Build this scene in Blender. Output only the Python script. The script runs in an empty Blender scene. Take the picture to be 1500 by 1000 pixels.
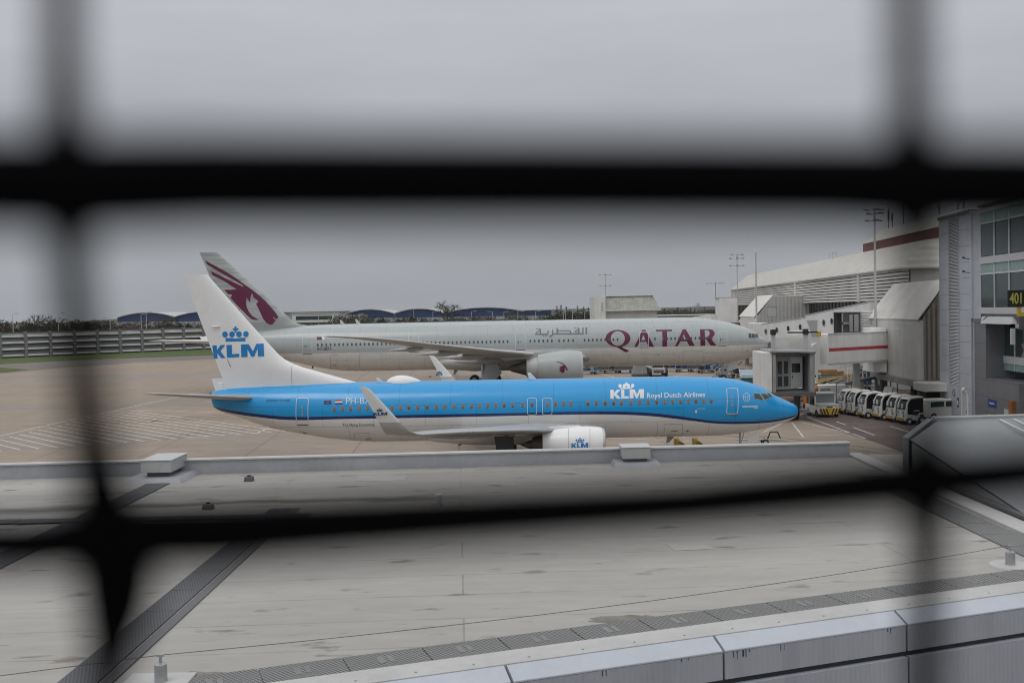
import bpy, bmesh, math, random
from mathutils import Vector, Matrix
from mathutils.geometry import tessellate_polygon
RN = random.Random(7)
sc = bpy.context.scene
COL = sc.collection
PI = math.pi
rad = math.radians

# ------------------------------------------------------------------ camera model (photo is 1500 x 1000 px)
F = 1550.0
CAM = Vector((0, 0, 9.9))
PITCH = math.atan(44 / F)
ROLL = rad(1.1)
FW = Vector((0, math.cos(PITCH), -math.sin(PITCH)))
UP0 = Vector((0, math.sin(PITCH), math.cos(PITCH)))
XX = Vector((1, 0, 0))
RT = XX * math.cos(ROLL) - UP0 * math.sin(ROLL)
UP = UP0 * math.cos(ROLL) + XX * math.sin(ROLL)

def ray(px, py):
    return FW + RT * ((px - 750) / F) + UP * ((500 - py) / F)

def P(px, py, z=None, Y=None, X=None):
    d = ray(px, py)
    if z is not None: t = (z - CAM.z) / d.z
    elif Y is not None: t = (Y - CAM.y) / d.y
    else: t = (X - CAM.x) / d.x
    return CAM + d * t

# ------------------------------------------------------------------ helpers
def tag(o, label=None, cat=None, group=None, kind=None):
    if label: o['label'] = label
    if cat: o['category'] = cat
    if group: o['group'] = group
    if kind: o['kind'] = kind
    return o

def empty(name, loc=(0, 0, 0), rz=0.0):
    o = bpy.data.objects.new(name, None)
    COL.objects.link(o)
    o.location = loc
    o.rotation_euler = (0, 0, rz)
    o.empty_display_size = 0.3
    return o

def kids(o):
    return [c for c in bpy.data.objects if c.parent == o]

def copy_tree(o, parent=None):
    c = o.copy()
    COL.objects.link(c)
    c.parent = parent
    for ch in kids(o):
        copy_tree(ch, c)
    return c

class MB:
    def __init__(s):
        s.v = []; s.f = []
    def add(s, vs, fs):
        n = len(s.v)
        s.v += [tuple(v) for v in vs]
        s.f += [tuple(i + n for i in f) for f in fs]
        return s
    def box(s, x0, y0, z0, x1, y1, z1):
        if x0 > x1: x0, x1 = x1, x0
        if y0 > y1: y0, y1 = y1, y0
        if z0 > z1: z0, z1 = z1, z0
        return s.add([(x0,y0,z0),(x1,y0,z0),(x1,y1,z0),(x0,y1,z0),(x0,y0,z1),(x1,y0,z1),(x1,y1,z1),(x0,y1,z1)],
                     [(0,3,2,1),(4,5,6,7),(0,1,5,4),(1,2,6,5),(2,3,7,6),(3,0,4,7)])
    def hexa(s, p):   # 8 points: bottom 4 (ccw from above), top 4
        return s.add(p, [(0,3,2,1),(4,5,6,7),(0,1,5,4),(1,2,6,5),(2,3,7,6),(3,0,4,7)])
    def quad(s, a, b, c, d):
        return s.add([a, b, c, d], [(0, 1, 2, 3)])
    def poly(s, pts):
        return s.add(pts, [tuple(range(len(pts)))])
    def prism(s, pts, dv):   # planar ring extruded by dv
        n = len(pts); dv = Vector(dv)
        a = [Vector(p) for p in pts]; b = [p + dv for p in a]
        nrm = Vector((0, 0, 0))
        for i in range(n): nrm += (a[i] - a[0]).cross(a[(i + 1) % n] - a[0])
        if nrm.dot(dv) > 0: a, b = a[::-1], b[::-1]
        return s.add(a + b, [tuple(range(n)), tuple(range(2 * n - 1, n - 1, -1))] +
                     [(j, i, i + n, j + n) for i in range(n) for j in [(i + 1) % n]])
    def loft(s, rings, c0=True, c1=True):
        n = len(rings[0]); m = len(rings)
        vs = [p for r in rings for p in r]
        fs = []
        for k in range(m - 1):
            for i in range(n):
                j = (i + 1) % n
                fs.append((k*n+i, k*n+j, (k+1)*n+j, (k+1)*n+i))
        if c0: fs.append(tuple(range(n - 1, -1, -1)))
        if c1: fs.append(tuple((m-1)*n + i for i in range(n)))
        return s.add(vs, fs)
    def cyl(s, a, b, r0, r1=None, n=10, caps=True):
        a = Vector(a); b = Vector(b)
        if r1 is None: r1 = r0
        d = (b - a).normalized()
        u = d.orthogonal().normalized(); w = d.cross(u)
        ring = lambda c, r: [c + (u*math.cos(2*PI*i/n) + w*math.sin(2*PI*i/n))*r for i in range(n)]
        return s.loft([ring(a, r0), ring(b, r1)], caps, caps)
    def tube(s, path, r, n=8):
        path = [Vector(p) for p in path]
        rs = r if isinstance(r, (list, tuple)) else [r] * len(path)
        rings = []; u = None
        for k, p in enumerate(path):
            d = (path[min(k+1, len(path)-1)] - path[max(k-1, 0)]).normalized()
            if u is None: u = d.orthogonal().normalized()
            u = (u - d * u.dot(d)).normalized(); w = d.cross(u)
            rings.append([p + (u*math.cos(2*PI*i/n) + w*math.sin(2*PI*i/n))*rs[k] for i in range(n)])
        return s.loft(rings)
    def revolve(s, c, axis, prof, n=24, caps=True):   # prof: (distance along axis, radius)
        c = Vector(c); d = Vector(axis).normalized(); u = d.orthogonal().normalized(); w = d.cross(u)
        return s.loft([[c + d*t + (u*math.cos(2*PI*i/n) + w*math.sin(2*PI*i/n))*max(r, 1e-4) for i in range(n)] for t, r in prof], caps, caps)
    def build(s, name, mat, parent=None, smooth=False, bevel=0.0, fix=True, ang=35):
        me = bpy.data.meshes.new(name)
        me.from_pydata(s.v, [], s.f)
        if fix:
            bm = bmesh.new(); bm.from_mesh(me)
            bmesh.ops.recalc_face_normals(bm, faces=bm.faces)
            bm.to_mesh(me); bm.free()
        me.materials.append(mat)
        if smooth:
            me.shade_smooth()
            me.set_sharp_from_angle(angle=rad(ang))
        o = bpy.data.objects.new(name, me)
        COL.objects.link(o)
        o.parent = parent
        if bevel:
            b = o.modifiers.new('bevel', 'BEVEL'); b.width = bevel; b.segments = 2; b.limit_method = 'ANGLE'
        return o

def B(*bx):
    m = MB()
    for b in bx: m.box(*b)
    return m

# ------------------------------------------------------------------ materials
def srgb(r, g, b):
    f = lambda c: (c/255/12.92) if c/255 <= .04045 else ((c/255 + .055)/1.055)**2.4
    return (f(r), f(g), f(b))

class NT:
    def __init__(s, name):
        s.m = bpy.data.materials.new(name); s.m.use_nodes = True
        s.t = s.m.node_tree; s.b = s.t.nodes['Principled BSDF']
        s.tc = s.t.nodes.new('ShaderNodeTexCoord')
    def n(s, typ, **kw):
        q = s.t.nodes.new('ShaderNode' + typ)
        for k, v in kw.items():
            if k in ('operation', 'blend_type', 'data_type', 'feature', 'interpolation_type', 'wave_type', 'bands_direction', 'noise_dimensions'): setattr(q, k, v)
            else: q.inputs[k].default_value = v
        return q
    def l(s, a, b): s.t.links.new(a, b)
    def math(s, op, a, b=None, clamp=False):
        q = s.t.nodes.new('ShaderNodeMath'); q.operation = op; q.use_clamp = clamp
        for i, x in enumerate((a, b)):
            if x is None: continue
            if isinstance(x, (int, float)): q.inputs[i].default_value = x
            else: s.l(x, q.inputs[i])
        return q.outputs[0]
    def coord(s, scale=(1, 1, 1), rot=0.0):
        q = s.t.nodes.new('ShaderNodeMapping'); s.l(s.tc.outputs['Object'], q.inputs[0])
        q.inputs['Scale'].default_value = scale; q.inputs['Rotation'].default_value = (0, 0, rot)
        return q.outputs[0]
    def noise(s, scale, co=None, detail=5, rough=.6):
        q = s.n('TexNoise', Scale=scale, Detail=detail, Roughness=rough)
        s.l(co if co is not None else s.tc.outputs['Object'], q.inputs['Vector'])
        return q.outputs['Fac']
    def ramp(s, fac, lo, hi, a=0.0, b=1.0):
        q = s.n('MapRange'); q.clamp = True
        s.l(fac, q.inputs[0])
        for i, x in enumerate((lo, hi, a, b)): q.inputs[i + 1].default_value = x
        return q.outputs[0]
    def mix(s, fac, a, b, mode='MIX'):
        q = s.t.nodes.new('ShaderNodeMix'); q.data_type = 'RGBA'; q.blend_type = mode
        for sock, x in ((q.inputs[0], fac), (q.inputs[6], a), (q.inputs[7], b)):
            if isinstance(x, (int, float)): sock.default_value = x
            elif isinstance(x, tuple): sock.default_value = (*x, 1)
            else: s.l(x, sock)
        return q.outputs[2]
    def bump(s, h, strength=.2, dist=.02):
        q = s.n('Bump', Strength=strength, Distance=dist); s.l(h, q.inputs['Height']); s.l(q.outputs[0], s.b.inputs['Normal'])
    def set(s, col=None, rough=None, metal=None, spec=None):
        for k, x in (('Base Color', col), ('Roughness', rough), ('Metallic', metal), ('Specular IOR Level', spec)):
            if x is None: continue
            if isinstance(x, tuple): s.b.inputs[k].default_value = (*x, 1)
            elif isinstance(x, (int, float)): s.b.inputs[k].default_value = x
            else: s.l(x, s.b.inputs[k])
        return s.m

MATS = {}
def mat(name, col, rough=.6, metal=0.0, var=.18, sc_=.6, fine=6.0, bump=0.0, stretch=(1, 1, 1), spec=.5, dirt=0.0):
    if name in MATS: return MATS[name]
    t = NT(name)
    co = t.coord(stretch)
    a = t.ramp(t.noise(sc_, co), .3, .7, 1 - var, 1 + var * .5)
    b = t.ramp(t.noise(fine, co, 3), .25, .75, 1 - var * .5, 1 + var * .3)
    k = t.math('MULTIPLY', a, b)
    c = t.mix(1.0, col, k, 'MULTIPLY')
    if dirt:
        d = t.ramp(t.noise(.9, t.coord((1.2, 1.2, .25))), .5, .75, 0, dirt)
        c = t.mix(d, c, tuple(x * .45 for x in col))
    t.set(c, t.ramp(t.noise(sc_ * 2, co), .3, .7, max(0, rough - .08), min(1, rough + .08)), metal, spec)
    if bump: t.bump(t.noise(fine * 3, co), bump)
    MATS[name] = t.m
    return t.m

def corr(name, col, axis='X', pitch=.2, rough=.5, var=.15, depth=.6, metal=0.0, dirt=.0):
    """ribbed or corrugated sheet: bump along one object axis"""
    if name in MATS: return MATS[name]
    t = NT(name)
    w = t.n('TexWave', Scale=2 * PI / pitch / (2 * PI) / (1.0) * .314159 * 10 / PI)
    w.wave_type = 'BANDS'; w.bands_direction = axis
    w.inputs['Scale'].default_value = 0.314159 / pitch
    t.l(t.tc.outputs['Object'], w.inputs['Vector'])
    a = t.ramp(t.noise(.5), .3, .7, 1 - var, 1 + var * .4)
    c = t.mix(1.0, col, a, 'MULTIPLY')
    if dirt:
        d = t.ramp(t.noise(.9, t.coord((1.5, 1.5, .2))), .5, .75, 0, dirt)
        c = t.mix(d, c, tuple(x * .4 for x in col))
    t.set(c, rough, metal)
    t.bump(w.outputs['Fac'], depth, pitch * .3)
    MATS[name] = t.m
    return t.m

M_WHITE = mat('white_paint', (.72, .715, .70), .38, var=.10, dirt=.12)
M_OFFW = mat('offwhite_panel', (.73, .72, .69), .5, var=.12, dirt=.22)
M_CREAM = mat('cream_panel', (.70, .685, .645), .55, var=.14, dirt=.25)
M_GREY = mat('grey_metal', (.30, .305, .31), .45, var=.16)
M_LGREY = mat('light_grey_metal', (.47, .475, .48), .42, var=.12)
M_DGREY = mat('dark_grey_metal', (.10, .10, .105), .5, var=.2)
M_BLACK = mat('black_rubber', (.02, .02, .021), .7, var=.25)
M_STEEL = mat('galvanised_steel', (.42, .43, .44), .45, .6, var=.2)
M_YEL = mat('yellow_paint', (.62, .40, .05), .5, var=.2)
M_ORG = mat('orange_paint', (.55, .20, .04), .5, var=.2)
M_RED = mat('red_paint', (.42, .03, .04), .45, var=.12)
M_BLUEP = mat('blue_paint', (.045, .15, .30), .5, var=.15)
M_TEAL = mat('teal_paint', (.08, .20, .23), .5, var=.2)
M_NAVY = mat('navy_cladding', (.012, .045, .155), .45, var=.2)
M_MARK = mat('worn_white_marking', (.55, .54, .51), .7, var=.35, sc_=1.2)
M_CONC = mat('precast_concrete', (.33, .325, .31), .8, var=.25, bump=.15)

def glass(name, col=(.02, .03, .032), rough=.06, spec=.5):
    if name in MATS: return MATS[name]
    t = NT(name)
    t.set(t.mix(t.ramp(t.noise(.35), .35, .65), col, tuple(c * 1.7 for c in col)), rough, 0.0, spec)
    MATS[name] = t.m
    return t.m
M_GLASS = glass('dark_glass', (.018, .034, .033))
M_FROST = mat('frosted_glass', (.22, .33, .31), .25, var=.10)
# ------------------------------------------------------------------ world, sun, camera
w = bpy.data.worlds.new("World"); sc.world = w; w.use_nodes = True
wt = w.node_tree
bg = wt.nodes['Background']
SUN_EL, SUN_AZ = rad(60), rad(215)      # overcast: broad soft sun high behind the camera's left shoulder
sky = wt.nodes.new('ShaderNodeTexSky'); sky.sky_type = 'NISHITA'; sky.sun_disc = False
sky.sun_elevation = SUN_EL; sky.sun_rotation = SUN_AZ; sky.air_density = 1.0; sky.dust_density = 4.0
hs = wt.nodes.new('ShaderNodeHueSaturation'); hs.inputs['Saturation'].default_value = .18
wt.links.new(sky.outputs[0], hs.inputs['Color'])
tc = wt.nodes.new('ShaderNodeTexCoord')
mp = wt.nodes.new('ShaderNodeMapping'); mp.inputs['Scale'].default_value = (1.0, 1.0, 5.0)
wt.links.new(tc.outputs['Generated'], mp.inputs[0])
nz = wt.nodes.new('ShaderNodeTexNoise'); nz.inputs['Scale'].default_value = 2.2; nz.inputs['Detail'].default_value = 6; nz.inputs['Roughness'].default_value = .55
wt.links.new(mp.outputs[0], nz.inputs['Vector'])
sx = wt.nodes.new('ShaderNodeSeparateXYZ'); wt.links.new(tc.outputs['Generated'], sx.inputs[0])
cr = wt.nodes.new('ShaderNodeValToRGB')        # cloud deck: luminance by elevation
cr.color_ramp.elements[0].position = 0.0; cr.color_ramp.elements[0].color = (.385, .405, .435, 1)
cr.color_ramp.elements[1].position = 1.0; cr.color_ramp.elements[1].color = (1.2, 1.21, 1.22, 1)
for pos, c in ((.06, (.378, .398, .428, 1)), (.16, (.405, .425, .46, 1)), (.30, (.54, .555, .60, 1)), (.6, (.85, .86, .88, 1))):
    e = cr.color_ramp.elements.new(pos); e.color = c
wt.links.new(sx.outputs[2], cr.inputs[0])
mr = wt.nodes.new('ShaderNodeMapRange'); mr.inputs[1].default_value = .3; mr.inputs[2].default_value = .7; mr.inputs[3].default_value = .90; mr.inputs[4].default_value = 1.07
wt.links.new(nz.outputs['Fac'], mr.inputs[0])
mu = wt.nodes.new('ShaderNodeMix'); mu.data_type = 'RGBA'; mu.blend_type = 'MULTIPLY'; mu.inputs[0].default_value = 1
wt.links.new(cr.outputs[0], mu.inputs[6]); wt.links.new(mr.outputs[0], mu.inputs[7])
sv = wt.nodes.new('ShaderNodeVectorMath'); sv.operation = 'SCALE'; sv.inputs[3].default_value = 10.0
wt.links.new(mu.outputs[2], sv.inputs[0])
mx = wt.nodes.new('ShaderNodeMix'); mx.data_type = 'RGBA'; mx.inputs[0].default_value = .93
wt.links.new(hs.outputs[0], mx.inputs[6]); wt.links.new(sv.outputs[0], mx.inputs[7])
wt.links.new(mx.outputs[2], bg.inputs['Color'])
bg.inputs['Strength'].default_value = .10

sl = bpy.data.lights.new('sun', 'SUN'); sl.energy = .5; sl.angle = rad(25); sl.color = (1, .975, .94)
so = bpy.data.objects.new('sun', sl); COL.objects.link(so)
sd = Vector((math.sin(SUN_AZ) * math.cos(SUN_EL), math.cos(SUN_AZ) * math.cos(SUN_EL), math.sin(SUN_EL)))
so.rotation_euler = (-sd).to_track_quat('-Z', 'Y').to_euler()
so.location = (-40, -40, 60)

cd = bpy.data.cameras.new('camera'); co = bpy.data.objects.new('camera', cd); COL.objects.link(co)
cd.sensor_width = 36; cd.lens = F / 1500 * 36; cd.clip_start = .01; cd.clip_end = 8000
Mc = Matrix((RT, UP, -FW)).transposed().to_4x4(); Mc.translation = CAM
co.matrix_world = Mc
cd.dof.use_dof = True; cd.dof.focus_distance = 75; cd.dof.aperture_fstop = 2.75
sc.camera = co
vs = sc.view_settings; vs.view_transform = 'Standard'; vs.look = 'None'; vs.exposure = .04; vs.gamma = 1; vs.use_curve_mapping = False
sc.cycles.filter_width = 1.05; sc.cycles.max_bounces = 6; sc.cycles.diffuse_bounces = 3; sc.cycles.glossy_bounces = 3; sc.cycles.volume_bounces = 0

# ------------------------------------------------------------------ ground
def sheet(name, pts, m, z):
    o = MB().poly([(p[0], p[1], z) for p in pts]).build(name, m, fix=False)
    if o.data.polygons[0].normal.z < 0: o.data.flip_normals()
    return tag(o, kind='structure')

def apron_mat():
    t = NT('apron_concrete')
    st = t.coord((.35, 1.6, 1), rad(8))
    big = t.noise(.02, st, 4, .55)
    c = t.mix(t.ramp(big, .38, .62), (.325, .25, .185), (.268, .238, .205))
    c = t.mix(t.ramp(t.noise(.06, st, 5), .45, .75, 0, .45), c, (.20, .175, .15))
    c = t.mix(1.0, c, t.ramp(t.noise(.6, t.coord((.6, 1.2, 1)), 6), .3, .7, .86, 1.08), 'MULTIPLY')
    br = t.n('TexBrick', Scale=1.0); br.offset = 0.0
    t.l(t.coord((1, 1, 1), rad(-3)), br.inputs['Vector'])
    for k, v in (('Brick Width', 7.6), ('Row Height', 7.6), ('Mortar Size', .09), ('Mortar Smooth', .3), ('Bias', 0.0)): br.inputs[k].default_value = v
    br.inputs['Color1'].default_value = (0, 0, 0, 1); br.inputs['Color2'].default_value = (.18, .18, .18, 1); br.inputs['Mortar'].default_value = (1, 1, 1, 1)
    c = t.mix(t.ramp(br.outputs['Color'], 0, 1, 0, .62), c, (.15, .13, .115))
    oil = t.ramp(t.noise(.25, t.coord((1, 1, 1)), 5, .7), .62, .74, 0, .45)
    c = t.mix(oil, c, (.10, .09, .085))
    t.set(c, .75, 0.0, .3)
    return t.m

def soil(name, ca, cb, s=.05, st=(1, 1, 1)):
    t = NT(name)
    c = t.mix(t.ramp(t.noise(s, t.coord(st), 6), .35, .65), ca, cb)
    c = t.mix(1.0, c, t.ramp(t.noise(1.2, None, 5), .3, .7, .8, 1.12), 'MULTIPLY')
    t.set(c, .9, 0.0, .2); t.bump(t.noise(3.0), .4, .05)
    return t.m

M_APRON = apron_mat()
M_FIELD = soil('rough_field', (.075, .085, .035), (.10, .092, .055))
M_GRASS = soil('mown_grass', (.060, .090, .025), (.088, .112, .036), .15)
M_TARMAC = soil('old_tarmac', (.165, .145, .13), (.215, .195, .175), .04, (.3, 1, 1))
M_ROAD = soil('service_tarmac', (.115, .09, .085), (.165, .135, .125), .12, (.4, 1.5, 1))

ground = sheet('ground', [(-2400, -60), (2400, -60), (2400, 2500), (-2400, 2500)], M_FIELD, -.03)
g = lambda px, py: P(px, py, z=0)
edge_c = [g(-160, 562), g(0, 547), g(100, 538), g(200, 531), g(310, 526)]
last = edge_c[-1]
taxi = [g(-300, 575), g(-160, 558)] + [g(0, 533.5), g(80, 529), g(160, 525.5), g(310, 520.5)] + [(40, 330), (300, 345), (300, 20), (-160, 20)]
sheet('taxiway', [(p[0], p[1]) for p in taxi], M_TARMAC, -.02)
apron_pts = edge_c + [(60, 245), (240, 260), (240, 5), (-120, 5)]
sheet('apron', [(p[0], p[1]) for p in apron_pts], M_APRON, -.012)
verge = [g(0, 533.4), g(80, 528.9), g(160, 525.4), g(310, 520.4), (-60, 296), (40, 331), (40, 350), (-180, 420), (-330, 300), g(-160, 545)]
gr = sheet('grass_verge', [(p[0], p[1]) for p in [g(-160, 545), g(0, 533.4), g(80, 528.9), g(160, 525.4), g(310, 520.4)]] + [(40, 331), (60, 380), (-330, 380), (-330, 250)], M_GRASS, -.016)
sheet('grass_island', [(p[0], p[1]) for p in [g(-120, 545), g(0, 538), g(44, 541.3), g(0, 545.8), g(-120, 556)]], M_GRASS, -.008)
road = [g(1183, 603), g(1168, 612), g(1290, 650), g(1420, 700), (60, 60), (60, 118), (27, 118)]
sheet('service_road', [(p[0], p[1]) for p in road], M_ROAD, -.006)

# painted lines: sheets 4 mm above the ground they lie on
def line(name, pxs, wdt=.14, z=.0):
    m = MB()
    for a, b in pxs:
        a = g(*a); b = g(*b); d = (b - a).normalized(); n = Vector((-d.y, d.x, 0)) * wdt / 2
        m.quad((a.x+n.x, a.y+n.y, z), (a.x-n.x, a.y-n.y, z), (b.x-n.x, b.y-n.y, z), (b.x+n.x, b.y+n.y, z))
    return tag(m.build(name, M_MARK, fix=False), kind='structure')

hm = MB()
for i in range(-3, 17):
    u = i / 14; ex, ey = -38 + 16.2*u, 81.2 + 8.2*u
    t_ = min((ex + 43.2) / .68, 33.0) if i >= 0 else (ex + 49) / .68
    sx_, sy_ = ex - .68*t_, ey + .73*t_
    n_ = (.73*.09, .68*.09)
    hm.quad((sx_-n_[0], sy_-n_[1], -.007), (ex-n_[0], ey-n_[1], -.007), (ex+n_[0], ey+n_[1], -.007), (sx_+n_[0], sy_+n_[1], -.007))
tag(hm.build('hatch_marking', M_MARK, fix=False), kind='structure')
line('stand_line', [((-80, 657), (0, 638)), ((0, 638), (120, 611)), ((120, 611), (262, 581)), ((375, 635), (393, 626)), ((270, 577.5), (302, 572)), ((200, 600), (330, 604))], .2, -.007)
line('stand_marking', [((1160, 618.4), (1177, 640)), ((1183, 610.5), (1268, 642)), ((1163, 616), (1250, 635)), ((1225, 617), (1239, 622)),
     ((1250, 625.6), (1281, 637)), ((1304, 624), (1334, 633)), ((1180, 638), (1250, 636)), ((1118, 633), (1150, 617)), ((890, 641), (1010, 646)), ((1000, 640), (1060, 634))], .16, -.0015)
line('stand_marking', [((880, 547), (902, 553)), ((985, 552), (1010, 545)), ((560, 548), (700, 549)), ((300, 560), (520, 545)), ((930, 541), (985, 545))], .2, -.007)

M_TYRE = soil('tyre_rubber', (.17, .145, .12), (.26, .22, .18), .5, (1, 1, 1))
for cx_, cy_, r_, a0, a1, w_ in ((-30, 40, 62, 20, 95, .5), (-30, 40, 63.6, 18, 92, .4), (8, 60, 45, 60, 150, .45), (8, 60, 46.4, 58, 148, .4), (-60, 150, 52, -75, 5, .6), (-60, 150, 54, -72, 8, .5), (20, 95, 30, 100, 190, .4)):
    tm_ = MB(); n_ = 40
    for i in range(n_):
        a, b = rad(a0 + (a1-a0)*i/n_), rad(a0 + (a1-a0)*(i+1)/n_); q_ = lambda r, t: (cx_ + r*math.cos(t), cy_ + r*math.sin(t), -.0095)
        tm_.quad(q_(r_, a), q_(r_+w_, a), q_(r_+w_, b), q_(r_, b))
    tag(tm_.build('tyre_mark', M_TYRE, fix=False), kind='structure')

# far hills
def ridge(name, y0, x0, x1, h, m, seed):
    r = random.Random(seed); mb = MB(); n = 60; top = []
    for i in range(n + 1):
        u = i / n
        top.append(h * (.62 + .38 * math.sin(u * 5 + seed) + .1 * math.sin(u * 23 + seed * 2) + .06 * r.random()))
    for i in range(n):
        xa = x0 + (x1 - x0) * i / n; xb = x0 + (x1 - x0) * (i + 1) / n
        A, Bq = top[i] + 1, top[i+1] + 1
        mb.quad((xa, y0 - 160, -.5), (xb, y0 - 160, -.5), (xb, y0 - 40, Bq), (xa, y0 - 40, A))
        mb.quad((xa, y0 - 40, A), (xb, y0 - 40, Bq), (xb, y0 + 160, -.5), (xa, y0 + 160, -.5))
    return tag(mb.build(name, m, smooth=True, ang=80), kind='structure')
M_HILL = soil('wooded_hill', (.055, .055, .042), (.075, .072, .055), .02)
ridge('hills', 2150, -1500, -500, 17, M_HILL, 2)
ridge('hills', 2200, -600, 900, 11, M_HILL, 5)
# ------------------------------------------------------------------ aircraft
def pchip(xs, ys):
    n = len(xs); h = [xs[i+1]-xs[i] for i in range(n-1)]; d = [(ys[i+1]-ys[i])/h[i] for i in range(n-1)]
    m = [0]*n; m[0] = d[0]; m[-1] = d[-1]
    for i in range(1, n-1):
        m[i] = 0 if d[i-1]*d[i] <= 0 else 2*d[i-1]*d[i]/(d[i-1]+d[i])
    def f(x):
        if x <= xs[0]: return ys[0]
        if x >= xs[-1]: return ys[-1]
        lo, hi = 0, n-1
        while hi-lo > 1:
            k = (lo+hi)//2
            if xs[k] <= x: lo = k
            else: hi = k
        t = (x-xs[lo])/h[lo]
        return ((1+2*t)*(1-t)**2*ys[lo] + t*(1-t)**2*h[lo]*m[lo] + t*t*(3-2*t)*ys[lo+1] + t*t*(t-1)*h[lo]*m[lo+1])
    return f

class Aircraft:
    def __init__(s, name, D, ppm, xc, slope, yc, top, bot, wratio, yaw):
        s.Xc = (xc - 750) / ppm
        s.root = empty(name, (s.Xc, D, 0), yaw)
        zc = CAM.z - (yc - 456) / ppm; s.zc = zc
        L = lambda p: ((p[0]-xc)/ppm, zc + (yc - p[1] - slope*(p[0]-750))/ppm)
        a = sorted(L(p) for p in top); b = sorted(L(p) for p in bot)
        s.x0 = min(a[0][0], b[0][0]); s.x1 = a[-1][0]
        s.zt = pchip(*zip(*a)); s.zb = pchip(*zip(*b)); s.wr = wratio
        s.M = Matrix.Translation((s.Xc, D, 0)) @ Matrix.Rotation(yaw, 4, 'Z')
        s.Mi = s.M.inverted(); s.C = s.Mi @ CAM; s.R3 = s.Mi.to_3x3()
    def hw(s, x):
        hh = (s.zt(x) - s.zb(x)) / 2
        return hh * s.wr
    def surf(s, x, z):
        zt, zb = s.zt(x), s.zb(x); hh = max((zt-zb)/2, 1e-3); zc = (zt+zb)/2
        q = 1 - ((z-zc)/hh)**2
        return s.hw(x) * math.sqrt(q) if q > 0 else 0.0
    def fuselage(s, m, nseg=56):
        rings = []; xs = []
        n = 150
        for i in range(n+1):
            u = i/n; xs.append(s.x0 + (s.x1-s.x0)*(1-(1-u)**1.0))
        xs = xs[:-3] + [s.x1 - d for d in (.9, .7, .5, .35, .22, .12, .06, .02, .002) if s.x1-d > xs[-4]]
        for x in sorted(xs):
            zt, zb = s.zt(x), s.zb(x); hh = (zt-zb)/2; zc = (zt+zb)/2; hw = s.hw(x)
            rings.append([(x, hw*math.sin(2*PI*i/nseg), zc + hh*math.cos(2*PI*i/nseg)) for i in range(nseg)])
        return MB().loft(rings).build('fuselage', m, s.root, smooth=True, ang=60)
    def proj(s, px, py, surf=None):
        surf = surf or s.surf
        d = s.R3 @ ray(px, py); y = -1.5; x = z = 0
        for _ in range(6):
            t = (y - s.C.y) / d.y; x = s.C.x + d.x*t; z = s.C.z + d.z*t
            y = -surf(x, z)
        return x, z

def smooth_bis(bm, dz, dx):
    if not bm.verts: return
    zs = [v.co.z for v in bm.verts]; z = math.floor(min(zs)/dz)*dz + dz; zm = max(zs)
    while z < zm:
        bmesh.ops.bisect_plane(bm, geom=bm.verts[:]+bm.edges[:]+bm.faces[:], plane_co=(0, 0, z), plane_no=(0, 0, 1)); z += dz
    if dx:
        xs = [v.co.x for v in bm.verts]; x = math.floor(min(xs)/dx)*dx + dx; xm = max(xs)
        while x < xm:
            bmesh.ops.bisect_plane(bm, geom=bm.verts[:]+bm.edges[:]+bm.faces[:], plane_co=(x, 0, 0), plane_no=(1, 0, 0)); x += dx

def decal(A, name, shapes, m, parent=None, surf=None, off=.012, dz=.14, dx=0, local=False):
    """painted marks: every shape = list of loops (outer, holes...) in photo pixels, laid on the aircraft's skin"""
    sf = surf or A.surf
    bm = bmesh.new()
    for loops in shapes:
        lp = [[Vector((*(p if local else A.proj(p[0], p[1], sf)), 0)) for p in lo] for lo in loops]
        flat = [p for lo in lp for p in lo]
        tris = tessellate_polygon(lp)
        vs = [bm.verts.new((p.x, 0, p.y)) for p in flat]
        for t in tris:
            try: bm.faces.new([vs[i] for i in t])
            except ValueError: pass
    smooth_bis(bm, dz, dx)
    for v in bm.verts: v.co.y = -(sf(v.co.x, v.co.z) + off)
    bmesh.ops.recalc_face_normals(bm, faces=bm.faces)
    for f in bm.faces:
        f.normal_update()
        if f.normal.y > 0: f.normal_flip()
    me = bpy.data.meshes.new(name); bm.to_mesh(me); bm.free(); me.materials.append(m)
    o = bpy.data.objects.new(name, me); COL.objects.link(o); o.parent = parent or A.root
    return o

def text_loops(txt, x0, x1, y0, y1, shear=0.0, bold=0.0):
    """text outline as triangles in photo pixels: baseline from (x0,y0) to (x1,y1)"""
    cu = bpy.data.curves.new('t', 'FONT'); cu.body = txt; cu.offset = bold; cu.resolution_u = 3
    ob = bpy.data.objects.new('t', cu); COL.objects.link(ob)
    dg = bpy.context.evaluated_depsgraph_get()
    me = bpy.data.meshes.new_from_object(ob.evaluated_get(dg))
    bpy.data.objects.remove(ob); bpy.data.curves.remove(cu)
    xs = [v.co.x for v in me.vertices]; a, b = min(xs), max(xs); k = (x1-x0)/(b-a)
    out = []
    for p in me.polygons:
        lo = []
        for i in p.vertices:
            c = me.vertices[i].co; u = (c.x-a)*k
            lo.append((x0 + u + shear*c.y*k, y0 + (y1-y0)*u/(x1-x0) - c.y*k))
        out.append([lo])
    bpy.data.meshes.remove(me)
    return out

def rrect(x0, y0, x1, y1, r=2.0, n=4, sl=-.02):
    pts = []
    for cx, cy, a0 in ((x1-r, y0+r, -PI/2), (x1-r, y1-r, 0), (x0+r, y1-r, PI/2), (x0+r, y0+r, PI)):
        for i in range(n+1):
            a = a0 + PI/2*i/n
            pts.append((cx + r*math.cos(a), cy + r*math.sin(a)))
    return [(x, y + sl*(x-(x0+x1)/2)) for x, y in pts]

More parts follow.
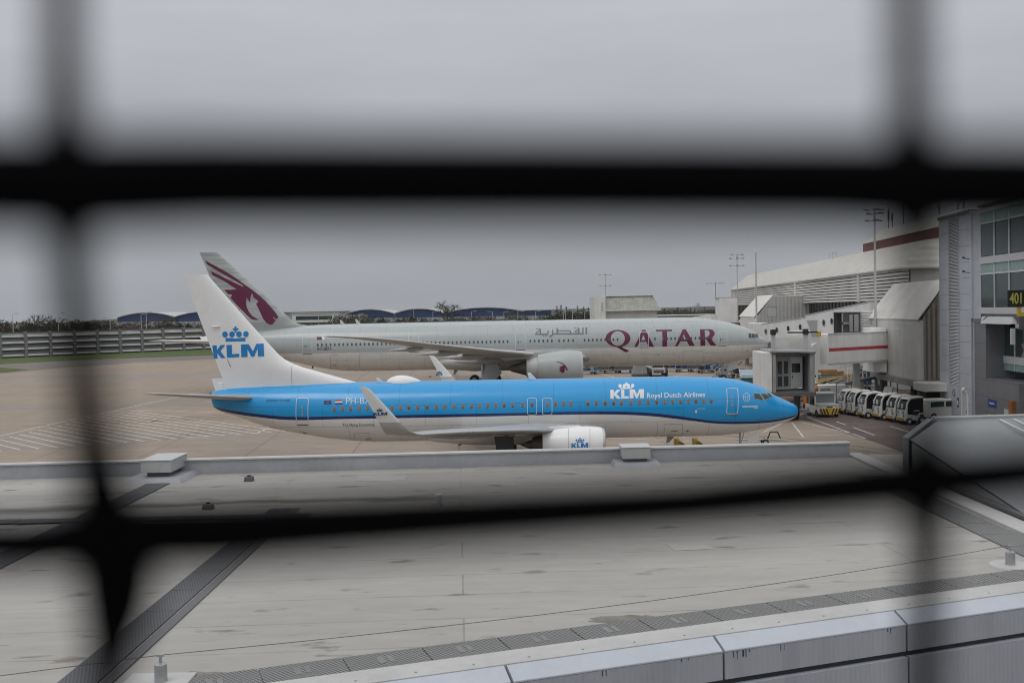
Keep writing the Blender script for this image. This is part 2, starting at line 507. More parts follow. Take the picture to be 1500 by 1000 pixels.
def ell(cx, cy, rx, ry, n=20, a0=0.0):
    return [(cx + rx*math.cos(a0+2*PI*i/n), cy + ry*math.sin(a0+2*PI*i/n)) for i in range(n)]

def unit(shape, quad):   # unit square polygon -> pixel quad (bl, br, tr, tl)
    bl, br, tr, tl = [Vector(q) for q in quad]
    return [tuple(bl.lerp(br, x).lerp(tl.lerp(tr, x), y)) for x, y in shape]

LK = [(0,0),(0,1),(.34,1),(.34,.62),(.66,1),(1.02,1),(.62,.54),(1.08,0),(.68,0),(.34,.42),(.34,0)]
LL = [(0,0),(0,1),(.42,1),(.42,.26),(1,.26),(1,0)]
LM = [(0,0),(0,1),(.34,1),(.52,.42),(.68,1),(1,1),(1,0),(.73,0),(.73,.66),(.56,0),(.44,0),(.27,.66),(.27,0)]

def klm(A, name, x0, x1, yb0, yb1, h, m, parent=None, surf=None, off=.012, lean=0.0, dz=.14):
    """block letters K, L, M with a small gap, on a baseline (x0,yb0)-(x1,yb1)"""
    W = x1-x0; sh = []
    for s_, a, b in ((LK, 0, .30), (LL, .325, .545), (LM, .575, 1.0)):
        q = []
        for u, v in ((a, 0), (b, 0), (b, 1), (a, 1)):
            q.append((x0 + W*u - lean*v*(1-u), yb0 + (yb1-yb0)*u - h*v))
        sh.append([unit(s_, q)])
    return decal(A, name, sh, m, parent, surf, off, dz=dz)

def crown(A, name, cx, top, wd, ht, m, parent=None, surf=None, off=.012, sl=-.02):
    r = wd*.104; sh = []
    f = lambda pts: [[(x, y + sl*(x-cx)) for x, y in pts]]
    for k in (-1.5, -.5, .5, 1.5):
        sh.append(f(ell(cx + k*wd*.262, top + ht*.52, r, r*1.08, 14)))
    y0 = top + ht*.76; sh.append(f([(cx-wd*.37, y0), (cx+wd*.37, y0), (cx+wd*.37, top+ht), (cx-wd*.37, top+ht)]))
    a = wd*.035; b = wd*.10; c = top + b
    sh.append(f([(cx-a, c-b), (cx+a, c-b), (cx+a, c-a), (cx+b, c-a), (cx+b, c+a), (cx+a, c+a), (cx+a, c+b*1.3), (cx-a, c+b*1.3), (cx-a, c+a), (cx-b, c+a), (cx-b, c-a), (cx-a, c-a)]))
    return decal(A, name, sh, m, parent, surf, off)

def naca(u, t):
    return t/.2*(.2969*math.sqrt(max(u, 0)) - .126*u - .3516*u*u + .2843*u**3 - .1036*u**4)
US = [(1-math.cos(PI*i/14))/2 for i in range(15)]
def foil(secs, name, m, parent, cap=True, camber=0.0):
    """secs: (LE, TE, max thickness, normal)"""
    rings = []
    for le, te, t, nr in secs:
        le = Vector(le); te = Vector(te); nr = Vector(nr).normalized(); c = (te-le).length
        up_ = [le.lerp(te, u) + nr*(naca(u, t/c)*c + camber*c*4*u*(1-u)) for u in US]
        dn = [le.lerp(te, u) - nr*(naca(u, t/c)*c - camber*c*4*u*(1-u)) for u in US[1:-1]]
        rings.append(up_ + dn[::-1])
    return MB().loft(rings).build(name, m, parent, smooth=True, ang=50)

def wheel(parent, c, r, wd, name='wheel'):
    x, y, z = c
    o = MB().revolve((x, y-wd/2, z), (0, 1, 0), [(0, r*.55), (0, r*.9), (wd*.12, r*.985), (wd*.5, r), (wd*.88, r*.985), (wd, r*.9), (wd, r*.55)], 22).build(name, M_BLACK, parent, smooth=True)
    MB().revolve((x, y-wd/2-.012, z), (0, 1, 0), [(0, r*.2), (0, r*.48), (.03, r*.54), (wd, r*.54), (wd+.024, r*.2)], 16).build('hub', M_LGREY, o, smooth=True)
    return o

def paint(name, build, rough=.24):
    t = NT(name)
    sep = t.n('SeparateXYZ'); t.l(t.tc.outputs['Object'], sep.inputs[0])
    c = build(t, sep.outputs[0], sep.outputs[2])
    wk = t.ramp(t.noise(.5, t.coord((1, 1, 1))), .3, .7, .975, 1.01)
    c = t.mix(1.0, c, wk, 'MULTIPLY')
    # panel seams: faint lines round the body and a few lengthwise
    br = t.n('TexBrick', Scale=1.0); br.offset = .5
    cv = t.n('CombineXYZ'); t.l(sep.outputs[0], cv.inputs[0]); t.l(sep.outputs[2], cv.inputs[1]); t.l(cv.outputs[0], br.inputs['Vector'])
    for k, v in (('Brick Width', 3.3), ('Row Height', 1.35), ('Mortar Size', .018), ('Mortar Smooth', .2), ('Bias', 0.0)): br.inputs[k].default_value = v
    br.inputs['Color1'].default_value = (1, 1, 1, 1); br.inputs['Color2'].default_value = (.975, .975, .975, 1); br.inputs['Mortar'].default_value = (.66, .66, .67, 1)
    c = t.mix(1.0, c, br.outputs['Color'], 'MULTIPLY')
    st = t.ramp(t.noise(.5, t.coord((.5, 1, 2.0)), 4), .58, .8, 0, .10)
    c = t.mix(st, c, (.32, .30, .27))
    t.set(c, t.ramp(t.noise(.8), .3, .7, rough-.05, rough+.10), 0.0, .5)
    t.b.inputs['Coat Weight'].default_value = .25; t.b.inputs['Coat Roughness'].default_value = .07
    t.bump(t.noise(1.3, t.coord((.8, 1, .8)), 2), .03, .02)
    return t.m

def fcurve(t, x, pts, xa, xb, za, zb):
    """piecewise curve z(x) as a Float Curve"""
    q = t.t.nodes.new('ShaderNodeFloatCurve')
    t.l(t.ramp(x, xa, xb), q.inputs['Value'])
    c = q.mapping.curves[0]
    P_ = [((px-xa)/(xb-xa), (pz-za)/(zb-za)) for px, pz in sorted(pts)]
    c.points[0].location = P_[0]; c.points[1].location = P_[-1]
    for p in P_[1:-1]: c.points.new(*p)
    for p in c.points: p.handle_type = 'AUTO'
    q.mapping.update()
    return t.ramp(q.outputs['Value'], 0, 1, za, zb)

# ================================================================== blue and white airliner
KX, KP = 735, 22.4
top = [(1166,602),(1165.2,598),(1164,595),(1162,593.2),(1158,590.8),(1150,586.8),(1141,582.6),(1131,577.8),(1126,574.6),(1116,567.6),(1104,562.8),(1091,559),(1067,554),(1042,552.2),(1010,551.2),(993,551),(900,552.7),(750,555.4),(550,559),(480,560.2),(430,562.4),(340,568.5),(304.5,573.6),(304,577)]
bot = [(1166,602.4),(1165.2,606.2),(1164,609.2),(1160,612.4),(1150.6,616.4),(1128,624),(1104,630),(1067,636),(1042,638),(993,639.2),(943,640),(750,643.6),(600,646.2),(545,647.2),(529,646.5),(478,642),(442,636),(406,630),(379,622.5),(340,609),(311.5,598.4),(304.5,586.5),(304,581)]
K = Aircraft('airliner', 69.2, KP, KX, .018, 599.8, top, bot, .945, rad(-.9))
tag(K.root, 'blue and white airliner with a crown emblem on its white tail, parked nearest', 'airplane')
kp = lambda *p: [K.proj(*q) for q in p]
navy = kp((312,595.5),(345,602.6),(370,606.2),(430,611.2),(490,610.6),(547,609.3),(580,608.9),(680,607),(768,605.2),(850,603.6),(900,603.5),(948,605.3),(984,608.9),(1020,614.0),(1045,617.2),(1070,618.2),(1108,617.4),(1132,615.6),(1150,612.6),(1160,610.2))
white = kp((312,599.2),(345,606.2),(370,609.8),(430,615.0),(490,613.8),(547,612.8),(580,612.3),(680,610.4),(768,608.4),(850,607),(900,606.9),(948,608.9),(984,612.5),(1020,616.9),(1045,619.8),(1070,620.8),(1108,620.0),(1132,618.0),(1150,614.6),(1160,612.0))
def klm_paint(t, x, z):
    xa, xb = -19.5, 19.5
    zn = fcurve(t, x, [(a, b+.045) for a, b in navy], xa, xb, 1.0, 6.0); zw = fcurve(t, x, white, xa, xb, 1.0, 6.0)
    c = t.mix(t.math('GREATER_THAN', z, zw), (.72, .72, .71), (.003, .022, .12))
    return t.mix(t.math('GREATER_THAN', z, zn), c, (.004, .295, .65))
M_KLM = paint('blue_white_livery', klm_paint, .2)
M_KW = mat('aircraft_white', (.76, .76, .76), .3, var=.03, dirt=.0, sc_=.25, fine=1.5)
M_KB = mat('emblem_blue', (.008, .20, .52), .35, var=.05)
M_KN = mat('emblem_navy', (.008, .06, .20), .35, var=.05)
M_LET = mat('white_lettering', (.74, .74, .75), .35, var=.04)
M_LINE = mat('pale_outline', (.62, .66, .70), .35, var=.04)
M_PANE = mat('cabin_pane', (.085, .085, .09), .15, var=.35, sc_=1.5)
M_BLIND = mat('window_blind', (.20, .192, .195), .45, var=.3, sc_=.7)
M_RING = mat('window_surround', (.26, .30, .34), .4, var=.1)
M_TXT = mat('dark_lettering', (.03, .04, .09), .5, var=.05)
M_WING = mat('wing_grey', (.38, .38, .375), .38, var=.12)
M_BARE = mat('bare_metal', (.55, .555, .56), .32, .7, var=.1)
M_SOOT = mat('exhaust_metal', (.12, .105, .09), .5, .6, var=.25)
M_FAN = mat('fan_dark', (.02, .02, .022), .4)
K.fuselage(M_KLM)

def door(A, x0, y0, x1, y1, r, lw, m, name='door', handle=True, dx=0, sill=True):
    o = decal(A, name, [[rrect(x0, y0, x1, y1, r), rrect(x0+lw, y0+lw, x1-lw, y1-lw, max(r-lw, .3))]], m, off=.014, dx=dx)
    if handle:
        cx = (x0+x1)/2-.5; cy = (y0+y1)/2
        decal(A, 'handle', [[[(cx-1.1, cy-8), (cx+1.1, cy-8), (cx+1.1, cy-3), (cx-1.1, cy-3)]], [[(cx-2, cy-.8), (cx+1.4, cy-.8), (cx+1.4, cy+1), (cx-2, cy+1)]], [[(cx-.9, cy+2.5), (cx+1.3, cy+2.5), (cx+1.3, cy+7.5), (cx-.9, cy+7.5)]]], M_RING, o, off=.016, dx=dx)
    if sill:
        decal(A, 'sill', [[[(x0+1, y1+.3), (x1-.6, y1+.1), (x1-.6, y1+1.5), (x1-3, y1+1.6), (x0+1, y1+1.5)]]], M_DGREY, o, off=.016, dx=dx)
    return o
door(K, 434, 582.5, 452.3, 621.5, 2.4, .9, M_LINE, dx=.3)
door(K, 1064, 568.2, 1081, 606.2, 2.4, .9, M_LINE, dx=.3)
for x0, x1 in ((772.4, 786.6), (794.4, 809)):
    door(K, x0, 582.6, x1, 607.6, 3, .75, M_LINE, 'exit_door', False, sill=False)

wx = [489.6, 501.5, 513.6, 526, 538.2, 550.3, 562.6, 574.7, 586.8, 599, 612, 625.8, 639.2, 651.9, 665.2, 678, 690.6, 702.5, 714.2, 726.3, 738.7, 751.3, 765.3, 779.3, 801.5, 813.8, 825.3, 836.2, 861.2, 873.5, 886.4, 899, 910.3, 923.9, 937, 949.3, 962, 974, 985.5, 996.9, 1008.2, 1019.3, 1030.7, 1041.8]
for x in wx:
    y = 598.8 - .0218*(x-490)
    o = decal(K, 'cabin_window', [[ell(x, y, 3.0, 4.5, 16)]], M_RING, off=.010)
    decal(K, 'pane', [[ell(x, y+.15, 2.35, 3.75, 14)]], M_PANE, o, off=.014)
    dn = RN.choice((2.3, 2.3, 2.0, 1.2, -.6, 2.6))     # window blinds pulled down to different heights
    decal(K, 'blind', [[[(px_, min(py_, y+.15+dn)) for px_, py_ in ell(x, y+.15, 2.1, 3.5, 16)]]], M_BLIND, o, off=.018)

# cockpit glazing
fr = decal(K, 'cockpit_window', [[[(1103.6, 574.9), (1113.6, 575.6), (1121.8, 575.6), (1126.6, 574.4), (1132.6, 580.8), (1128.2, 582.4), (1119.9, 586.5), (1104.2, 583.6)]]], M_RING, off=.012, dx=.06, dz=.05)
for q in ([(1104.6, 576), (1112.6, 576.6), (1118.2, 585.6), (1105.2, 583)], [(1114.4, 576.5), (1121.4, 576.4), (1127.4, 581.6), (1120.2, 585)], [(1122.8, 576.2), (1126, 575.3), (1131.4, 580.6), (1128.6, 581.3)]):
    decal(K, 'pane', [[q]], M_GLASS, fr, off=.02, dx=.06, dz=.05)

# lettering and emblems
klm(K, 'lettering', 894, 943.2, 584.0, 582.9, 13.2, M_LET)
crown(K, 'crown_emblem', 917.5, 559.6, 23.5, 9.8, M_LET)
decal(K, 'lettering', text_loops('Royal Dutch Airlines', 947.5, 1032.6, 582.6, 580.8, bold=.012), M_LET)
decal(K, 'lettering', text_loops('PH-BXI', 506.8, 545.5, 591.5, 590.8), M_LINE)
decal(K, 'lettering', text_loops('The Flying Dutchman', 501.5, 548.6, 624.0, 623.4), M_TXT)
decal(K, 'lettering', text_loops('BOEING 737-800', 390.5, 424, 588.2, 587.6, shear=.2), M_TXT, dx=.3)
decal(K, 'name_marking', [[[(1087.6, 594.4), (1110, 594), (1110, 595.8), (1087.6, 596.2)]], [[(1104, 597), (1110.5, 596.8), (1110.5, 597.7), (1104, 597.9)]]], M_LINE, dx=.1)
rg = [[ell(1093.4, 581.6, 5.2, 6.4, 26), ell(1093.4, 581.6, 4.5, 5.7, 26)]]
for k in range(6):
    a = k*PI/3; c, s_ = math.cos(a), math.sin(a)
    rg.append([[(1093.4+c*3.0-s_*.6, 581.6+s_*3.4+c*.6), (1093.4+c*3.0+s_*.6, 581.6+s_*3.4-c*.6), (1093.4+c*.5, 581.6+s_*.5)]])
decal(K, 'round_emblem', rg, M_LINE, dx=.1)
decal(K, 'small_emblem', [[ell(1019.6, 602.4, 1.6, 2.4, 12)], [[(1021, 598), (1033, 597.7), (1033, 598.4), (1021, 598.7)]]], M_LINE)
f1 = decal(K, 'flag_marking', [[[(474.4, 586.2), (485.2, 585.8), (485.2, 591.8), (474.4, 592.2)]]], mat('flag_blue', (.015, .04, .20), .4))
decal(K, 'star_ring', [[ell(479.8 + 2.2*math.cos(k*PI/4), 589 + 1.7*math.sin(k*PI/4), .4, .4, 6)] for k in range(8)], M_YEL, f1, off=.016)
f2 = decal(K, 'flag_marking', [[[(490.8, 585.4), (501.8, 585), (501.8, 591.6), (490.8, 592)]]], M_LET)
decal(K, 'red_band', [[[(490.8, 585.4), (501.8, 585), (501.8, 587.2), (490.8, 587.6)]]], M_RED, f2, off=.016)
decal(K, 'navy_band', [[[(490.8, 589.8), (501.8, 589.4), (501.8, 591.6), (490.8, 592)]]], M_KN, f2, off=.016)
decal(K, 'cargo_door', [[rrect(972.5, 620.5, 1000, 637.5, 1.2), rrect(973, 621, 999.5, 637, 1)]], M_GREY, off=.008)
decal(K, 'cargo_door', [[rrect(519, 634, 541, 645, 1.2), rrect(519.5, 634.4, 540.5, 644.6, 1)]], M_GREY, off=.008)
decal(K, 'vent', [[[(983, 631), (992, 630.8), (992, 631.8), (983, 632)]], [ell(1007, 630.8, 2, 1, 10)], [[(535, 642), (545, 641.6), (545, 642.6), (535, 643)]]], M_DGREY)
decal(K, 'drain', [[[(443, 632.5), (450, 634.5), (452, 637), (449, 636.4), (444, 634.2)]]], M_DGREY, dx=.2)

# fin
zt_ = lambda p: (CAM.z and K.zc + (599.8 - p[1] - .018*(p[0]-750))/KP)
fl = [((p[0]-KX)/KP, zt_(p)) for p in ((522,560),(470,545.6),(430,533.6),(412,523.5),(396,507),(304,401.3))]
ft = [((p[0]-KX)/KP, zt_(p)) for p in ((330,576),(320.5,548),(268,401.3))]
fle = pchip([z for _, z in fl], [x for x, _ in fl])
def fte(z):
    (xa, za), (xb, zb) = (ft[0], ft[1]) if z < ft[1][1] else (ft[1], ft[2])
    return xa + (xb-xa)*(z-za)/(zb-za)
z0f, z1f = fl[0][1]-.25, fl[-1][1]
def fth(z): return .95 - .62*(z-z0f)/(z1f-z0f)
def finsurf(x, z):
    z = min(max(z, z0f), z1f); a, b = fle(z), fte(z); c = a-b; u = (a-x)/c
    return naca(min(max(u, 0.0), 1.0), fth(z)/c)*c
secs = []
for i in range(25):
    z = z0f + (z1f-z0f)*(i/24)**1.6
    secs.append(((fle(z), 0, z), (fte(z), 0, z), fth(z), (0, -1, 0)))
fin = foil(secs, 'tail_fin', M_KW, K.root)
LT = K.proj
q = lambda *p: p
decal(K, 'lettering', [[unit(LK, ((313.5,524.8),(329,524),(329.5,505),(311,506))), ], [unit(LL, ((332.6,523.6),(350.5,522.6),(350,504.4),(331.8,505.2)))], [unit(LM, ((353.6,522.8),(387,521.6),(386.4,503),(353,504.4)))]], M_KB, fin, finsurf, off=.02, dz=.3, dx=.3)
crown(K, 'crown_emblem', 345, 478, 39, 22, M_KB, fin, finsurf, .02)
decal(K, 'rudder_line', [[[(333.2, 526), (338, 536), (338.6, 537.6), (337.4, 537.6), (332.6, 526)]], [[(427.5, 535.4), (428, 535.4), (428, 563), (427.5, 563)]]], M_GREY, fin, finsurf, .02)
MB().revolve((-.4, -.17, 0), (1, 0, 0), [(0, .005), (.2, .05), (.5, .06), (.7, .005)], 10).build('rudder_fitting', M_KW, fin, bevel=.02).location = (LT(317, 478, finsurf)[0], -.1, LT(317, 478, finsurf)[1])
MB().prism([(-18.2, -.14, 4.7), (-18.85, -.14, 4.75), (-18.72, -.14, 5.55), (-18.45, -.14, 5.6)], (0, .28, 0)).build('rudder_base', M_KW, K.root, bevel=.03)

# tailplane
for s_ in (-1, 1):
    foil([((-15.6, s_*.3, 4.55), (-19.1, s_*.3, 4.62), .42, (0, 0, 1)), ((-16.3, s_*1.2, 4.66), (-19.2, s_*1.2, 4.73), .36, (0, 0, 1)), ((-20.0, s_*7.0, 5.42), (-21.25, s_*7.0, 5.45), .13, (0, 0, 1)), ((-20.5, s_*7.2, 5.45), (-21.2, s_*7.2, 5.46), .04, (0, 0, 1))], 'tailplane', M_WING, K.root)
MB().revolve((-19.22, 0, (K.zt(-19.24)+K.zb(-19.24))/2), (-1, 0, 0), [(-.02, .19), (.05, .18), (.07, .12), (-.05, .10)], 16).build('tail_exhaust', M_SOOT, K.root, smooth=True)

def wing_paint():
    t = NT('wing_grey_white_tip'); sep = t.n('SeparateXYZ'); t.l(t.tc.outputs['Object'], sep.inputs[0])
    c = t.mix(t.math('GREATER_THAN', sep.outputs[2], 4.62), (.38, .38, .375), (.70, .70, .69))
    t.set(t.mix(1.0, c, t.ramp(t.noise(.8), .3, .7, .92, 1.03), 'MULTIPLY'), .34); return t.m
M_KWING = wing_paint()
# wings with blended winglets
def klm_wing(s_):
    S = []
    for y, xl, xt, z, t in ((1.2, 6.2, -2.7, 2.15, .95), (1.9, 5.4, -2.6, 2.26, .9), (2.8, 4.5, -2.7, 2.38, .78), (4.83, 3.25, -2.85, 2.62, .6), (6.0, 2.6, -2.95, 2.76, .5), (10, .42, -3.75, 3.2, .36), (14, -1.85, -4.55, 3.62, .27), (17.0, -3.5, -5.2, 3.88, .19)):
        S.append(((xl, s_*y, z), (xt, s_*y, z+.05), t, (0, 0, 1)))
    for y, z, xl, xt, t, a in ((17.4, 3.96, -3.78, -5.32, .16, 22), (17.7, 4.15, -4.12, -5.42, .14, 48), (17.87, 4.48, -4.45, -5.55, .12, 68), (18.0, 5.33, -5.15, -5.95, .09, 82), (18.1, 6.3, -6.02, -6.46, .05, 84), (18.11, 6.38, -6.2, -6.5, .02, 84)):
        S.append(((xl, s_*y, z), (xt, s_*y, z+.02), t, (0, -s_*math.sin(rad(a)), math.cos(rad(a)))))
    wg = foil(S, 'wing', M_KWING, K.root, camber=.008)
    sf = (lambda x, z: 18.0 + .10*(z-5.3) + .05) if s_ < 0 else (lambda x, z: -(18.0 + .10*(z-5.3)) + .06)
    if s_ < 0:
        klm(K, 'lettering', 546.6, 567.2, 608.4, 607.8, 4.4, M_KN, wg, sf); crown(K, 'crown_emblem', 556, 597.6, 9, 4.8, M_KN, wg, sf)
    else:
        klm(K, 'lettering', 638.4, 650.8, 550.4, 549.8, 3.6, M_KN, wg, sf); crown(K, 'crown_emblem', 643.6, 543, 6.6, 3.6, M_KN, wg, sf)
    # slat line along the leading edge
    MB().tube([(p[0]+.03, s_*p[1], p[2]+.01) for p in ((5.35, 1.95, 2.27), (4.45, 2.8, 2.39), (3.22, 4.83, 2.63), (.40, 10, 3.21), (-1.87, 14, 3.63), (-3.5, 17.0, 3.89))], [.09, .08, .075, .055, .04, .03], 8).build('leading_edge', M_BARE, wg, smooth=True)
    for y, xa, xb in ((3.9, -.6, -3.6), (7.4, -.8, -3.9), (10.6, -1.6, -4.5)):
        z = 2.4 + .109*(y-3) - .2
        MB().revolve((xa, s_*y, z), (xb-xa, 0, .1), [(0, .02), (.3, .14), (1.0, .2), (2.0, .17), (2.8, .08), (3.0, .01)], 12).build('flap_fairing', M_WING, wg, smooth=True)
    return wg
klm_wing(-1); klm_wing(1)
MB().revolve((6.9, 0, 1.95), (-1, 0, 0), [(0, .3), (.8, 1.2), (2.2, 1.72), (5, 1.9), (9, 1.8), (11.5, 1.2), (12.5, .4)], 32).build('belly_fairing', M_KW, K.root, smooth=True)
bf = bpy.data.objects['belly_fairing']; bf.scale = (1, 1.0, .42); bf.location.z = 1.95*.58 + .03

ENG = [(0, .80), (-.10, .90), (.0, .93), (.12, .98), (.5, 1.05), (1.1, 1.085), (1.9, 1.06), (2.8, .98), (3.75, .82), (3.76, .76), (3.2, .7)]
def esurf_mk(xf, yc, zc, prof):
    ps = sorted((xf-t, r) for t, r in prof[2:-2]); f = pchip(*zip(*ps))
    def sf(x, z):
        r = f(x); return yc + math.sqrt(max(r*r-(z-zc)**2, 0))
    return sf
for s_ in (-1, 1):
    xf, zc = 6.24, 1.76
    e = MB().revolve((xf, s_*4.83, zc), (-1, 0, 0), ENG[2:], 40, caps=False).build('engine', M_KW, K.root, smooth=True, ang=50)
    MB().revolve((xf, s_*4.83, zc), (-1, 0, 0), [(.35, .76), (.06, .82), (-.06, .88), (-.02, .935), (.10, .98), (.16, .985)], 40, caps=False).build('intake_lip', M_BARE, e, smooth=True)
    MB().revolve((xf-.45, s_*4.83, zc), (1, 0, 0), [(0, .78), (.01, .2), (.25, .12), (.4, .01)], 24).build('fan', M_FAN, e, smooth=True)
    MB().revolve((xf-3.2, s_*4.83, zc), (-1, 0, 0), [(0, .66), (.5, .6), (1.2, .46), (1.2, .4), (.8, .36)], 28).build('core_nozzle', M_SOOT, e, smooth=True)
    MB().revolve((xf-4.1, s_*4.83, zc), (-1, 0, 0), [(0, .34), (.5, .24), (1.0, .02)], 20).build('exhaust_plug', M_SOOT, e, smooth=True)
    foil([((xf-1.0, s_*4.83, zc+.9), (xf-5.3, s_*4.83, zc+.55), .42, (0, 1, 0)), ((xf-1.5, s_*4.83, zc+1.14), (xf-6.2, s_*4.83, zc+.95), .36, (0, 1, 0))], 'pylon', M_KW, e)
    if s_ < 0:
        es = esurf_mk(xf, 4.83, zc, ENG)
        klm(K, 'lettering', 837, 861.6, 656.2, 655.6, 7.4, M_KB, e, es); crown(K, 'crown_emblem', 849.5, 640.4, 13, 7, M_KB, e, es)
        decal(K, 'cowl_seam', [[[(832.4, 627), (832.9, 627), (832.9, 660), (832.4, 660)]], [[(863.6, 627), (864, 627), (864, 660), (863.6, 660)]]], M_GREY, e, es)

def gear(A, name, x, y, ztop, r, wd, axles, track, rs, doorbox=None, dm=None):
    o = MB().cyl((x, y, ztop), (x, y, r), rs, rs*.8, 12).cyl((x, y-track, r), (x, y+track, r), rs*.55, None, 10).cyl((x+.7*rs*6, y, ztop), (x, y, r+.5), rs*.4, None, 8).build(name, M_LGREY, A.root, smooth=True)
    if len(axles) > 1: MB().cyl((x+axles[0], y, r), (x+axles[-1], y, r), rs*.7, None, 10).build('bogie_beam', M_GREY, o, smooth=True)
    for dx_ in axles:
        for sy in (-1, 1): wheel(o, (x+dx_, y+sy*track, r), r, wd)
    if doorbox: MB().prism(*doorbox).build('gear_door', dm or M_GREY, o, bevel=.02)
    return o
for s_ in (-1, 1):
    gear(K, 'main_gear', .25, s_*2.86, 2.3, .56, .38, [0], .43, .13, ([(.75, s_*3.38, .75), (-.35, s_*3.38, .85), (-.5, s_*3.25, 2.1), (.7, s_*3.25, 2.1)], (0, .05, 0)), M_DGREY)
gear(K, 'nose_gear', 15.45, 0, 1.9, .35, .2, [0], .22, .08, ([(15.9, -.32, 1.0), (16.6, -.32, 1.1), (16.6, -.34, 1.8), (15.9, -.34, 1.6)], (0, .03, 0)), M_KW)

# aerials, satcom dome, drains
dm = MB(); rr = []
for i in range(13):
    u = i/12; h_ = .52*(math.sin(PI*min(u*1.0, 1.0)**.8))**.75 if 0 < u < 1 else .01
    rr.append([(-7.7+2.5*u, .62*h_/.52*math.cos(2*PI*k/20), K.zt(-6.5)-.12 + h_*max(0, math.sin(2*PI*k/20)) - .05*max(0, -math.sin(2*PI*k/20))) for k in range(20)])
dm.loft(rr).build('satellite_dome', M_KW, K.root, smooth=True)
def blade(A, px, py, h, c, m=M_KW, down=False):
    x = (px-750)/(F/69.2 if A is K else F/139.2) - A.Xc; z = A.zt(x) if not down else A.zb(x); sg = -1 if down else 1
    MB().prism([(x-c*.5, -.02, z-sg*.06), (x+c*.5, -.02, z-sg*.06), (x-c*.35, -.02, z+sg*h), (x-c*.75, -.02, z+sg*h)], (0, .04, 0)).build('blade_aerial', m, A.root, bevel=.01)
blade(K, 556, 552, .28, .4); blade(K, 780, 550, .42, .5); blade(K, 981, 645, .4, .5, M_GREY, True); blade(K, 676, 650, .35, .5, M_GREY, True)
# ================================================================== large grey and white airliner
QX, QP = 715, 11.14
top = [(1124.4,506.6),(1124,503.6),(1123,500.8),(1121,497.6),(1118,494.6),(1111,490.6),(1103.6,485.0),(1096,481.2),(1088,478),(1064,471.4),(1040,467.4),(1016,465.2),(985,465.2),(900,466.9),(700,470.5),(520,474.0),(470,475.4),(440,477.6),(400,482.5),(350,490),(311,496.5),(309.5,501)]
bot = [(1124.4,507),(1124,509),(1121.6,512),(1112,517.2),(1100,522.6),(1082,528),(1052,532.8),(1016,534.6),(980,535.2),(700,540.3),(560,543),(516,543.2),(492,541.8),(474,539.4),(450,534.6),(437,531.6),(400,524),(350,514),(311,508),(309.5,505)]
Q = Aircraft('airliner', 139.2, QP, QX, .0184, 504.6, top, bot, .985, rad(-.15))
tag(Q.root, 'long grey and white wide-body airliner with burgundy lettering and an antelope head on its tail', 'airplane')
zq = [Q.proj(*p)[1] for p in ((480,516.7),(600,514.8),(900,509.2),(1020,507.1))]
ZQ = sum(zq)/4
def q_paint(t, x, z):
    c = t.mix(t.ramp(t.noise(.4, t.coord((.3, 1, 1))), .3, .7), (.385, .42, .422), (.40, .432, .435))
    return t.mix(t.math('GREATER_THAN', z, ZQ), (.70, .69, .665), c)
M_QAT = paint('grey_white_livery', q_paint, .26)
M_QG = mat('aircraft_grey', (.38, .41, .405), .35, var=.08)
M_QW = mat('aircraft_offwhite', (.60, .60, .585), .35, var=.08, dirt=.1)
M_BUR = mat('burgundy_lettering', (.115, .008, .045), .4, var=.05)
M_STEELT = mat('slate_lettering', (.12, .145, .17), .4, var=.05)
M_QPANE = mat('small_cabin_pane', (.10, .105, .105), .2, var=.3)
Q.fuselage(M_QAT)

# burgundy letters
mp_ = lambda pts: [(880 + .12*x, 470 + .12*y) for x, y in pts]
def ellz(cx, cy, rx, ry, n=26): return mp_(ell(cx, cy, rx, ry, n))
qsh = [[ellz(210, 212, 152, 104, 36), ellz(208, 214, 86, 90, 30)],
       [mp_([(176, 306), (232, 300), (288, 336), (350, 362), (306, 382), (250, 352)])]]
def Aletter(x0, x1, xt, yt, yb, ybr, dy):
    w = x1-x0
    out = [(x0, yb), (xt-w*.09, yt), (xt+w*.06, yt), (x1, ybr), (x1-w*.27, ybr+dy), (xt+w*.115, yt+(yb-yt)*.70), (xt-w*.20, yt+(yb-yt)*.71), (x0+w*.135, yb)]
    hole = [(xt-w*.15, yt+(yb-yt)*.61), (xt+w*.07, yt+(yb-yt)*.60), (xt-w*.035, yt+(yb-yt)*.30)]
    return [mp_(out), mp_(hole)]
qsh.append(Aletter(408, 652, 528, 108, 316, 314, 0))
qsh.append([mp_([(672, 108), (870, 105), (870, 124), (808, 126), (808, 312), (750, 313), (750, 127), (672, 128)])])
qsh.append(Aletter(905, 1148, 1022, 100, 308, 304, 0))
qsh.append([mp_([(1208, 101), (1330, 99), (1365, 108), (1388, 135), (1390, 165), (1372, 192), (1338, 208), (1413, 302), (1345, 303), (1272, 206), (1276, 304), (1216, 305)]),
            mp_([(1268, 112), (1305, 112), (1326, 128), (1330, 158), (1318, 184), (1290, 198), (1271, 198)])])
decal(Q, 'lettering', qsh, M_BUR, dz=.3)

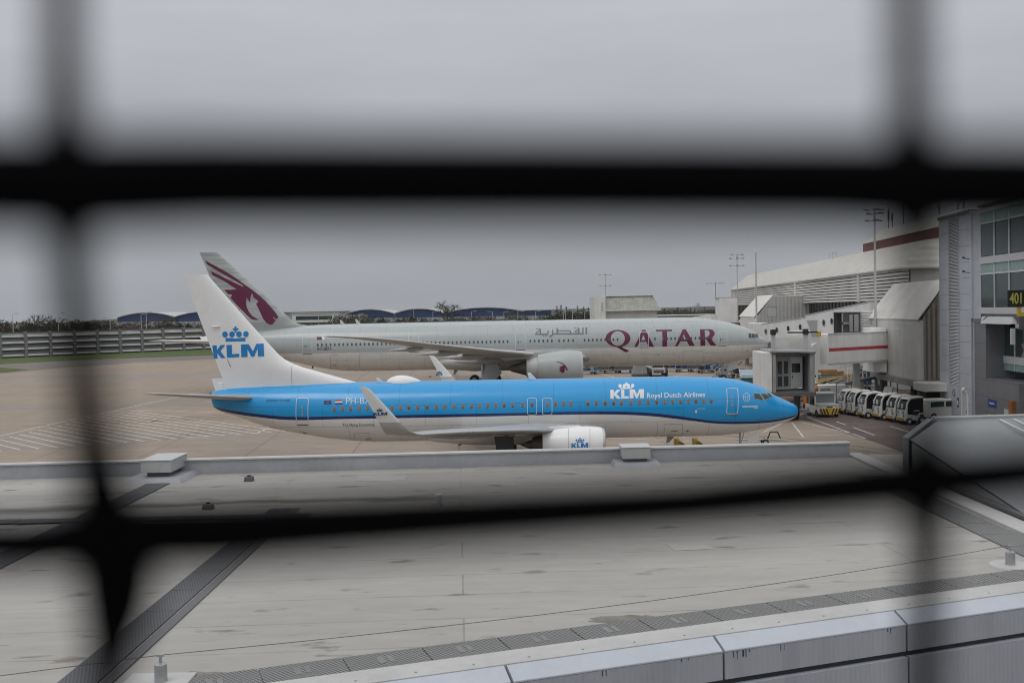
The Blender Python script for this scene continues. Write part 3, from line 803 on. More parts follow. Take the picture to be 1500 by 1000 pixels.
# Arabic word drawn as strokes
am = lambda x, y: (770 + x/15, 475 + y/15)
def stroke(pts, wd):
    out = []
    for (xa, ya), (xb, yb) in zip(pts[:-1], pts[1:]):
        d = Vector((xb-xa, yb-ya)); L_ = d.length; d /= L_; n = Vector((-d.y, d.x))*wd/2; e = d*wd*.3
        a = Vector((xa, ya))-e; b = Vector((xb, yb))+e
        out.append([[am(*(a+n)), am(*(b+n)), am(*(b-n)), am(*(a-n))]])
    return out
ar = []
for pts, wd in (([(1333, 78), (1333, 208)], 38), ([(1258, 80), (1258, 208), (990, 205), (700, 203)], 30), ([(1168, 100), (1168, 200)], 32), ([(1085, 160), (1120, 122), (1165, 118)], 20), ([(1085, 160), (1165, 172)], 16),
                ([(985, 195), (985, 150), (950, 138), (722, 138)], 24), ([(695, 92), (695, 208)], 38), ([(700, 205), (600, 208)], 24), ([(592, 130), (592, 225), (570, 250), (528, 262)], 30),
                ([(490, 145), (490, 214), (215, 216)], 26), ([(322, 100), (322, 214)], 34), ([(225, 212), (250, 165), (300, 140)], 22),
                ([(1075, 82), (1105, 82)], 16), ([(1135, 82), (1165, 82)], 16), ([(228, 97), (262, 97)], 15), ([(288, 97), (318, 97)], 15), ([(375, 250), (402, 250)], 20), ([(435, 250), (462, 250)], 20)):
    ar += stroke(pts, wd)
for i, s_ in enumerate(ar):
    pass
decal(Q, 'arabic_lettering', ar[:1], M_STEELT, dz=.3)
decal(Q, 'arabic_lettering', ar[1:], M_STEELT, dz=.3, off=.014)
decal(Q, 'lettering', text_loops('A7-BEH', 464, 485, 512.8, 512.4, bold=.01), M_TXT, off=.014)
fq = decal(Q, 'flag_marking', [[[(464, 493.2), (475.4, 493), (475.4, 497.4), (464, 497.6)]]], M_LET)
decal(Q, 'burgundy_band', [[[(464, 493.2), (471, 493.1), (472, 494.3), (471, 495.3), (472, 496.5), (471, 497.5), (464, 497.6)]]], M_BUR, fq, off=.016)

for x0, y0, x1, y1 in ((442.8, 494, 457.6, 517.6), (598, 491.2, 613.4, 514.6), (755, 488, 769.6, 512), (936.4, 485.8, 950.2, 508.4), (1051.4, 484.2, 1065, 505.8)):
    d_ = door(Q, x0, y0, x1, y1, 1, .62, M_LINE, handle=False, sill=False, dx=.5)
    decal(Q, 'handle', [[[(x0+3.4, y0+11), (x0+4.8, y0+11), (x0+4.8, y0+15), (x0+3.4, y0+15)]], [[(x0+6.4, y0+12), (x0+8.2, y0+12), (x0+8.2, y0+13.2), (x0+6.4, y0+13.2)]]], M_STEELT, d_, off=.016, dx=.5)
    decal(Q, 'sill', [[[(x0+.6, y1+.1), (x1-.4, y1), (x1-.4, y1+.9), (x0+.6, y1+1)]]], M_DGREY, d_, off=.016, dx=.5)
xs = [465.4 + 6.25*i for i in range(20)] + [619.5 + 6.2*i for i in range(21)] + [776.8 + 6.3*i for i in range(6)] + [819, 825.8, 832.6, 839.5] + [856.3 + 6.03*i for i in range(9)] + [959.4, 971.8, 977.4, 983, 989, 994.6, 1000.6, 1006.4, 1012.6, 1018.6, 1024.6, 1030.6, 1036.6, 1042.6]
for x in xs:
    if x > 744 and x < 755: continue
    y = 505.1 - .0179*(x-465.4)
    decal(Q, 'cabin_window', [[ell(x, y, 1.35, 2.25, 12)]], M_QPANE, off=.018)
fr = decal(Q, 'cockpit_window', [[[(1095.8, 487.6), (1110.8, 488.8), (1114, 492.4), (1105, 495), (1096.6, 495)]]], M_RING, off=.015, dx=.1, dz=.08)
for q4 in ([(1096.6, 488.2), (1100, 488.4), (1101, 494.4), (1097.2, 494.4)], [(1100.8, 488.5), (1105.4, 488.8), (1107, 493.8), (1101.8, 494.4)], [(1106.2, 488.9), (1110.4, 489.2), (1113.2, 492.2), (1107.8, 493.6)]):
    decal(Q, 'pane', [[q4]], M_GLASS, fr, off=.025, dx=.1, dz=.08)
decal(Q, 'cargo_door', [[rrect(1000, 514, 1030, 531, 1), rrect(1000.4, 514.4, 1029.6, 530.6, 1)]], M_GREY, off=.008)
decal(Q, 'cargo_door', [[rrect(484, 520, 495.5, 539, .8), rrect(484.4, 520.4, 495.1, 538.6, .8)]], M_GREY, off=.008)
decal(Q, 'cargo_door', [[rrect(527, 517.4, 560, 541, 1), rrect(527.4, 517.8, 559.6, 540.6, 1)]], M_GREY, off=.008)
decal(Q, 'vent', [[ell(942, 525, .9, .6, 8)], [ell(947.5, 525, .9, .6, 8)], [ell(964.6, 519.5, .8, 1, 8)], [ell(1095, 513.6, .8, .8, 8)], [[(487, 534.6), (493, 534.4), (493, 535.2), (487, 535.4)]], [ell(506, 535.5, .8, .5, 8)], [ell(521, 535.5, .8, .5, 8)]], M_DGREY, dx=.5)

# fin
zf = lambda p: Q.zc + (504.6 - p[1] - .0184*(p[0]-750))/QP
fl = [((p[0]-QX)/QP, zf(p)) for p in ((462,478),(436,473.6),(431,471.2),(418,459),(321.4,369.2))]
ft = [((p[0]-QX)/QP, zf(p)) for p in ((348,500),(295,369.2))]
fleq = pchip([z for _, z in fl], [x for x, _ in fl])
fteq = lambda z: ft[0][0] + (ft[1][0]-ft[0][0])*(z-ft[0][1])/(ft[1][1]-ft[0][1])
q0, q1 = fl[0][1]-.6, fl[-1][1]
ftq = lambda z: 1.1 - .7*(z-q0)/(q1-q0)
def finq(x, z):
    z = min(max(z, q0), q1); a, b = fleq(z), fteq(z); c = a-b; u = (a-x)/c
    return naca(min(max(u, 0.0), 1.0), ftq(z)/c)*c
secs = []
for i in range(25):
    z = q0 + (q1-q0)*(i/24)**1.5
    secs.append(((fleq(z), 0, z), (fteq(z), 0, z), ftq(z), (0, -1, 0)))
def tail_paint():
    t = NT('striped_grey_tail')
    nz_ = t.noise(.55, t.coord((.16, 1, 3.4), 0), 2, .4)
    c = t.mix(t.ramp(nz_, .46, .54), (.30, .33, .325), (.395, .42, .415))
    t.set(c, .35); return t.m
finqo = foil(secs, 'tail_fin', tail_paint(), Q.root)
om = lambda pts: [(285 + .13*x, 360 + .13*y) for x, y in pts]
ox = om([(118,162),(180,198),(250,235),(350,290),(450,352),(550,425),(640,488),(720,550),(800,622),(870,700),(920,760),(946,803),(928,826),(902,812),(880,798),(893,820),(918,832),(900,856),(880,882),(855,888),(815,872),(775,825),(745,760),(715,695),(690,648),(716,640),(710,612),(690,600),(665,585),(650,535),(632,572),(625,640),(606,612),(588,582),(581,640),(588,690),(610,740),(650,790),(725,834),(690,834),(645,826),(600,790),(540,730),(470,660),(405,585),(425,550),(378,545),(335,495),(410,495),(472,488),(420,455),(330,395),(205,333),(178,282),(270,325),(370,378),(470,425),(545,462),(550,448),(460,395),(360,340),(250,278),(140,210)])
decal(Q, 'antelope_emblem', [[ox]], M_BUR, finqo, finq, .02, dz=.5, dx=.5)
for s_ in (-1, 1):
    zt0 = 6.7
    foil([((-30.6, s_*.6, zt0-.2), (-37.6, s_*.6, zt0-.1), .8, (0, 0, 1)), ((-38.6, s_*10.4, zt0+.42), (-41.1, s_*10.4, zt0+.45), .24, (0, 0, 1)), ((-39.4, s_*10.8, zt0+.46), (-41.0, s_*10.8, zt0+.47), .08, (0, 0, 1))], 'tailplane', M_QW, Q.root)

def q_wing(s_):
    S = []
    for y, xl, xt, z, t in ((2.2, 13.6, -1.2, 3.75, 1.7), (3.1, 12.4, -1.2, 3.85, 1.55), (6, 9.2, -1.2, 4.15, 1.15), (9.9, 5.9, -1.6, 4.6, .85), (15, 1.7, -4.0, 5.25, .62), (21, -3.3, -7.4, 6.1, .45), (27, -8.6, -11.0, 7.0, .3), (30, -11.6, -13.2, 7.45, .2), (32.2, -15.4, -15.9, 7.75, .05)):
        S.append(((xl, s_*y, z), (xt, s_*y, z-.05), t, (0, .0, 1)))
    wg = foil(S, 'wing', M_WING, Q.root, camber=.012)
    MB().tube([(p[0]+.02, s_*p[1], p[2]+.02) for p in ((12.35, 3.1, 3.86), (9.1, 6, 4.16), (5.85, 9.9, 4.62), (1.65, 15, 5.27), (-3.35, 21, 6.12), (-8.6, 27, 7.02), (-11.6, 30, 7.46), (-15.3, 32.1, 7.75))], [.17, .15, .13, .11, .09, .07, .05, .02], 8).build('leading_edge', M_QW, wg, smooth=True)
    for y, xa, xb, r in ((6.8, 2.5, -4.4, .5), (12.2, .2, -5.2, .42), (17.2, -2.6, -7.6, .34), (22.6, -6.4, -10.4, .24)):
        z = 4.2 + .134*(y-6) - .55
        MB().revolve((xa, s_*y, z+.1), (xb-xa, 0, -.1), [(0, .03), (.12*(xa-xb), r*.8), (.35*(xa-xb), r), (.7*(xa-xb), r*.8), (.92*(xa-xb), r*.3), (xa-xb, .02)], 14).build('flap_fairing', M_WING, wg, smooth=True)
    return wg
q_wing(-1); q_wing(1)
bfq = MB().revolve((0, 0, 0), (-1, 0, 0), [(-14.5, .3), (-13, 1.6), (-10, 2.9), (-5, 3.35), (2, 3.35), (6, 2.6), (9, 1.3), (10.5, .2)], 36).build('belly_fairing', M_QW, Q.root, smooth=True)
bfq.scale = (1, 1, .42); bfq.location.z = 3.55
QE = [(.35, 1.62), (.02, 1.72), (-.02, 1.80), (.12, 1.90), (.6, 2.02), (1.4, 2.09), (2.6, 2.06), (4.0, 1.92), (5.4, 1.68), (5.42, 1.56), (4.6, 1.5)]
for s_ in (-1, 1):
    yq = 9.9; zc = CAM.z - (537.4-454)/(F/(139.2-yq)) if True else 0
    xf = (852.6-750)/(F/(139.2-yq)) - Q.Xc
    e = MB().revolve((xf, s_*yq, zc), (-1, 0, 0), QE[3:], 44, caps=False).build('engine', M_QG, Q.root, smooth=True, ang=50)
    MB().revolve((xf, s_*yq, zc), (-1, 0, 0), [(.9, 1.5)] + QE[:4] + [(.3, 1.95)], 44, caps=False).build('intake_lip', M_LGREY, e, smooth=True)
    MB().revolve((xf-1.0, s_*yq, zc), (1, 0, 0), [(0, 1.55), (.02, .4), (.5, .25), (.9, .02)], 28).build('fan', M_FAN, e, smooth=True)
    MB().revolve((xf-4.9, s_*yq, zc), (-1, 0, 0), [(0, 1.5), (1.0, 1.3), (1.9, 1.12), (1.95, 1.0), (1.4, .9)], 34).build('core_cowl', M_LGREY, e, smooth=True)
    MB().revolve((xf-6.7, s_*yq, zc), (-1, 0, 0), [(0, .95), (.8, .72), (1.9, .42), (2.4, .1)], 28).build('exhaust_nozzle', M_SOOT, e, smooth=True)
    foil([((xf-1.0, s_*yq, zc+1.7), (xf-9.5, s_*yq, zc+.9), .7, (0, 1, 0)), ((xf-2.0, s_*yq, zc+2.1), (xf-10.5, s_*yq, zc+1.6), .6, (0, 1, 0))], 'pylon', M_QG, e)
    if s_ < 0:
        es = esurf_mk(xf, yq, zc, QE)
        k = lambda x, y: (680 + x*.1333, 480 + y*.1333)
        decal(Q, 'antelope_emblem', [[[k(*p) for p in ((1000,368),(1040,372),(1085,388),(1115,415),(1140,462),(1128,470),(1112,445),(1102,432),(1106,470),(1096,486),(1076,496),(1062,482),(1042,480),(1060,462),(1040,452),(1062,440),(1042,432),(1070,418),(1098,412),(1070,392),(1035,378))]]], M_BUR, e, es, .03)
def gearq(name, x, y, axles, track, r, wd, ztop):
    o = MB().cyl((x, y, ztop), (x, y, r), .26, .2, 14).cyl((x+2.6, y, ztop-.3), (x+.2, y, r+.5), .13, None, 8).cyl((x-.2, y, ztop-.2), (x-1.6, y, ztop), .1, None, 8).build(name, M_LGREY, Q.root, smooth=True)
    if len(axles) > 1: MB().cyl((x+axles[0], y, r+.05), (x+axles[-1], y, r), .16, None, 10).build('bogie_beam', M_GREY, o, smooth=True)
    for dx_ in axles:
        for sy in (-1, 1): wheel(o, (x+dx_, y+sy*track, r), r, wd)
    return o
for s_ in (-1, 1):
    o = gearq('main_gear', -.6, s_*5.5, [-1.5, 0, 1.5], .7, .67, .5, 4.0)
    x0, x1 = (702-750)/12.1 - Q.Xc, (728-750)/12.1 - Q.Xc
    MB().prism([(x0, s_*6.5, 1.15), (x1-.55, s_*6.5, 1.1), (x1+.5, s_*6.5, 2.2), (x1-.1, s_*6.5, 3.5), (x0+.8, s_*6.5, 3.6)], (0, .08, 0)).build('gear_door', M_QG, o, bevel=.03)
o = gearq('nose_gear', (1058-750)/QP - Q.Xc, 0, [0], .36, .54, .42, 3.0)
MB().prism([((1064-750)/QP - Q.Xc, -.7, 1.5), ((1079-750)/QP - Q.Xc, -.7, 1.9), ((1079-750)/QP - Q.Xc, -.7, 3.0), ((1066-750)/QP - Q.Xc, -.7, 2.8)], (0, .06, 0)).build('gear_door', M_QW, o, bevel=.02)
blade(Q, 503, 473, .55, .6, M_QW); blade(Q, 526, 473, .6, .6, M_QW); blade(Q, 668, 543, .7, .6, M_QG, True); blade(Q, 458, 536, .3, .3, M_DGREY, True)
# keep the neighbouring wing-tip stand-off in view: a small static light on the nearer fin of each aircraft is left out (not visible)
# ================================================================== near flat-roofed building
ZR = 4.5
def roof_mat():
    t = NT('roof_membrane')
    rot = 0.0
    st = t.coord((.35, 2.2, 1), rot)
    c = t.mix(t.ramp(t.noise(.35, st, 6), .35, .65), (.325, .314, .294), (.372, .361, .34))
    c = t.mix(1.0, c, t.ramp(t.noise(2.2, t.coord((.5, 1.3, 1), rot), 6, .65), .3, .7, .92, 1.04), 'MULTIPLY')
    br = t.n('TexBrick', Scale=1.0); br.offset = .37
    t.l(t.coord((1, 1, 1), rot), br.inputs['Vector'])
    for k, v in (('Brick Width', 15.0), ('Row Height', 1.55), ('Mortar Size', .024), ('Mortar Smooth', .4), ('Bias', 0.0)): br.inputs[k].default_value = v
    br.inputs['Color1'].default_value = (0, 0, 0, 1); br.inputs['Color2'].default_value = (.12, .12, .12, 1); br.inputs['Mortar'].default_value = (1, 1, 1, 1)
    wob = t.ramp(t.noise(.8), .38, .62, .25, .9)
    c = t.mix(t.math('MULTIPLY', br.outputs['Color'], wob), c, (.20, .19, .18))
    # dirt: small elongated spots and rusty smears
    sp = t.ramp(t.noise(1.15, t.coord((.62, 1.5, 1), rot), 4, .55), .625, .70, 0, .75)
    c = t.mix(sp, c, (.13, .115, .10))
    sp2 = t.ramp(t.noise(2.6, t.coord((.5, 2.4, 1), rot), 3, .5), .68, .74, 0, .5)
    c = t.mix(sp2, c, (.17, .15, .135))
    ru = t.ramp(t.noise(.5, t.coord((1, 1.6, 1)), 5, .7), .60, .72, 0, .22)
    c = t.mix(ru, c, (.36, .27, .20))
    # damp low line across the roof
    sep = t.n('SeparateXYZ'); t.l(t.coord((1, 1, 1), rot), sep.inputs[0])
    wv = t.math('ADD', sep.outputs[1], t.ramp(t.noise(.45, t.coord((.6, 1, 1)), 4), .2, .8, -.6, .6))
    d = t.math('ABSOLUTE', t.math('SUBTRACT', wv, 30.9))
    band = t.math('MULTIPLY', t.ramp(d, .05, .6, .95, 0), t.ramp(sep.outputs[0], -1.5, 1.5, 1, 0))
    c = t.mix(band, c, (.12, .115, .105))
    d2 = t.math('ABSOLUTE', t.math('SUBTRACT', wv, 33.2))
    c = t.mix(t.math('MULTIPLY', t.ramp(d2, .0, .9, .28, 0), t.ramp(t.noise(.3), .4, .6)), c, (.15, .14, .13))
    t.set(c, t.ramp(t.noise(.4, st), .35, .65, .55, .8), 0.0, .35)
    t.bump(t.noise(.7, st, 3), .10, .03)
    return t.m
M_ROOF = roof_mat()
M_PATCH = [mat('patch_pale', (.385, .375, .352), .7, var=.15), mat('patch_grey', (.352, .342, .32), .7, var=.18)]
def mat_pad():
    t = NT('rubber_walkway')
    ck = t.n('TexChecker', Scale=24.0); t.l(t.coord((1, 1, 1), rad(20)), ck.inputs['Vector'])
    ck.inputs['Color1'].default_value = (.07, .072, .075, 1); ck.inputs['Color2'].default_value = (.27, .27, .268, 1)
    c = t.mix(t.ramp(t.noise(.8, None, 5), .4, .7, 0, .5), ck.outputs['Color'], (.15, .15, .148))
    t.set(c, .8, 0.0, .3); t.bump(ck.outputs['Fac'], .5, .02); return t.m
def mat_pad2():
    t = NT('ribbed_walkway')
    wv = t.n('TexWave', Scale=6.0); wv.wave_type = 'BANDS'; wv.bands_direction = 'X'; t.l(t.tc.outputs['Object'], wv.inputs['Vector'])
    c = t.mix(wv.outputs['Fac'], (.088, .09, .10), (.125, .126, .135))
    c = t.mix(t.ramp(t.noise(.7, None, 5), .4, .7, 0, .5), c, (.13, .13, .13))
    t.set(c, .8, 0.0, .3); t.bump(wv.outputs['Fac'], .4, .02); return t.m
M_PAD, M_PAD2 = mat_pad(), mat_pad2()
M_WEAR = mat('worn_pad_rib', (.21, .21, .208), .8)
M_COPE = mat('coping_light', (.47, .465, .455), .5, var=.14, dirt=.2)
M_CLAD = mat('cladding_blue_grey', (.45, .48, .535), .38, var=.08, dirt=.10)
M_CLADR = corr('ribbed_cladding', (.34, .365, .415), 'X', .10, .42, .10, .2, dirt=.35)
M_PARA = mat('parapet_grey', (.33, .34, .365), .5, var=.16, sc_=.5, dirt=.2)
NA, NB = Vector((-2.66, 16.5, 0)), Vector((10.3, 21.2, 0))
TN = (NB-NA).normalized(); NN = Vector((TN.y, -TN.x, 0))
ANG = math.atan2(TN.y, TN.x)
bld = empty('flat_roof_building', (NA.x, NA.y, 0), ANG)
tag(bld, 'low building with a stained pale flat roof and blue-grey metal edge cladding, nearest the camera', 'building')
BM = Matrix.Translation(NA) @ Matrix.Rotation(ANG, 4, 'Z'); BI = BM.inverted()
def bl(x, y, z): return BI @ Vector((x, y, z))
fa, fb = P(0, 677.5, z=5.03), P(1237, 645.5, z=5.03)   # far upper edge of the parapet coping
fd = (fb-fa).normalized(); fL = fa - fd*14; fR = fb
def rp(name, pts, m, z, **kw):     # flat sheet on the building given in world coordinates
    o = MB().poly([bl(p[0], p[1], z) for p in pts]).build(name, m, bld, fix=False)
    if o.data.polygons[0].normal.z < 0: o.data.flip_normals()
    return o
nl = lambda s_: NA + TN*s_ - NN*(-.7)
MRF = Matrix.Rotation(math.atan2(fd.y, fd.x), 4, 'Z'); MRI = MRF.inverted()
rpts = [NA - TN*15 + NN*.9, NA + TN*21 + NN*.9, Vector((16.8, 37.8, 0)), fR + Vector((0, .3, 0)), fL + Vector((0, .3, 0))]
ro = MB().poly([MRI @ Vector((p.x, p.y, ZR)) for p in rpts]).build('roof', M_ROOF, bld, fix=False)
if ro.data.polygons[0].normal.z < 0: ro.data.flip_normals()
ro.matrix_basis = BI @ MRF          # the membrane is laid along the far edge
# far parapet
pd = Vector((-fd.y, fd.x, 0))
def wbox(a, b, nrm, t0, t1, z0, z1):  # wall from a to b, thickness along nrm
    pts = [a + nrm*t0, b + nrm*t0, b + nrm*t1, a + nrm*t1]
    return [bl(p.x, p.y, z0) for p in pts] + [bl(p.x, p.y, z1) for p in pts]
MB().hexa(wbox(fL, fR + fd*.05, pd, -.36, -.02, 0, 4.97)).build('parapet', M_PARA, bld)
MB().hexa(wbox(fL - fd*.02, fR + fd*.08, pd, -.42, 0, 4.972, 5.03)).build('parapet_coping', M_COPE, bld, bevel=.01)
# near edge: mats, light kerb, sloped and ribbed cladding panels, lower wall
e0, e1 = -13.0, 20.5
n_m = 26
L1 = (e1-e0)/n_m
for i in range(n_m):
    a = e0 + i*L1
    if a + L1 < -9.5 or a > 15.5: continue
    o = MB().box(a+.012, -.74, ZR+.004, a+L1-.012, 0, ZR+.03).build('walkway_mat', M_PAD, bld)
    if -5 < a < 13:
        MB().box(a+.5, -.52, ZR+.031, a+.60, -.2, ZR+.036).box(a+.66, -.5, ZR+.031, a+.74, -.22, ZR+.036).build('wear_strip', M_WEAR, o)
MB().box(e0, -1.34, 3.6, e1, -.742, ZR+.045).build('roof_kerb', M_COPE, bld, bevel=.01)
JO = [-13.0, -9.1, -5.55, -2.0, 1.68, 5.28, 8.85, 12.4, 16.0, 20.5]
# joints measured in the photograph: first two visible ones
def joint_s(px, py, z): p = P(px, py, z=z) - NA; return p.dot(TN)
j1, j2 = joint_s(1052, 934, 4.53), joint_s(1309, 893, 4.53)
pitch_ = j2 - j1
JO = [j1 + k*pitch_ for k in range(-4, 5)]
M_BLK = mat('joint_gasket', (.035, .035, .038), .7)
for a, b in zip(JO[:-1], JO[1:]):
    o = MB().hexa([(a+.022, -1.66, 4.345), (b-.022, -1.66, 4.345), (b-.022, -1.345, 4.3), (a+.022, -1.345, 4.3), (a+.022, -1.66, 4.375), (b-.022, -1.66, 4.375), (b-.022, -1.345, 4.53), (a+.022, -1.345, 4.53)]).build('coping_panel', M_CLAD, bld, bevel=.008)
    MB().box(a+.022, -1.655, 3.90, b-.022, -1.40, 4.34).build('ribbed_panel', M_CLADR, bld, bevel=.006)
    MB().box(a+.022, -1.70, .0, b-.022, -1.40, 3.81).build('wall_panel', M_CLADR, bld, bevel=.006)
MB().box(JO[0], -1.60, .02, JO[-1], -1.36, 4.30).build('backing_wall', M_BLK, bld)
r_ = random.Random(3)
for a, b in zip(JO[:-1], JO[1:]):
    for k in range(4):
        x = a + (b-a)*(k+.5)/4
        if -4 < x < 12: MB().cyl((x, -1.18, ZR+.045), (x, -1.18, ZR+.056), .018, None, 8).build('fixing_bolt', M_GREY, bld)
for k in range(22):   # black run-off streaks under the coping edge
    x = j1 + pitch_*r_.choice([-1.02, -.96, -.2, .06, .1, .16, .3, .9, -.6, .12, -.97]) + r_.uniform(-.1, .1); l_ = r_.uniform(.03, .13)
    B((x, -1.6575, 4.34-l_, x+r_.uniform(.006, .018), -1.6555, 4.341)).build('run_off_stain', M_BLK, bld)
# ponding stain by the mats
def blob(cx, cy, rx, ry, z, seed, n=28):
    r2 = random.Random(seed); return [(cx + rx*math.cos(2*PI*i/n)*(1+.25*r2.uniform(-1, 1)), cy + ry*math.sin(2*PI*i/n)*(1+.25*r2.uniform(-1, 1)), z) for i in range(n)]
M_POND = mat('silt_stain', (.22, .20, .175), .75, var=.4, sc_=2)
for (s_, w_) in ((5.0, .55), (-3.6+1.3, .5)):
    p = NA + TN*s_ - NN*.1
    MB().poly([bl(*q_) for q_ in blob(p.x, p.y, w_*1.3, w_*.42, ZR+.003, int(s_*10))]).build('silt_patch', M_POND, bld, fix=False)
for i, (px_, py_, w_, d_, rz_) in enumerate(((560, 700, 1.6, 1.1, 2), (820, 690, 1.0, .8, 4), (1010, 800, .9, .7, 8), (1180, 760, 1.5, 1.0, 3))):
    p = P(px_, py_, z=ZR); o = B((-w_/2, -d_/2, 0, w_/2, d_/2, .006)).build('membrane_patch', M_PATCH[i % 2], bld)
    o.matrix_basis = BI @ Matrix.Translation((p.x, p.y, ZR+.002)) @ Matrix.Rotation(rad(rz_), 4, 'Z')
# right and left walkway strips, kerb along the right edge
for i in range(9):
    y0 = 21.9 + i*1.25
    MB().hexa([bl(x, y, z) for z in (ZR+.004, ZR+.03) for x, y in ((10.75, y0), (11.62, y0), (11.62, y0+1.23), (10.75, y0+1.23))]).build('walkway_mat', M_PAD, bld)
MB().hexa([bl(x, y, z) for z in (ZR-.3, ZR+.09) for x, y in ((11.64, 21.7), (12.3, 21.9), (12.45, 37.9), (11.95, 38.0))]).build('edge_kerb', M_COPE, bld, bevel=.02)
for x0, x1, y0, y1, nn in ((-6.85, -6.25, 13.5, 29.5, 11), (-12.0, -11.25, 22, 34.6, 9)):
    for i in range(nn):
        a = y0 + (y1-y0)*i/nn; b = y0 + (y1-y0)*(i+1)/nn - .02
        MB().hexa([bl(x, y, z) for z in (ZR+.004, ZR+.028) for x, y in ((x0, a), (x1, a), (x1, b), (x0, b))]).build('walkway_mat', M_PAD2, bld)
MB().hexa([bl(x, y, z) for z in (ZR+.004, ZR+.026) for x, y in ((-6.2, 13.5), (-6.02, 13.5), (-6.02, 29.5), (-6.2, 29.5))]).build('cable_tray', M_DGREY, bld)
for i in range(5):
    a = -18.5 + i*2.6
    if -12.2 < a + 1.3 < -11.0: a += .0
    MB().hexa([bl(x, y, z) for z in (ZR+.03, ZR+.045) for x, y in ((a, 27.9+.02*i), (a+2.55, 27.95+.02*i), (a+2.55, 28.5+.02*i), (a, 28.45+.02*i))]).build('walkway_mat', M_PAD2, bld)

# mono-pitch metal roof at the right edge of the building
mp2 = empty('metal_roof_annexe', (12.46, 25, 0))
tag(mp2, 'grey standing-seam pitched roof rising from the right edge of the pale flat roof', 'building')
ml = lambda x, y, z: (x-12.46, y-25, z)
sl_ = lambda y: 4.75 + .13*(y-26)
c0, c1 = (12.48, 20.0), (12.48, 33.2)
f0 = P(1374, 615.7, z=5.95); f1 = P(1500, 610, z=6.05); f1 = f0 + (f1-f0)*3
M_MROOF = mat('weathered_metal_roof', (.20, .215, .225), .42, var=.22, sc_=.35, dirt=.25)
MB().poly([ml(12.48, 19.5, sl_(19.5)), ml(30, 19.5, sl_(19.5)), ml(f1.x, f1.y, f1.z), ml(f0.x, f0.y, f0.z), ml(12.48, 33.2, 5.62)]).build('roof_sheet', M_MROOF, mp2)
MB().hexa([ml(12.48, 19.5, 0), ml(12.56, 19.5, 0), ml(12.56, 33.1, 0), ml(12.48, 33.1, 0), ml(12.48, 19.5, sl_(19.5)-.04), ml(12.56, 19.5, sl_(19.5)-.04), ml(12.56, 33.1, 5.55), ml(12.48, 33.1, 5.55)]).build('side_wall', M_GREY, mp2)
MB().hexa([ml(12.36, 21.9, 4.6), ml(12.46, 21.9, 4.6), ml(12.46, 33.0, 4.6), ml(12.36, 33.0, 4.6), ml(12.36, 21.9, 4.68), ml(12.46, 21.9, 4.72), ml(12.46, 33.0, 4.72), ml(12.36, 33.0, 4.68)]).build('flashing', M_DGREY, mp2)
MB().hexa([ml(f0.x-.1, f0.y-.02, 5.92), ml(f1.x, f1.y-.02, 6.0), ml(f1.x, f1.y+.35, 6.0), ml(f0.x-.1, f0.y+.35, 5.92), ml(f0.x-.1, f0.y-.02, 6.06), ml(f1.x, f1.y-.02, 6.2), ml(f1.x, f1.y+.35, 6.2), ml(f0.x-.1, f0.y+.35, 6.06)]).build('ridge_capping', M_GREY, mp2, bevel=.02)
MB().hexa([ml(f0.x-.1, f0.y+.02, 0), ml(f1.x, f1.y+.02, 0), ml(f1.x, f1.y+.3, 0), ml(f0.x-.1, f0.y+.3, 0), ml(f0.x-.1, f0.y+.02, 5.91), ml(f1.x, f1.y+.02, 5.99), ml(f1.x, f1.y+.3, 5.99), ml(f0.x-.1, f0.y+.3, 5.91)]).build('rear_wall', M_GREY, mp2)
MB().hexa([ml(12.40, 33.15, 0), ml(f0.x-.16, f0.y, 0), ml(f0.x-.3, f0.y+.2, 0), ml(12.3, 33.4, 0), ml(12.40, 33.15, 5.70), ml(f0.x-.16, f0.y, 6.02), ml(f0.x-.3, f0.y+.2, 6.02), ml(12.3, 33.4, 5.70)]).build('hip_flashing', M_MROOF, mp2, bevel=.02)
pl = Vector((0, 0, 0))
for i in range(16):
    x = 16.15 + i*.47
    ya, yb = 22.0, f0.y - .5 + (x-f0.x)*.03
    za, zb = sl_(ya)+.0, 5.88
    MB().hexa([ml(x, ya, sl_(ya)), ml(x+.09, ya, sl_(ya)), ml(x+.09, yb, zb), ml(x, yb, zb), ml(x, ya, sl_(ya)+.09), ml(x+.09, ya, sl_(ya)+.09), ml(x+.09, yb, zb+.13), ml(x, yb, zb+.13)]).build('roof_rib', M_LGREY, mp2)
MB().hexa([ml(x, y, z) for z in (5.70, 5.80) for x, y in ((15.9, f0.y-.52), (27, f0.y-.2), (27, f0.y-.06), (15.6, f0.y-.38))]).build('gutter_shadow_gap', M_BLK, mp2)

# things standing on the roof
def vent_cowl(x0, x1, y0, y1, zb, zt, pl, label):
    e = empty('roof_vent', ((x0+x1)/2, (y0+y1)/2, ZR)); a, b = (x1-x0)/2, (y1-y0)/2
    MB().box(-a, -b, zb-ZR, a, b, zt-ZR-.03).build('cowl', M_VENT, e, bevel=.012)
    MB().box(-a-.03, -b-.03, zt-ZR-.028, a+.03, b+.03, zt-ZR).build('cowl_lid', M_LGREY, e, bevel=.008)
    MB().box(-a*.72, -b*.78, .1, a*.72, b*.78, zb-ZR-.002).build('neck', M_DGREY, e)
    MB().hexa([(-a-pl, -b-pl, 0), (a+pl, -b-pl, 0), (a+pl, b+pl*.4, 0), (-a-pl, b+pl*.4, 0), (-a-pl*.75, -b-pl*.75, .15), (a+pl*.75, -b-pl*.75, .15), (a+pl*.75, b+pl*.3, .15), (-a-pl*.75, b+pl*.3, .15)]).build('plinth', M_PARA, e)
    return tag(e, label, 'roof vent', 'box vents on the flat roof')
M_VENT = mat('vent_grey', (.36, .365, .36), .5, var=.14, dirt=.2)
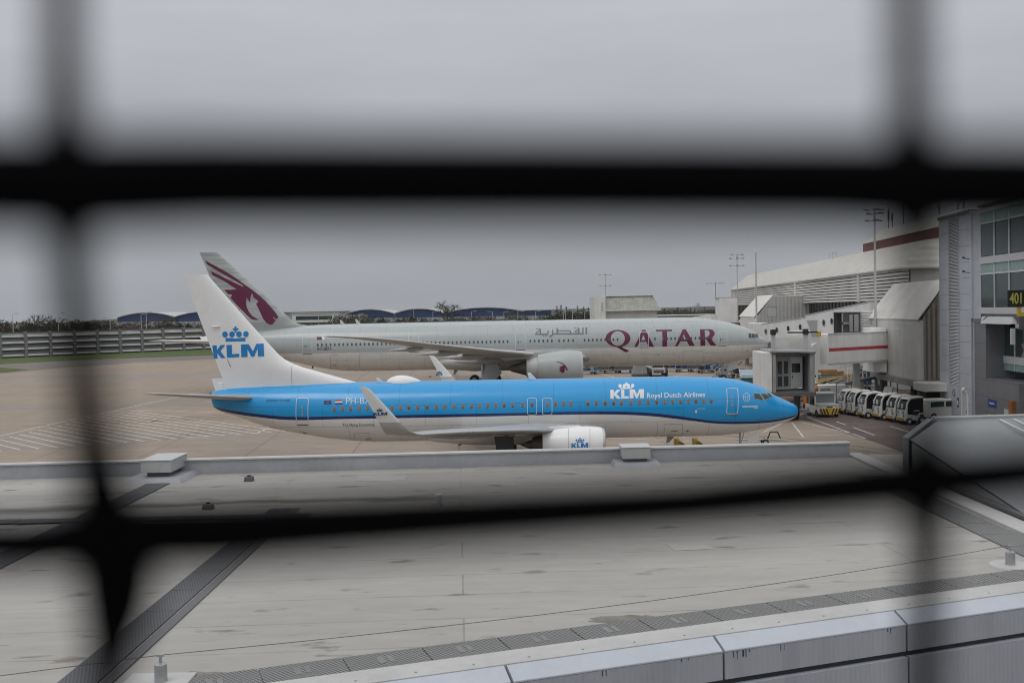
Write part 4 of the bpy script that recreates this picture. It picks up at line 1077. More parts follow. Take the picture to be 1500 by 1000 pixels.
vent_cowl(-12.35, -11.35, 34.85, 36.6, 4.80, 5.22, .5, 'longer grey box vent on the flat roof, below the white tail')
vent_cowl(3.72, 4.68, 36.2, 37.2, 4.76, 5.17, .36, 'squarer grey box vent on the flat roof, below the blue airliner lettering')
def drain_block(px, py, label, s_=.30):
    p = P(px, py, z=ZR)
    o = MB().hexa([(-s_/2, -s_/2, 0), (s_/2, -s_/2, 0), (s_/2, s_/2, 0), (-s_/2, s_/2, 0), (-s_*.4, -s_*.4, s_*.5), (s_*.4, -s_*.4, s_*.5), (s_*.4, s_*.4, s_*.5), (-s_*.4, s_*.4, s_*.5)]).build('outlet_grate', M_DGREY, None, bevel=.02)
    o.location = (p.x, p.y, ZR+.002); tag(o, label, 'roof outlet', 'rainwater outlets on the flat roof'); 
    MB().cyl((0, 0, s_*.5), (0, 0, s_*.62), s_*.2, None, 12).build('outlet_cap', M_BLACK, o)
drain_block(365, 704, 'black roof outlet standing alone in the open roof between parapet and dark damp streak')
drain_block(400, 682, 'black roof outlet in a wet stain at the foot of the far parapet')
drain_block(305, 745, 'dark roof outlet sitting on the damp dark streak')
p = P(643, 742, z=ZR)
o = MB().cyl((0, 0, 0), (0, 0, .3), .09, None, 14).cyl((0, 0, .3), (0, 0, .36), .12, None, 14).build('vent_pipe', M_LGREY, None, smooth=True); o.location = (p.x, p.y, ZR)
tag(o, 'short grey vent pipe standing beside the damp streak in the middle of the flat roof', 'vent pipe')
ends_ = []
for px, py, lab in ((236, 1001, 'squat cable anchor post on a square pad at the lower left of the flat roof'), (1480, 829, 'squat cable anchor post on a round pad beside the right-hand walkway mats')):
    p = P(px, py, z=ZR); e = empty('anchor_post', (p.x, p.y, ZR))
    MB().cyl((0, 0, 0), (0, 0, .27), .095, .092, 20).revolve((0, 0, .27), (0, 0, 1), [(0, .092), (.03, .088), (.05, .05)], 20).build('post', M_STEEL, e, smooth=True)
    MB().cyl((0, 0, .31), (0, 0, .42), .022, None, 10).box(-.05, -.025, .41, .05, .025, .44).build('cable_clamp', M_STEEL, e)
    if px < 500: MB().box(-.55, -.3, .003, .42, .38, .042).build('pad', M_COPE, e, bevel=.01)
    else: MB().cyl((0, 0, .003), (0, 0, .04), .42, .40, 28).build('pad', M_COPE, e)
    tag(e, lab, 'anchor post', 'fall-arrest anchors on the flat roof'); ends_.append(Vector((p.x, p.y, ZR+.43)))
a, b = ends_[0], ends_[1]; L3 = b-a
path = [a - L3*.35 + Vector((0, 0, 0))] + [a + L3*(i/16) - Vector((0, 0, .16*4*(i/16)*(1-i/16))) for i in range(17)]
tag(MB().tube(path, .0065, 6).build('lifeline_cable', M_DGREY), 'thin dark safety cable strung across the flat roof between the anchor posts', 'cable')
# ================================================================== glass pier building on the right
KD = .06
RZ = -math.atan(KD)
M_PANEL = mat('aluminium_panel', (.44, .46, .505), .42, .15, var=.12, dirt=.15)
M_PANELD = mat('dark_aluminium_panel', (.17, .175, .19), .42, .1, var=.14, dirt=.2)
M_BAND = mat('white_band', (.50, .505, .51), .45, var=.1, dirt=.15)
M_MULL = mat('mullion_white', (.55, .56, .57), .4, var=.08)
pier = empty('pier_building', (37, 85.1, 0), RZ)
tag(pier, 'tall grey and glass terminal pier with a louvred panel tower, at the right edge', 'building')
def sb(m, x0, y0, z0, x1, y1, z1): m.box(x0, y0, z0, x1, y1, z1); return m
# panel tower: single cladding sheets with narrow joints
zl = [0, 1.6, 2.85, 4.1, 5.4, 6.7, 8.0, 9.3, 10.6, 11.9, 13.2, 14.5, 15.8, 17.1]
for za, zb_ in zip(zl[:-1], zl[1:]):
    for ya, yb in ((.02, 2.55), (4.9, 7.35)):
        B((-.06, ya, za+.012, 0, yb, zb_-.012)).build('cladding_panel', M_PANEL, pier)
B((0, 0, 0, 9, 7.4, 17.05)).build('wall', M_PANELD, pier)
lv = MB()
for i in range(118):
    z = 3.0 + i*.119
    lv.hexa([(-.02, 2.6, z), (.02, 2.6, z), (.02, 4.85, z), (-.02, 4.85, z), (-.10, 2.6, z+.02), (-.02, 2.6, z+.075), (-.02, 4.85, z+.075), (-.10, 4.85, z+.02)])
lv.build('louvre', mat('louvre_pale', (.62, .63, .64), .45), pier)
B((-.11, 2.54, 3.0, 0, 2.6, 17.08), (-.11, 4.85, 3.0, 0, 4.9, 17.08), (-.11, 2.6, 17.02, 0, 4.85, 17.08)).build('louvre_frame', M_PANEL, pier)
B((-.07, 2.58, .02, 0, 4.87, 2.98)).build('cladding_panel', M_PANEL, pier)
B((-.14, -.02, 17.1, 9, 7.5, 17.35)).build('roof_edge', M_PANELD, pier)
dr = B((-.12, .75, .0, -.062, 1.95, 2.62)).build('door', M_LGREY, pier)
B((-.16, .70, .02, -.06, .75, 2.68), (-.16, 1.95, .02, -.06, 2.0, 2.68), (-.16, .70, 2.62, -.06, 2.0, 2.68)).build('door_frame', M_WHITE, dr)
B((-.19, .86, 1.0, -.121, .98, 1.06)).build('handle', M_DGREY, dr)
MB().revolve((-.2, 1.4, 2.75), (0, 0, 1), [(0, .18), (.12, .17), (.22, .06)], 12).build('door_lamp', M_CREAM, pier)
B((-.10, 2.75, 1.2, -.07, 3.2, 2.0)).build('notice', M_DGREY, pier); B((-.112, 2.85, 1.4, -.1, 3.1, 1.75)).build('notice', M_WHITE, pier)
MB().tube([(-.09, 3.9 + .25*math.cos(2*PI*i/14), 2.35 + .28*math.sin(2*PI*i/14)) for i in range(15)], .025, 6).build('hose_ring', M_DGREY, pier)
for z in (13.4, 12.3):
    MB().tube([(-.06, .1, z), (-.35, .1, z+.02), (-.55, .12, z+.1)], .03, 6).box(-.66, .04, z+.05, -.5, .2, z+.18).build('camera_bracket', M_BLACK, pier)
# corner column
B((-.16, -.42, 8.6, 1.2, -.02, 17.2), (-.02, -2.0, 8.6, 1.2, -.42, 17.2)).build('corner_column', M_PANEL, pier, bevel=.02)
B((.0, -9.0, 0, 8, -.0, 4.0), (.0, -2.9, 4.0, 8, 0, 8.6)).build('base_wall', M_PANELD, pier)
jm = MB()
for z in (1.35, 2.6, 3.9, 5.3, 6.7, 8.0):
    jm.box(-.006, -2.9 if z > 4 else -9, z, 0, -.02, z+.03)
jm.build('panel_joint', M_DGREY, pier)
B((-.10, -.14, 0, 0, -.06, 8.6), (-.10, -.62, 0, 0, -.54, 8.6)).build('downpipe', M_PANEL, pier)
# glazing: y from -2 towards the camera
YG = -2.0; YE = -26.0
B((.1, YE, 9.0, 9, YG, 17.3)).build('core', M_DGREY, pier)
gl = pier
B((.02, YE, 9.55, .09, YG, 12.02)).build('window', M_GLASS, gl)
B((.02, YE, 13.5, .09, YG, 15.95)).build('window', M_GLASS, gl)
B((.0, YE, 12.2, .09, YG, 12.85)).build('spandrel', M_FROST, gl)
B((.0, YE, 16.1, .09, YG, 16.85)).build('spandrel', M_FROST, gl)
B((-.10, YE, 12.87, .09, YG, 13.42)).build('floor_band', M_BAND, gl, bevel=.02)
B((-.10, YE, 9.0, .09, YG, 9.5)).build('floor_band', M_BAND, gl, bevel=.02)
B((-.05, YE, 12.04, .09, YG, 12.18), (-.05, YE, 15.97, .09, YG, 16.08), (-.05, YE, 16.87, .09, YG, 17.25)).build('transom', M_MULL, gl)
k = 0; y = YG - 2.75
while y > YE:
    B((-.07, y-.05, 9.52, .01, y+.05, 12.86), (-.07, y-.05, 13.44, .01, y+.05, 17.0)).build('mullion', M_MULL, gl); y -= 2.75
B((-.2, YE, 17.3, 9, YG+.2, 17.5)).build('roof_edge', M_PANELD, pier)
# interior dim column lines behind the glass
# recessed link level
B((1.5, YE, 4.6, 9, -2.92, 8.98)).build('core', M_DGREY, pier)
B((1.42, YE, 5.75, 1.49, -2.92, 8.3)).build('window', M_GLASS, pier)
B((1.30, YE, 5.15, 1.49, -2.92, 5.73)).build('floor_band', M_BAND, pier, bevel=.02)
B((1.36, YE, 4.62, 1.49, -2.92, 5.13)).build('spandrel', M_FROST, pier)
for i in range(8):
    y = -4.9 - 2.75*i
    B((1.34, y-.045, 4.64, 1.42, y+.045, 8.3)).build('mullion', M_MULL, pier)
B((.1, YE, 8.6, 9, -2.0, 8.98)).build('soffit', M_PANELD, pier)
MB().hexa([(-.3, -8.6, 8.25), (1.3, -8.6, 8.25), (1.3, -2.3, 8.25), (-.3, -2.6, 8.25), (-.1, -8.1, 8.8), (1.3, -8.1, 8.8), (1.3, -2.3, 8.8), (-.1, -2.4, 8.8)]).build('blind_box', M_BAND, pier, bevel=.02)
MB().tube([(-.12, -.2, 8.7), (-.2, -1.0, 8.4), (-.25, -2.0, 8.25), (-.2, -2.8, 8.5), (-.15, -3.6, 8.85)], .025, 6).build('hanging_cable', M_BLACK, pier)
# window graphic: hexagon bow-tie and a letter seen from behind
gx = 1.415
for tri in ([(-6.0, 5.78), (-6.0, 6.75), (-6.45, 6.26)], [(-6.9, 5.78), (-6.9, 6.75), (-6.45, 6.26)], [(-6.9, 5.78), (-6.9, 6.75), (-7.25, 6.26)]):
    MB().poly([(gx-.004 if 0 else gx-.012, y, z) for y, z in tri]).build('window_emblem', M_DGREY if tri[0][0] > -6.5 and False else M_BLACK, pier, fix=False)
MB().poly([(gx-.008, y, z) for y, z in ((-5.98, 5.77), (-6.92, 5.77), (-6.92, 6.76), (-5.98, 6.76))]).build('window_emblem', mat('emblem_plate', (.26, .235, .21), .4), pier, fix=False)
MB().tube([(gx-.01, -8.3 + .42*math.cos(a), 6.26 + .42*math.sin(a)) for a in [rad(50 + 260*i/16) - PI*0 for i in range(17)]], .07, 6).build('window_lettering', M_BLACK, pier)
# service details low on the wall
bs = B((-.03, -4.9, 1.85, -.0065, -3.3, 2.45)).build('blue_sign', mat('sign_blue', (.02, .045, .22), .4), pier)
B((-.037, -4.6, 2.08, -.031, -3.6, 2.2)).build('sign_text_line', M_LGREY, bs)
B((-.12, -4.1, .75, -.0065, -3.5, 1.25), (-.10, -5.3, .8, -.0065, -4.6, 1.2), (-.08, -5.1, .1, -.0065, -5.02, .8)).build('junction_box', M_LGREY, pier)
B((-.02, -7.6, 1.1, -.0065, -6.4, 1.95)).build('notice', M_LGREY, pier)
B((-.3, -8.45, 1.2, -.0065, -7.9, 2.7)).build('orange_cabinet', mat('dull_orange', (.26, .10, .02), .6), pier)
# stand number sign
sg = empty('stand_number_sign', (0, 0, 0), RZ)
sp = P(1489, 437, Y=71.0)
sg.location = (sp.x, sp.y, 0); sg.rotation_euler = (0, 0, 0)
M_SIGNB = mat('sign_black', (.012, .012, .012), .5, var=.1)
M_DIGIT = mat('yellow_digit', (.42, .42, .08), .45, var=.03)
zc = sp.z
B((-.56, 0, zc-.58, .56, .18, zc+.56)).build('sign_board', M_SIGNB, sg, bevel=.02)
B((.62, -.05, zc-.62, 1.9, .2, zc+.62)).build('sign_board', M_DGREY, sg, bevel=.02); B((.80, -.06, zc-.5, 1.75, -.052, zc+.5)).build('display_panel', M_SIGNB, sg)
B((.10, .05, zc-1.2, .34, .2, zc-.58)).build('bracket', M_YEL, sg); B((.34, .05, zc-1.2, 1.3, .2, zc-.95)).build('bracket', M_YEL, sg)
B((.2, .0, zc-2.1, 3.2, .4, zc-1.22)).build('support_beam', M_DGREY, sg)
B((-.30, .1, zc-3.1, -.05, .3, zc-1.7), (-.3, .1, zc-2.0, .2, .3, zc-1.72)).build('camera_post', M_LGREY, sg)
def digits(txt, x0, z0, hgt, m, parent, y=-.006, wd=None):
    cu = bpy.data.curves.new('t', 'FONT'); cu.body = txt; cu.offset = .02; cu.size = 1; cu.extrude = .01
    ob = bpy.data.objects.new('t', cu); COL.objects.link(ob)
    me = bpy.data.meshes.new_from_object(ob.evaluated_get(bpy.context.evaluated_depsgraph_get()))
    bpy.data.objects.remove(ob); bpy.data.curves.remove(cu)
    X = [v.co.x for v in me.vertices]; Yv = [v.co.y for v in me.vertices]
    ks = hgt/(max(Yv)-min(Yv)); kx = (wd/(max(X)-min(X))) if wd else ks
    for v in me.vertices: v.co = Vector((x0 + (v.co.x-min(X))*kx, y + v.co.z*.3, z0 + (v.co.y-min(Yv))*ks))
    me.materials.clear(); me.materials.append(m)
    o = bpy.data.objects.new('lettering', me); COL.objects.link(o); o.parent = parent
    return o
digits('401', -.46, zc-.36, .74, M_DIGIT, sg, wd=.80)
tag(sg, 'black board with yellow digits 401 on a bracket beside the glass pier', 'sign')
# striped kerb barriers at the foot of the pier
M_BK = mat('barrier_black', (.02, .02, .02), .6)
for n_, (pa, pb, lab) in enumerate((((1393, 611), (1458, 608), 'longer yellow and black striped barrier at the pier foot, by its white door'), ((1472, 608), (1500, 606), 'yellow and black striped barrier at the pier foot, below the blue sign'))):
    a = P(*pa, Y=80.5 - 4*n_*0); b = P(*pb, Y=80.5); e = empty('striped_barrier', (a.x, a.y, 0)); L_ = (b.x-a.x)*(1.0 if n_ == 0 else 1.6); k = 12 if n_ == 0 else 8
    for i in range(k):
        B((L_*i/k, -.12, a.z-.28, L_*(i+1)/k, .12, a.z+.12)).build('stripe', M_YEL if i % 2 == 0 else M_BK, e)
    B((0, -.05, 0, .1, .05, a.z-.28), (L_-.1, -.05, 0, L_, .05, a.z-.28), (L_/2, -.05, 0, L_/2+.1, .05, a.z-.28)).build('leg', M_DGREY, e)
    tag(e, lab, 'barrier', 'striped barriers at the pier foot')

# ================================================================== gate nodes (solid entrance blocks of the jet bridges)
M_RIBC = corr('ribbed_cream', (.50, .485, .445), 'X', .35, .55, .14, .6, dirt=.35)
M_RIBB = corr('ribbed_brown_cream', (.36, .33, .285), 'X', .42, .6, .14, .8, dirt=.3)
def gate_node(x0, y0, y1, xb, zb, zl, zh, dx, label, sm=None):
    e = empty('bridge_entrance_block', (x0, y0, 0), RZ); L_ = y1-y0; D_ = xb-x0
    r = .45; n = 5; sec = []
    for i in range(n+1):
        a = PI + PI/2*i/n; sec.append((r + r*math.cos(a), r + r*math.sin(a)))
    sec2 = [(D_, 0), (D_, L_)] + [(r + r*math.cos(PI/2 + PI/2*i/n), L_-r + r*math.sin(PI/2 + PI/2*i/n)) for i in range(n+1)]
    ring = sec + sec2
    # roof height: slopes up away from the apron
    def zz(x): return zl + (zh-zl)*min(max(x/dx, 0), 1)
    lower = [(x, y, zb) for x, y in ring]; eave = [(x, y, zl) for x, y in ring]
    MB().loft([lower, eave]).build('wall', M_OFFW, e, smooth=True, ang=40)
    # sloped roof body
    MB().hexa([(.35, .0, zl+.002), (D_, .0, zl+.002), (D_, L_, zl+.002), (.35, L_, zl+.002), (dx, .0, zh), (D_, .0, zh), (D_, L_, zh), (dx, L_, zh)]).build('roof', M_OFFW, e)
    MB().hexa([(-.02, -.03, zl-.06), (dx+.0, -.03, zh-.0), (dx+.0, L_+.06, zh), (-.02, L_+.06, zl-.06), (-.06, -.06, zl+.08), (dx, -.06, zh+.14), (dx, L_+.06, zh+.14), (-.16, L_+.06, zl+.08)]).build('roof_sheet', M_CREAM, e)
    B((.45, -.04, zb+.05, D_, -.003, zl-.02)).build('side_cladding', sm or M_RIBB, e)
    MB().prism([(.3, -.03, zl), (D_, -.03, zl), (D_, -.03, zh-.1), (dx, -.03, zh-.1)], (0, .025, 0)).build('side_gable', sm or M_RIBB, e)
    B((-.03, L_*.32, zb+1.2, 0, L_*.56, zl-.9)).build('access_panel', M_CREAM, e, bevel=.015)
    B((-.02, .6, zl-.5, 0, L_-1.2, zl-.42)).build('seam_strip', M_CREAM, e)
    B((-.35, -1.2, zb-.62, D_, L_*.9, zb-.02)).build('floor_slab', M_CONC, e)
    for i in range(4):
        B((.4 + (i % 2)*3.2, 1.0 + (i//2)*(L_-4), 0, 1.0 + (i % 2)*3.2, 1.7 + (i//2)*(L_-4), zb-.62)).build('column', M_CONC, e)
    return tag(e, label, 'gate building', 'entrance blocks of the jet bridges')
n1 = gate_node(36.5, 95, 111, 45.5, 3.0, 8.4, 11.9, 2.6, 'big cream rounded block with a sloping roof where the red-striped jet bridge starts')
B((-.9, -4.2, 2.3, 3.5, -1.3, 3.0)).build('canopy', M_OFFW, n1, bevel=.03)
B((2.6, 7.9, .2, 8, 8.1, 2.3)).build('back_screen', M_DGREY, n1)
n2 = gate_node(39.0, 170, 185, 47.8, 3.2, 8.2, 11.6, 3.0, 'pale block with a sloping left roof just beyond the nose of the grey airliner', corr('pale_ribbed', (.42, .42, .41), 'X', .6, .55, .1, .3, dirt=.2))

# ================================================================== long beige terminal with louvres
M_BEIGE = corr('beige_roof_sheet', (.51, .495, .45), 'Y', .9, .5, .14, .35, dirt=.25)
M_LVR = mat('louvre_cream', (.60, .58, .54), .5, var=.1, dirt=.2)
M_REDB = mat('dull_red_band', (.17, .045, .038), .5, var=.2)
tm = empty('long_terminal', (44, 118.6, 0), RZ)
tag(tm, 'long beige terminal with horizontal louvres, sloping roof and a dull red band on top', 'building')
LT_ = 127.0
B((.8, .2, 0, 22, LT_, 13.9)).build('wall', M_OFFW, tm)
lv = MB()
for i in range(9):
    z = 10.35 + i*.40
    lv.hexa([(-.42, -.3, z), (.5, -.3, z), (.5, LT_+1, z), (-.42, LT_+1, z), (-.30, -.3, z+.30), (.5, -.3, z+.30), (.5, LT_+1, z+.30), (-.30, LT_+1, z+.30)])
lv.build('louvre', M_LVR, tm)
B((.3, -.05, 10.3, .49, LT_, 13.9)).build('louvre_backing', M_DGREY, tm)
for y in (17, 56, 95, LT_):
    B((-.5, y, 10.2, -.28, y+1.0, 13.9)).build('louvre_post', M_LVR, tm)
MB().hexa([(-.55, -.5, 13.95), (24, -.5, 13.95), (24, LT_+1, 13.95), (-.55, LT_+1, 13.95), (3.4, 3.2, 17.2), (24, 3.2, 17.2), (24, LT_+1, 17.2), (3.4, LT_+1, 17.2)]).build('roof', M_BEIGE, tm)
B((-.6, -.55, 13.78, 24, LT_+1.1, 13.945)).build('eave', M_LGREY, tm)
B((.6, 0, 7.0, .75, LT_, 10.28)).build('window', glass('shaded_glass', (.010, .012, .013), .25, .25), tm)
mm = MB()
for i in range(64): mm.box(.50, i*1.98, 7.0, .6, i*1.98+.10, 10.28)
mm.build('mullion', M_DGREY, tm)
B((-1.2, -.2, 6.4, 22, LT_, 6.98)).build('ledge', M_OFFW, tm)
up_ = MB().box(8, 9, 17.25, 24, 46, 18.0).build('upper_wall', M_OFFW, tm)
B((7.9, 8.9, 18.0, 24.1, 46.2, 19.25)).build('red_band', M_REDB, tm)
MB().hexa([(7.85, 8.8, 19.26), (24.2, 8.8, 19.26), (24.2, 46.3, 19.26), (7.85, 46.3, 19.26), (10.0, 10, 21.2), (24.2, 10, 21.2), (24.2, 44.2, 21.2), (10.0, 44.2, 21.2)]).build('upper_roof', M_BEIGE, tm)
for x, y, h in ((10.6, 42, 3.2), (10.9, 41.2, 2.6), (11, 36, 3.8), (11, 30, 2.8), (12, 24, 3.2), (12, 17, 2.5), (12, 15, 3.6)):
    MB().cyl((x, y, 21.15), (x, y, 21.2+h), .07, .05, 8).box(x-.12, y-.12, 21.2+h*.4, x+.12, y+.12, 21.2+h*.85 if y > 41 else 21.2+h*.46).build('aerial', M_DGREY, tm)
MB().tube([(4.2, 52, 17.2), (4.2, 52, 18.2), (4.2, 47.5, 18.2), (4.2, 47.5, 17.2)], .05, 6).tube([(4.2, 50, 17.2), (4.2, 50, 18.2)], .05, 6).build('roof_ladder', M_LGREY, tm)

# ================================================================== jet bridges
M_BRIDGE = mat('bridge_white', (.76, .755, .74), .42, var=.1, dirt=.22)
M_BRIB = corr('bridge_ribbed', (.60, .595, .575), 'Z', .28, .45, .1, .5, dirt=.25)
M_HOOD = mat('hood_grey', (.31, .31, .30), .7, var=.2)
def tunnel(m, a, b, w_, h_):
    """box tube from a to b (points at floor-centre)"""
    a = Vector(a); b = Vector(b); d = (b-a); n = Vector((-d.y, d.x, 0)).normalized()*w_/2; u = Vector((0, 0, h_))
    return m.hexa([a-n, b-n, b+n, a+n, a-n+u, b-n+u, b+n+u, a+n+u])
def strip(m, a, b, w_, z0, z1, off):  # stripe on the camera side of a tunnel
    a = Vector(a); b = Vector(b); d = (b-a); n = Vector((-d.y, d.x, 0)).normalized()
    if n.y > 0: n = -n
    p, q = a + n*(w_/2+off), b + n*(w_/2+off); p2, q2 = a + n*(w_/2), b + n*(w_/2)
    v = lambda c, z: Vector((c.x, c.y, c.z+z))
    return m.hexa([v(p, z0), v(q, z0), v(q2, z0), v(p2, z0), v(p, z1), v(q, z1), v(q2, z1), v(p2, z1)])
jb = empty('jet_bridge', (0, 0, 0)); tag(jb, 'white jet bridge with one red stripe and an open square cab facing the blue airliner', 'jet bridge')
A1 = P(1293, 500, Y=104.6); B1 = P(1201, 500, Y=97.2); A1 = (A1.x+.2, A1.y+1.2, 4.42); B1 = (B1.x, B1.y+1.2, 4.5)
tunnel(MB(), A1, B1, 2.5, 2.72).build('tunnel', M_BRIDGE, jb, bevel=.04)
strip(MB(), Vector(A1).lerp(Vector(B1), .05), Vector(A1).lerp(Vector(B1), .985), 2.5, 1.14, 1.44, .012).build('red_stripe', M_RED, jb)
strip(MB(), A1, B1, 2.5, -.14, .06, .03).build('floor_rail', M_LGREY, jb); strip(MB(), A1, B1, 2.5, 2.66, 2.80, .03).build('roof_rail', M_LGREY, jb)
cl_ = Vector(B1); 
MB().hexa([(26.75, 96.0, 4.0), (28.15, 96.6, 4.0), (27.3, 99.8, 4.0), (25.8, 99.2, 4.0), (26.75, 96.0, 7.55), (28.15, 96.6, 7.55), (27.3, 99.8, 7.55), (25.8, 99.2, 7.55)]).build('rotunda_frame', M_BRIDGE, jb, bevel=.03)
tunnel(MB(), (26.8, 97.6, 3.7), (24.3, 94.6, 2.75), 3.0, 2.9).build('tunnel', M_BRIDGE, jb, bevel=.03)
# cab: frame open towards the aircraft (-Y)
X0, X1, Y0, Y1, Z0, Z1 = 21.25, 25.75, 90.0, 93.6, 2.5, 6.0
B((X0, Y0+.1, Z0, X0+.9, Y1, Z1)).build('cab_side', M_WHITE, jb, bevel=.06)
B((X1-.16, Y0, Z0, X1, Y1, Z1), ).build('cab_side_wall', M_GREY, jb, bevel=.03)
B((X0+.9, Y1-.2, Z0+.2, X1-.16, Y1-.05, Z1)).build('cab_rear', M_LGREY, jb)
B((X0+.6, Y0-.35, Z0-.25, X1, Y1, Z0+.1)).build('cab_floor', M_DGREY, jb, bevel=.05)
MB().hexa([(X0+.7, Y0-.1, Z1-.02), (X1+.1, Y0-.1, Z1-.14), (X1+.1, Y1, Z1-.02), (X0+.7, Y1, Z1), (X0+.7, Y0-.1, Z1+.16), (X1+.1, Y0-.1, Z1+.04), (X1+.1, Y1, Z1+.2), (X0+.7, Y1, Z1+.2)]).build('cab_roof', M_GREY, jb, bevel=.04)
for x0, x1, sg_ in ((X0+.9, X0+1.16, 1), (X1-.42, X1-.16, 1)):
    bl_ = MB()      # one pleated curtain on each side of the opening
    for i in range(5):
        y = Y0 - .05 + i*.22; bl_.hexa([(x0+.02*i, y, Z0+.1), (x1, y, Z0+.1), (x1, y+.22, Z0+.1), (x0+.02*i+.05, y+.22, Z0+.1), (x0+.02*i, y, Z1), (x1, y, Z1), (x1, y+.22, Z1), (x0+.02*i+.05, y+.22, Z1)])
    bl_.build('bellows', M_HOOD, jb)
MB().tube([(X0+.9, Y0-.12, Z1-.1), (X0+1.9, Y0-.16, Z1-.25), (X0+3, Y0-.12, Z1-.05), (X1-.5, Y0-.16, Z1-.3), (X1, Y0-.1, Z1-.1)], .035, 6).build('hood_cable', M_BLACK, jb)
dw = B((X0+1.25, Y1-1.35, Z0+.25, X0+3.0, Y1-1.25, Z1-.55)).build('folding_door', M_LGREY, jb)
for i in range(3):
    for za, zb_ in ((Z0+.42, Z0+1.3), (Z0+1.5, Z0+2.6)):
        B((X0+1.33+i*.55, Y1-1.37, za, X0+1.33+i*.55+.38, Y1-1.352, zb_)).build('pane', M_GLASS, dw)
dd = B((X0+3.02, Y1-1.35, Z0+.25, X1-.45, Y1-1.25, Z1-.55)).build('control_booth', M_WHITE, jb)
B((X0+3.12, Y1-1.37, Z0+1.6, X0+3.85, Y1-1.352, Z0+2.4)).build('pane', M_GLASS, dd); B((X0+3.14, Y1-1.40, Z0+1.1, X0+3.2, Y1-1.352, Z0+1.35)).build('handle', M_DGREY, dd)
B((X0+.9, Y1-1.36, Z1-.55, X1-.16, Y1-1.2, Z1-.02)).build('cab_header', M_GREY, jb)
MB().hexa([(22.6, 92.0, 6.15), (26.2, 92.4, 6.15), (26.6, 95.8, 6.4), (23.4, 95.0, 6.4), (23.2, 93.2, 7.1), (26.2, 93.4, 7.15), (26.6, 95.8, 7.3), (24, 95.2, 7.25)]).build('cab_canopy', mat('canopy_grey', (.30, .295, .28), .6), jb)
for x in (22.55, 25.35):
    B((x-.16, 91.2, 6.1, x+.16, 91.5, 7.45)).build('hoist_post', M_LGREY, jb); B((x-.2, 91.1, 7.45, x+.2, 91.55, 7.9)).build('hoist_box', M_BLACK, jb)
B((23.8, 91.25, 7.55, 26.4, 91.4, 7.68)).build('roof_bar', M_BLACK, jb)
MB().hexa([(26.9, 94.5, 7.1), (27.25, 94.5, 7.1), (27.25, 94.8, 7.1), (26.9, 94.8, 7.1), (26.45, 94.4, 8.6), (27.3, 94.4, 8.6), (27.3, 94.9, 8.6), (26.45, 94.9, 8.6)]).build('floodlight_box', M_LGREY, jb); B((27.25, 94.4, 7.1, 27.6, 94.7, 7.6)).build('warning_box', M_YEL, jb)
# drive legs
lg = B((24.6, 92.4, .55, 24.95, 92.7, 2.4), (25.1, 93.0, .5, 25.3, 93.2, 2.5)).build('drive_column', M_DGREY, jb)
B((22.4, 92.2, .55, 25.9, 92.9, .85)).build('bogie_beam', M_GREY, lg, bevel=.03)
for x in (24.2, ):
    o = MB().revolve((x-.0, 91.6, .52), (0, 1, 0), [(0, .3), (0, .46), (.06, .52), (.5, .52), (.56, .46), (.56, .3)], 20).build('wheel', M_BLACK, lg, smooth=True)
o = MB().revolve((24.35, 92.3, .52), (1, 0, 0), [(0, .3), (0, .46), (.06, .52), (.5, .52), (.56, .46), (.56, .3)], 20).build('wheel', M_BLACK, lg, smooth=True)
MB().cyl((33.5, 103, 0), (33.5, 103, 4.4), .35, .35, 14).build('support_column', M_LGREY, jb, smooth=True)
B((35.6, 104.2, 3.2, 36.9, 107.4, 7.6)).build('connection_collar', M_BRIDGE, jb, bevel=.04)

jb2 = empty('jet_bridge', (0, 0, 0)); tag(jb2, 'long white jet bridge with round porthole windows sloping down to the grey airliner', 'jet bridge')
A2, M2, B2 = Vector((42.5, 119, 7.35)), Vector((39.8, 132.5, 5.75)), Vector((36.6, 149, 4.75))
A2 = P(1290, 452, Y=121); A2.z = 7.3; M2 = P(1195, 480, Y=137); M2.z = 5.75; B2 = P(1124, 490, Y=150); B2.z = 4.75
tunnel(MB(), A2, M2, 2.9, 2.85).build('tunnel', M_BRIDGE, jb2, bevel=.04)
tunnel(MB(), M2 + (M2-A2).normalized()*.1, B2, 2.6, 2.6).build('tunnel', M_BRIDGE, jb2, bevel=.04)
for a, b, w_ in ((A2, M2, 2.9), (M2, B2, 2.6)):
    d = (b-a); n = Vector((-d.y, d.x, 0)).normalized()
    if n.x > 0 and n.y > 0: n = -n
    n = n if n.dot(CAM-a) > 0 else -n
    for u in ((.18, .30, .42, .55, .68, .84) if w_ > 2.7 else (.12, .36, .60, .84)):
        c = a + d*u + n*(w_/2) + Vector((0, 0, 1.5))
        o = MB().cyl(c, c + n*.03, .34, .34, 18).build('porthole', M_GLASS, jb2); MB().revolve(c, n, [(0, .36), (.05, .36), (.05, .44), (0, .44)], 18, caps=False).build('rim', M_LGREY, o)
    tunnel(MB(), a + Vector((0, 0, 2.86 if w_ > 2.7 else 2.61)), b + Vector((0, 0, 2.86 if w_ > 2.7 else 2.61)), w_+.1, .1).build('roof_rail', M_LGREY, jb2)
    tunnel(MB(), a + Vector((0, 0, -.2)), b + Vector((0, 0, -.2)), w_+.06, .18).build('floor_rail', M_GREY, jb2)
B((B2.x-2.2, B2.y-1.2, 4.0, B2.x+1.0, B2.y+2.5, 7.6)).build('cab', M_BRIDGE, jb2, bevel=.1)
B((B2.x-.5, B2.y-1.4, 0, B2.x-.1, B2.y-1.0, 4.0)).build('drive_column', M_GREY, jb2)
for x in (B2.x-1.0, B2.x+.4): wheel(jb2, (x, B2.y-1.2, .5), .5, .5)
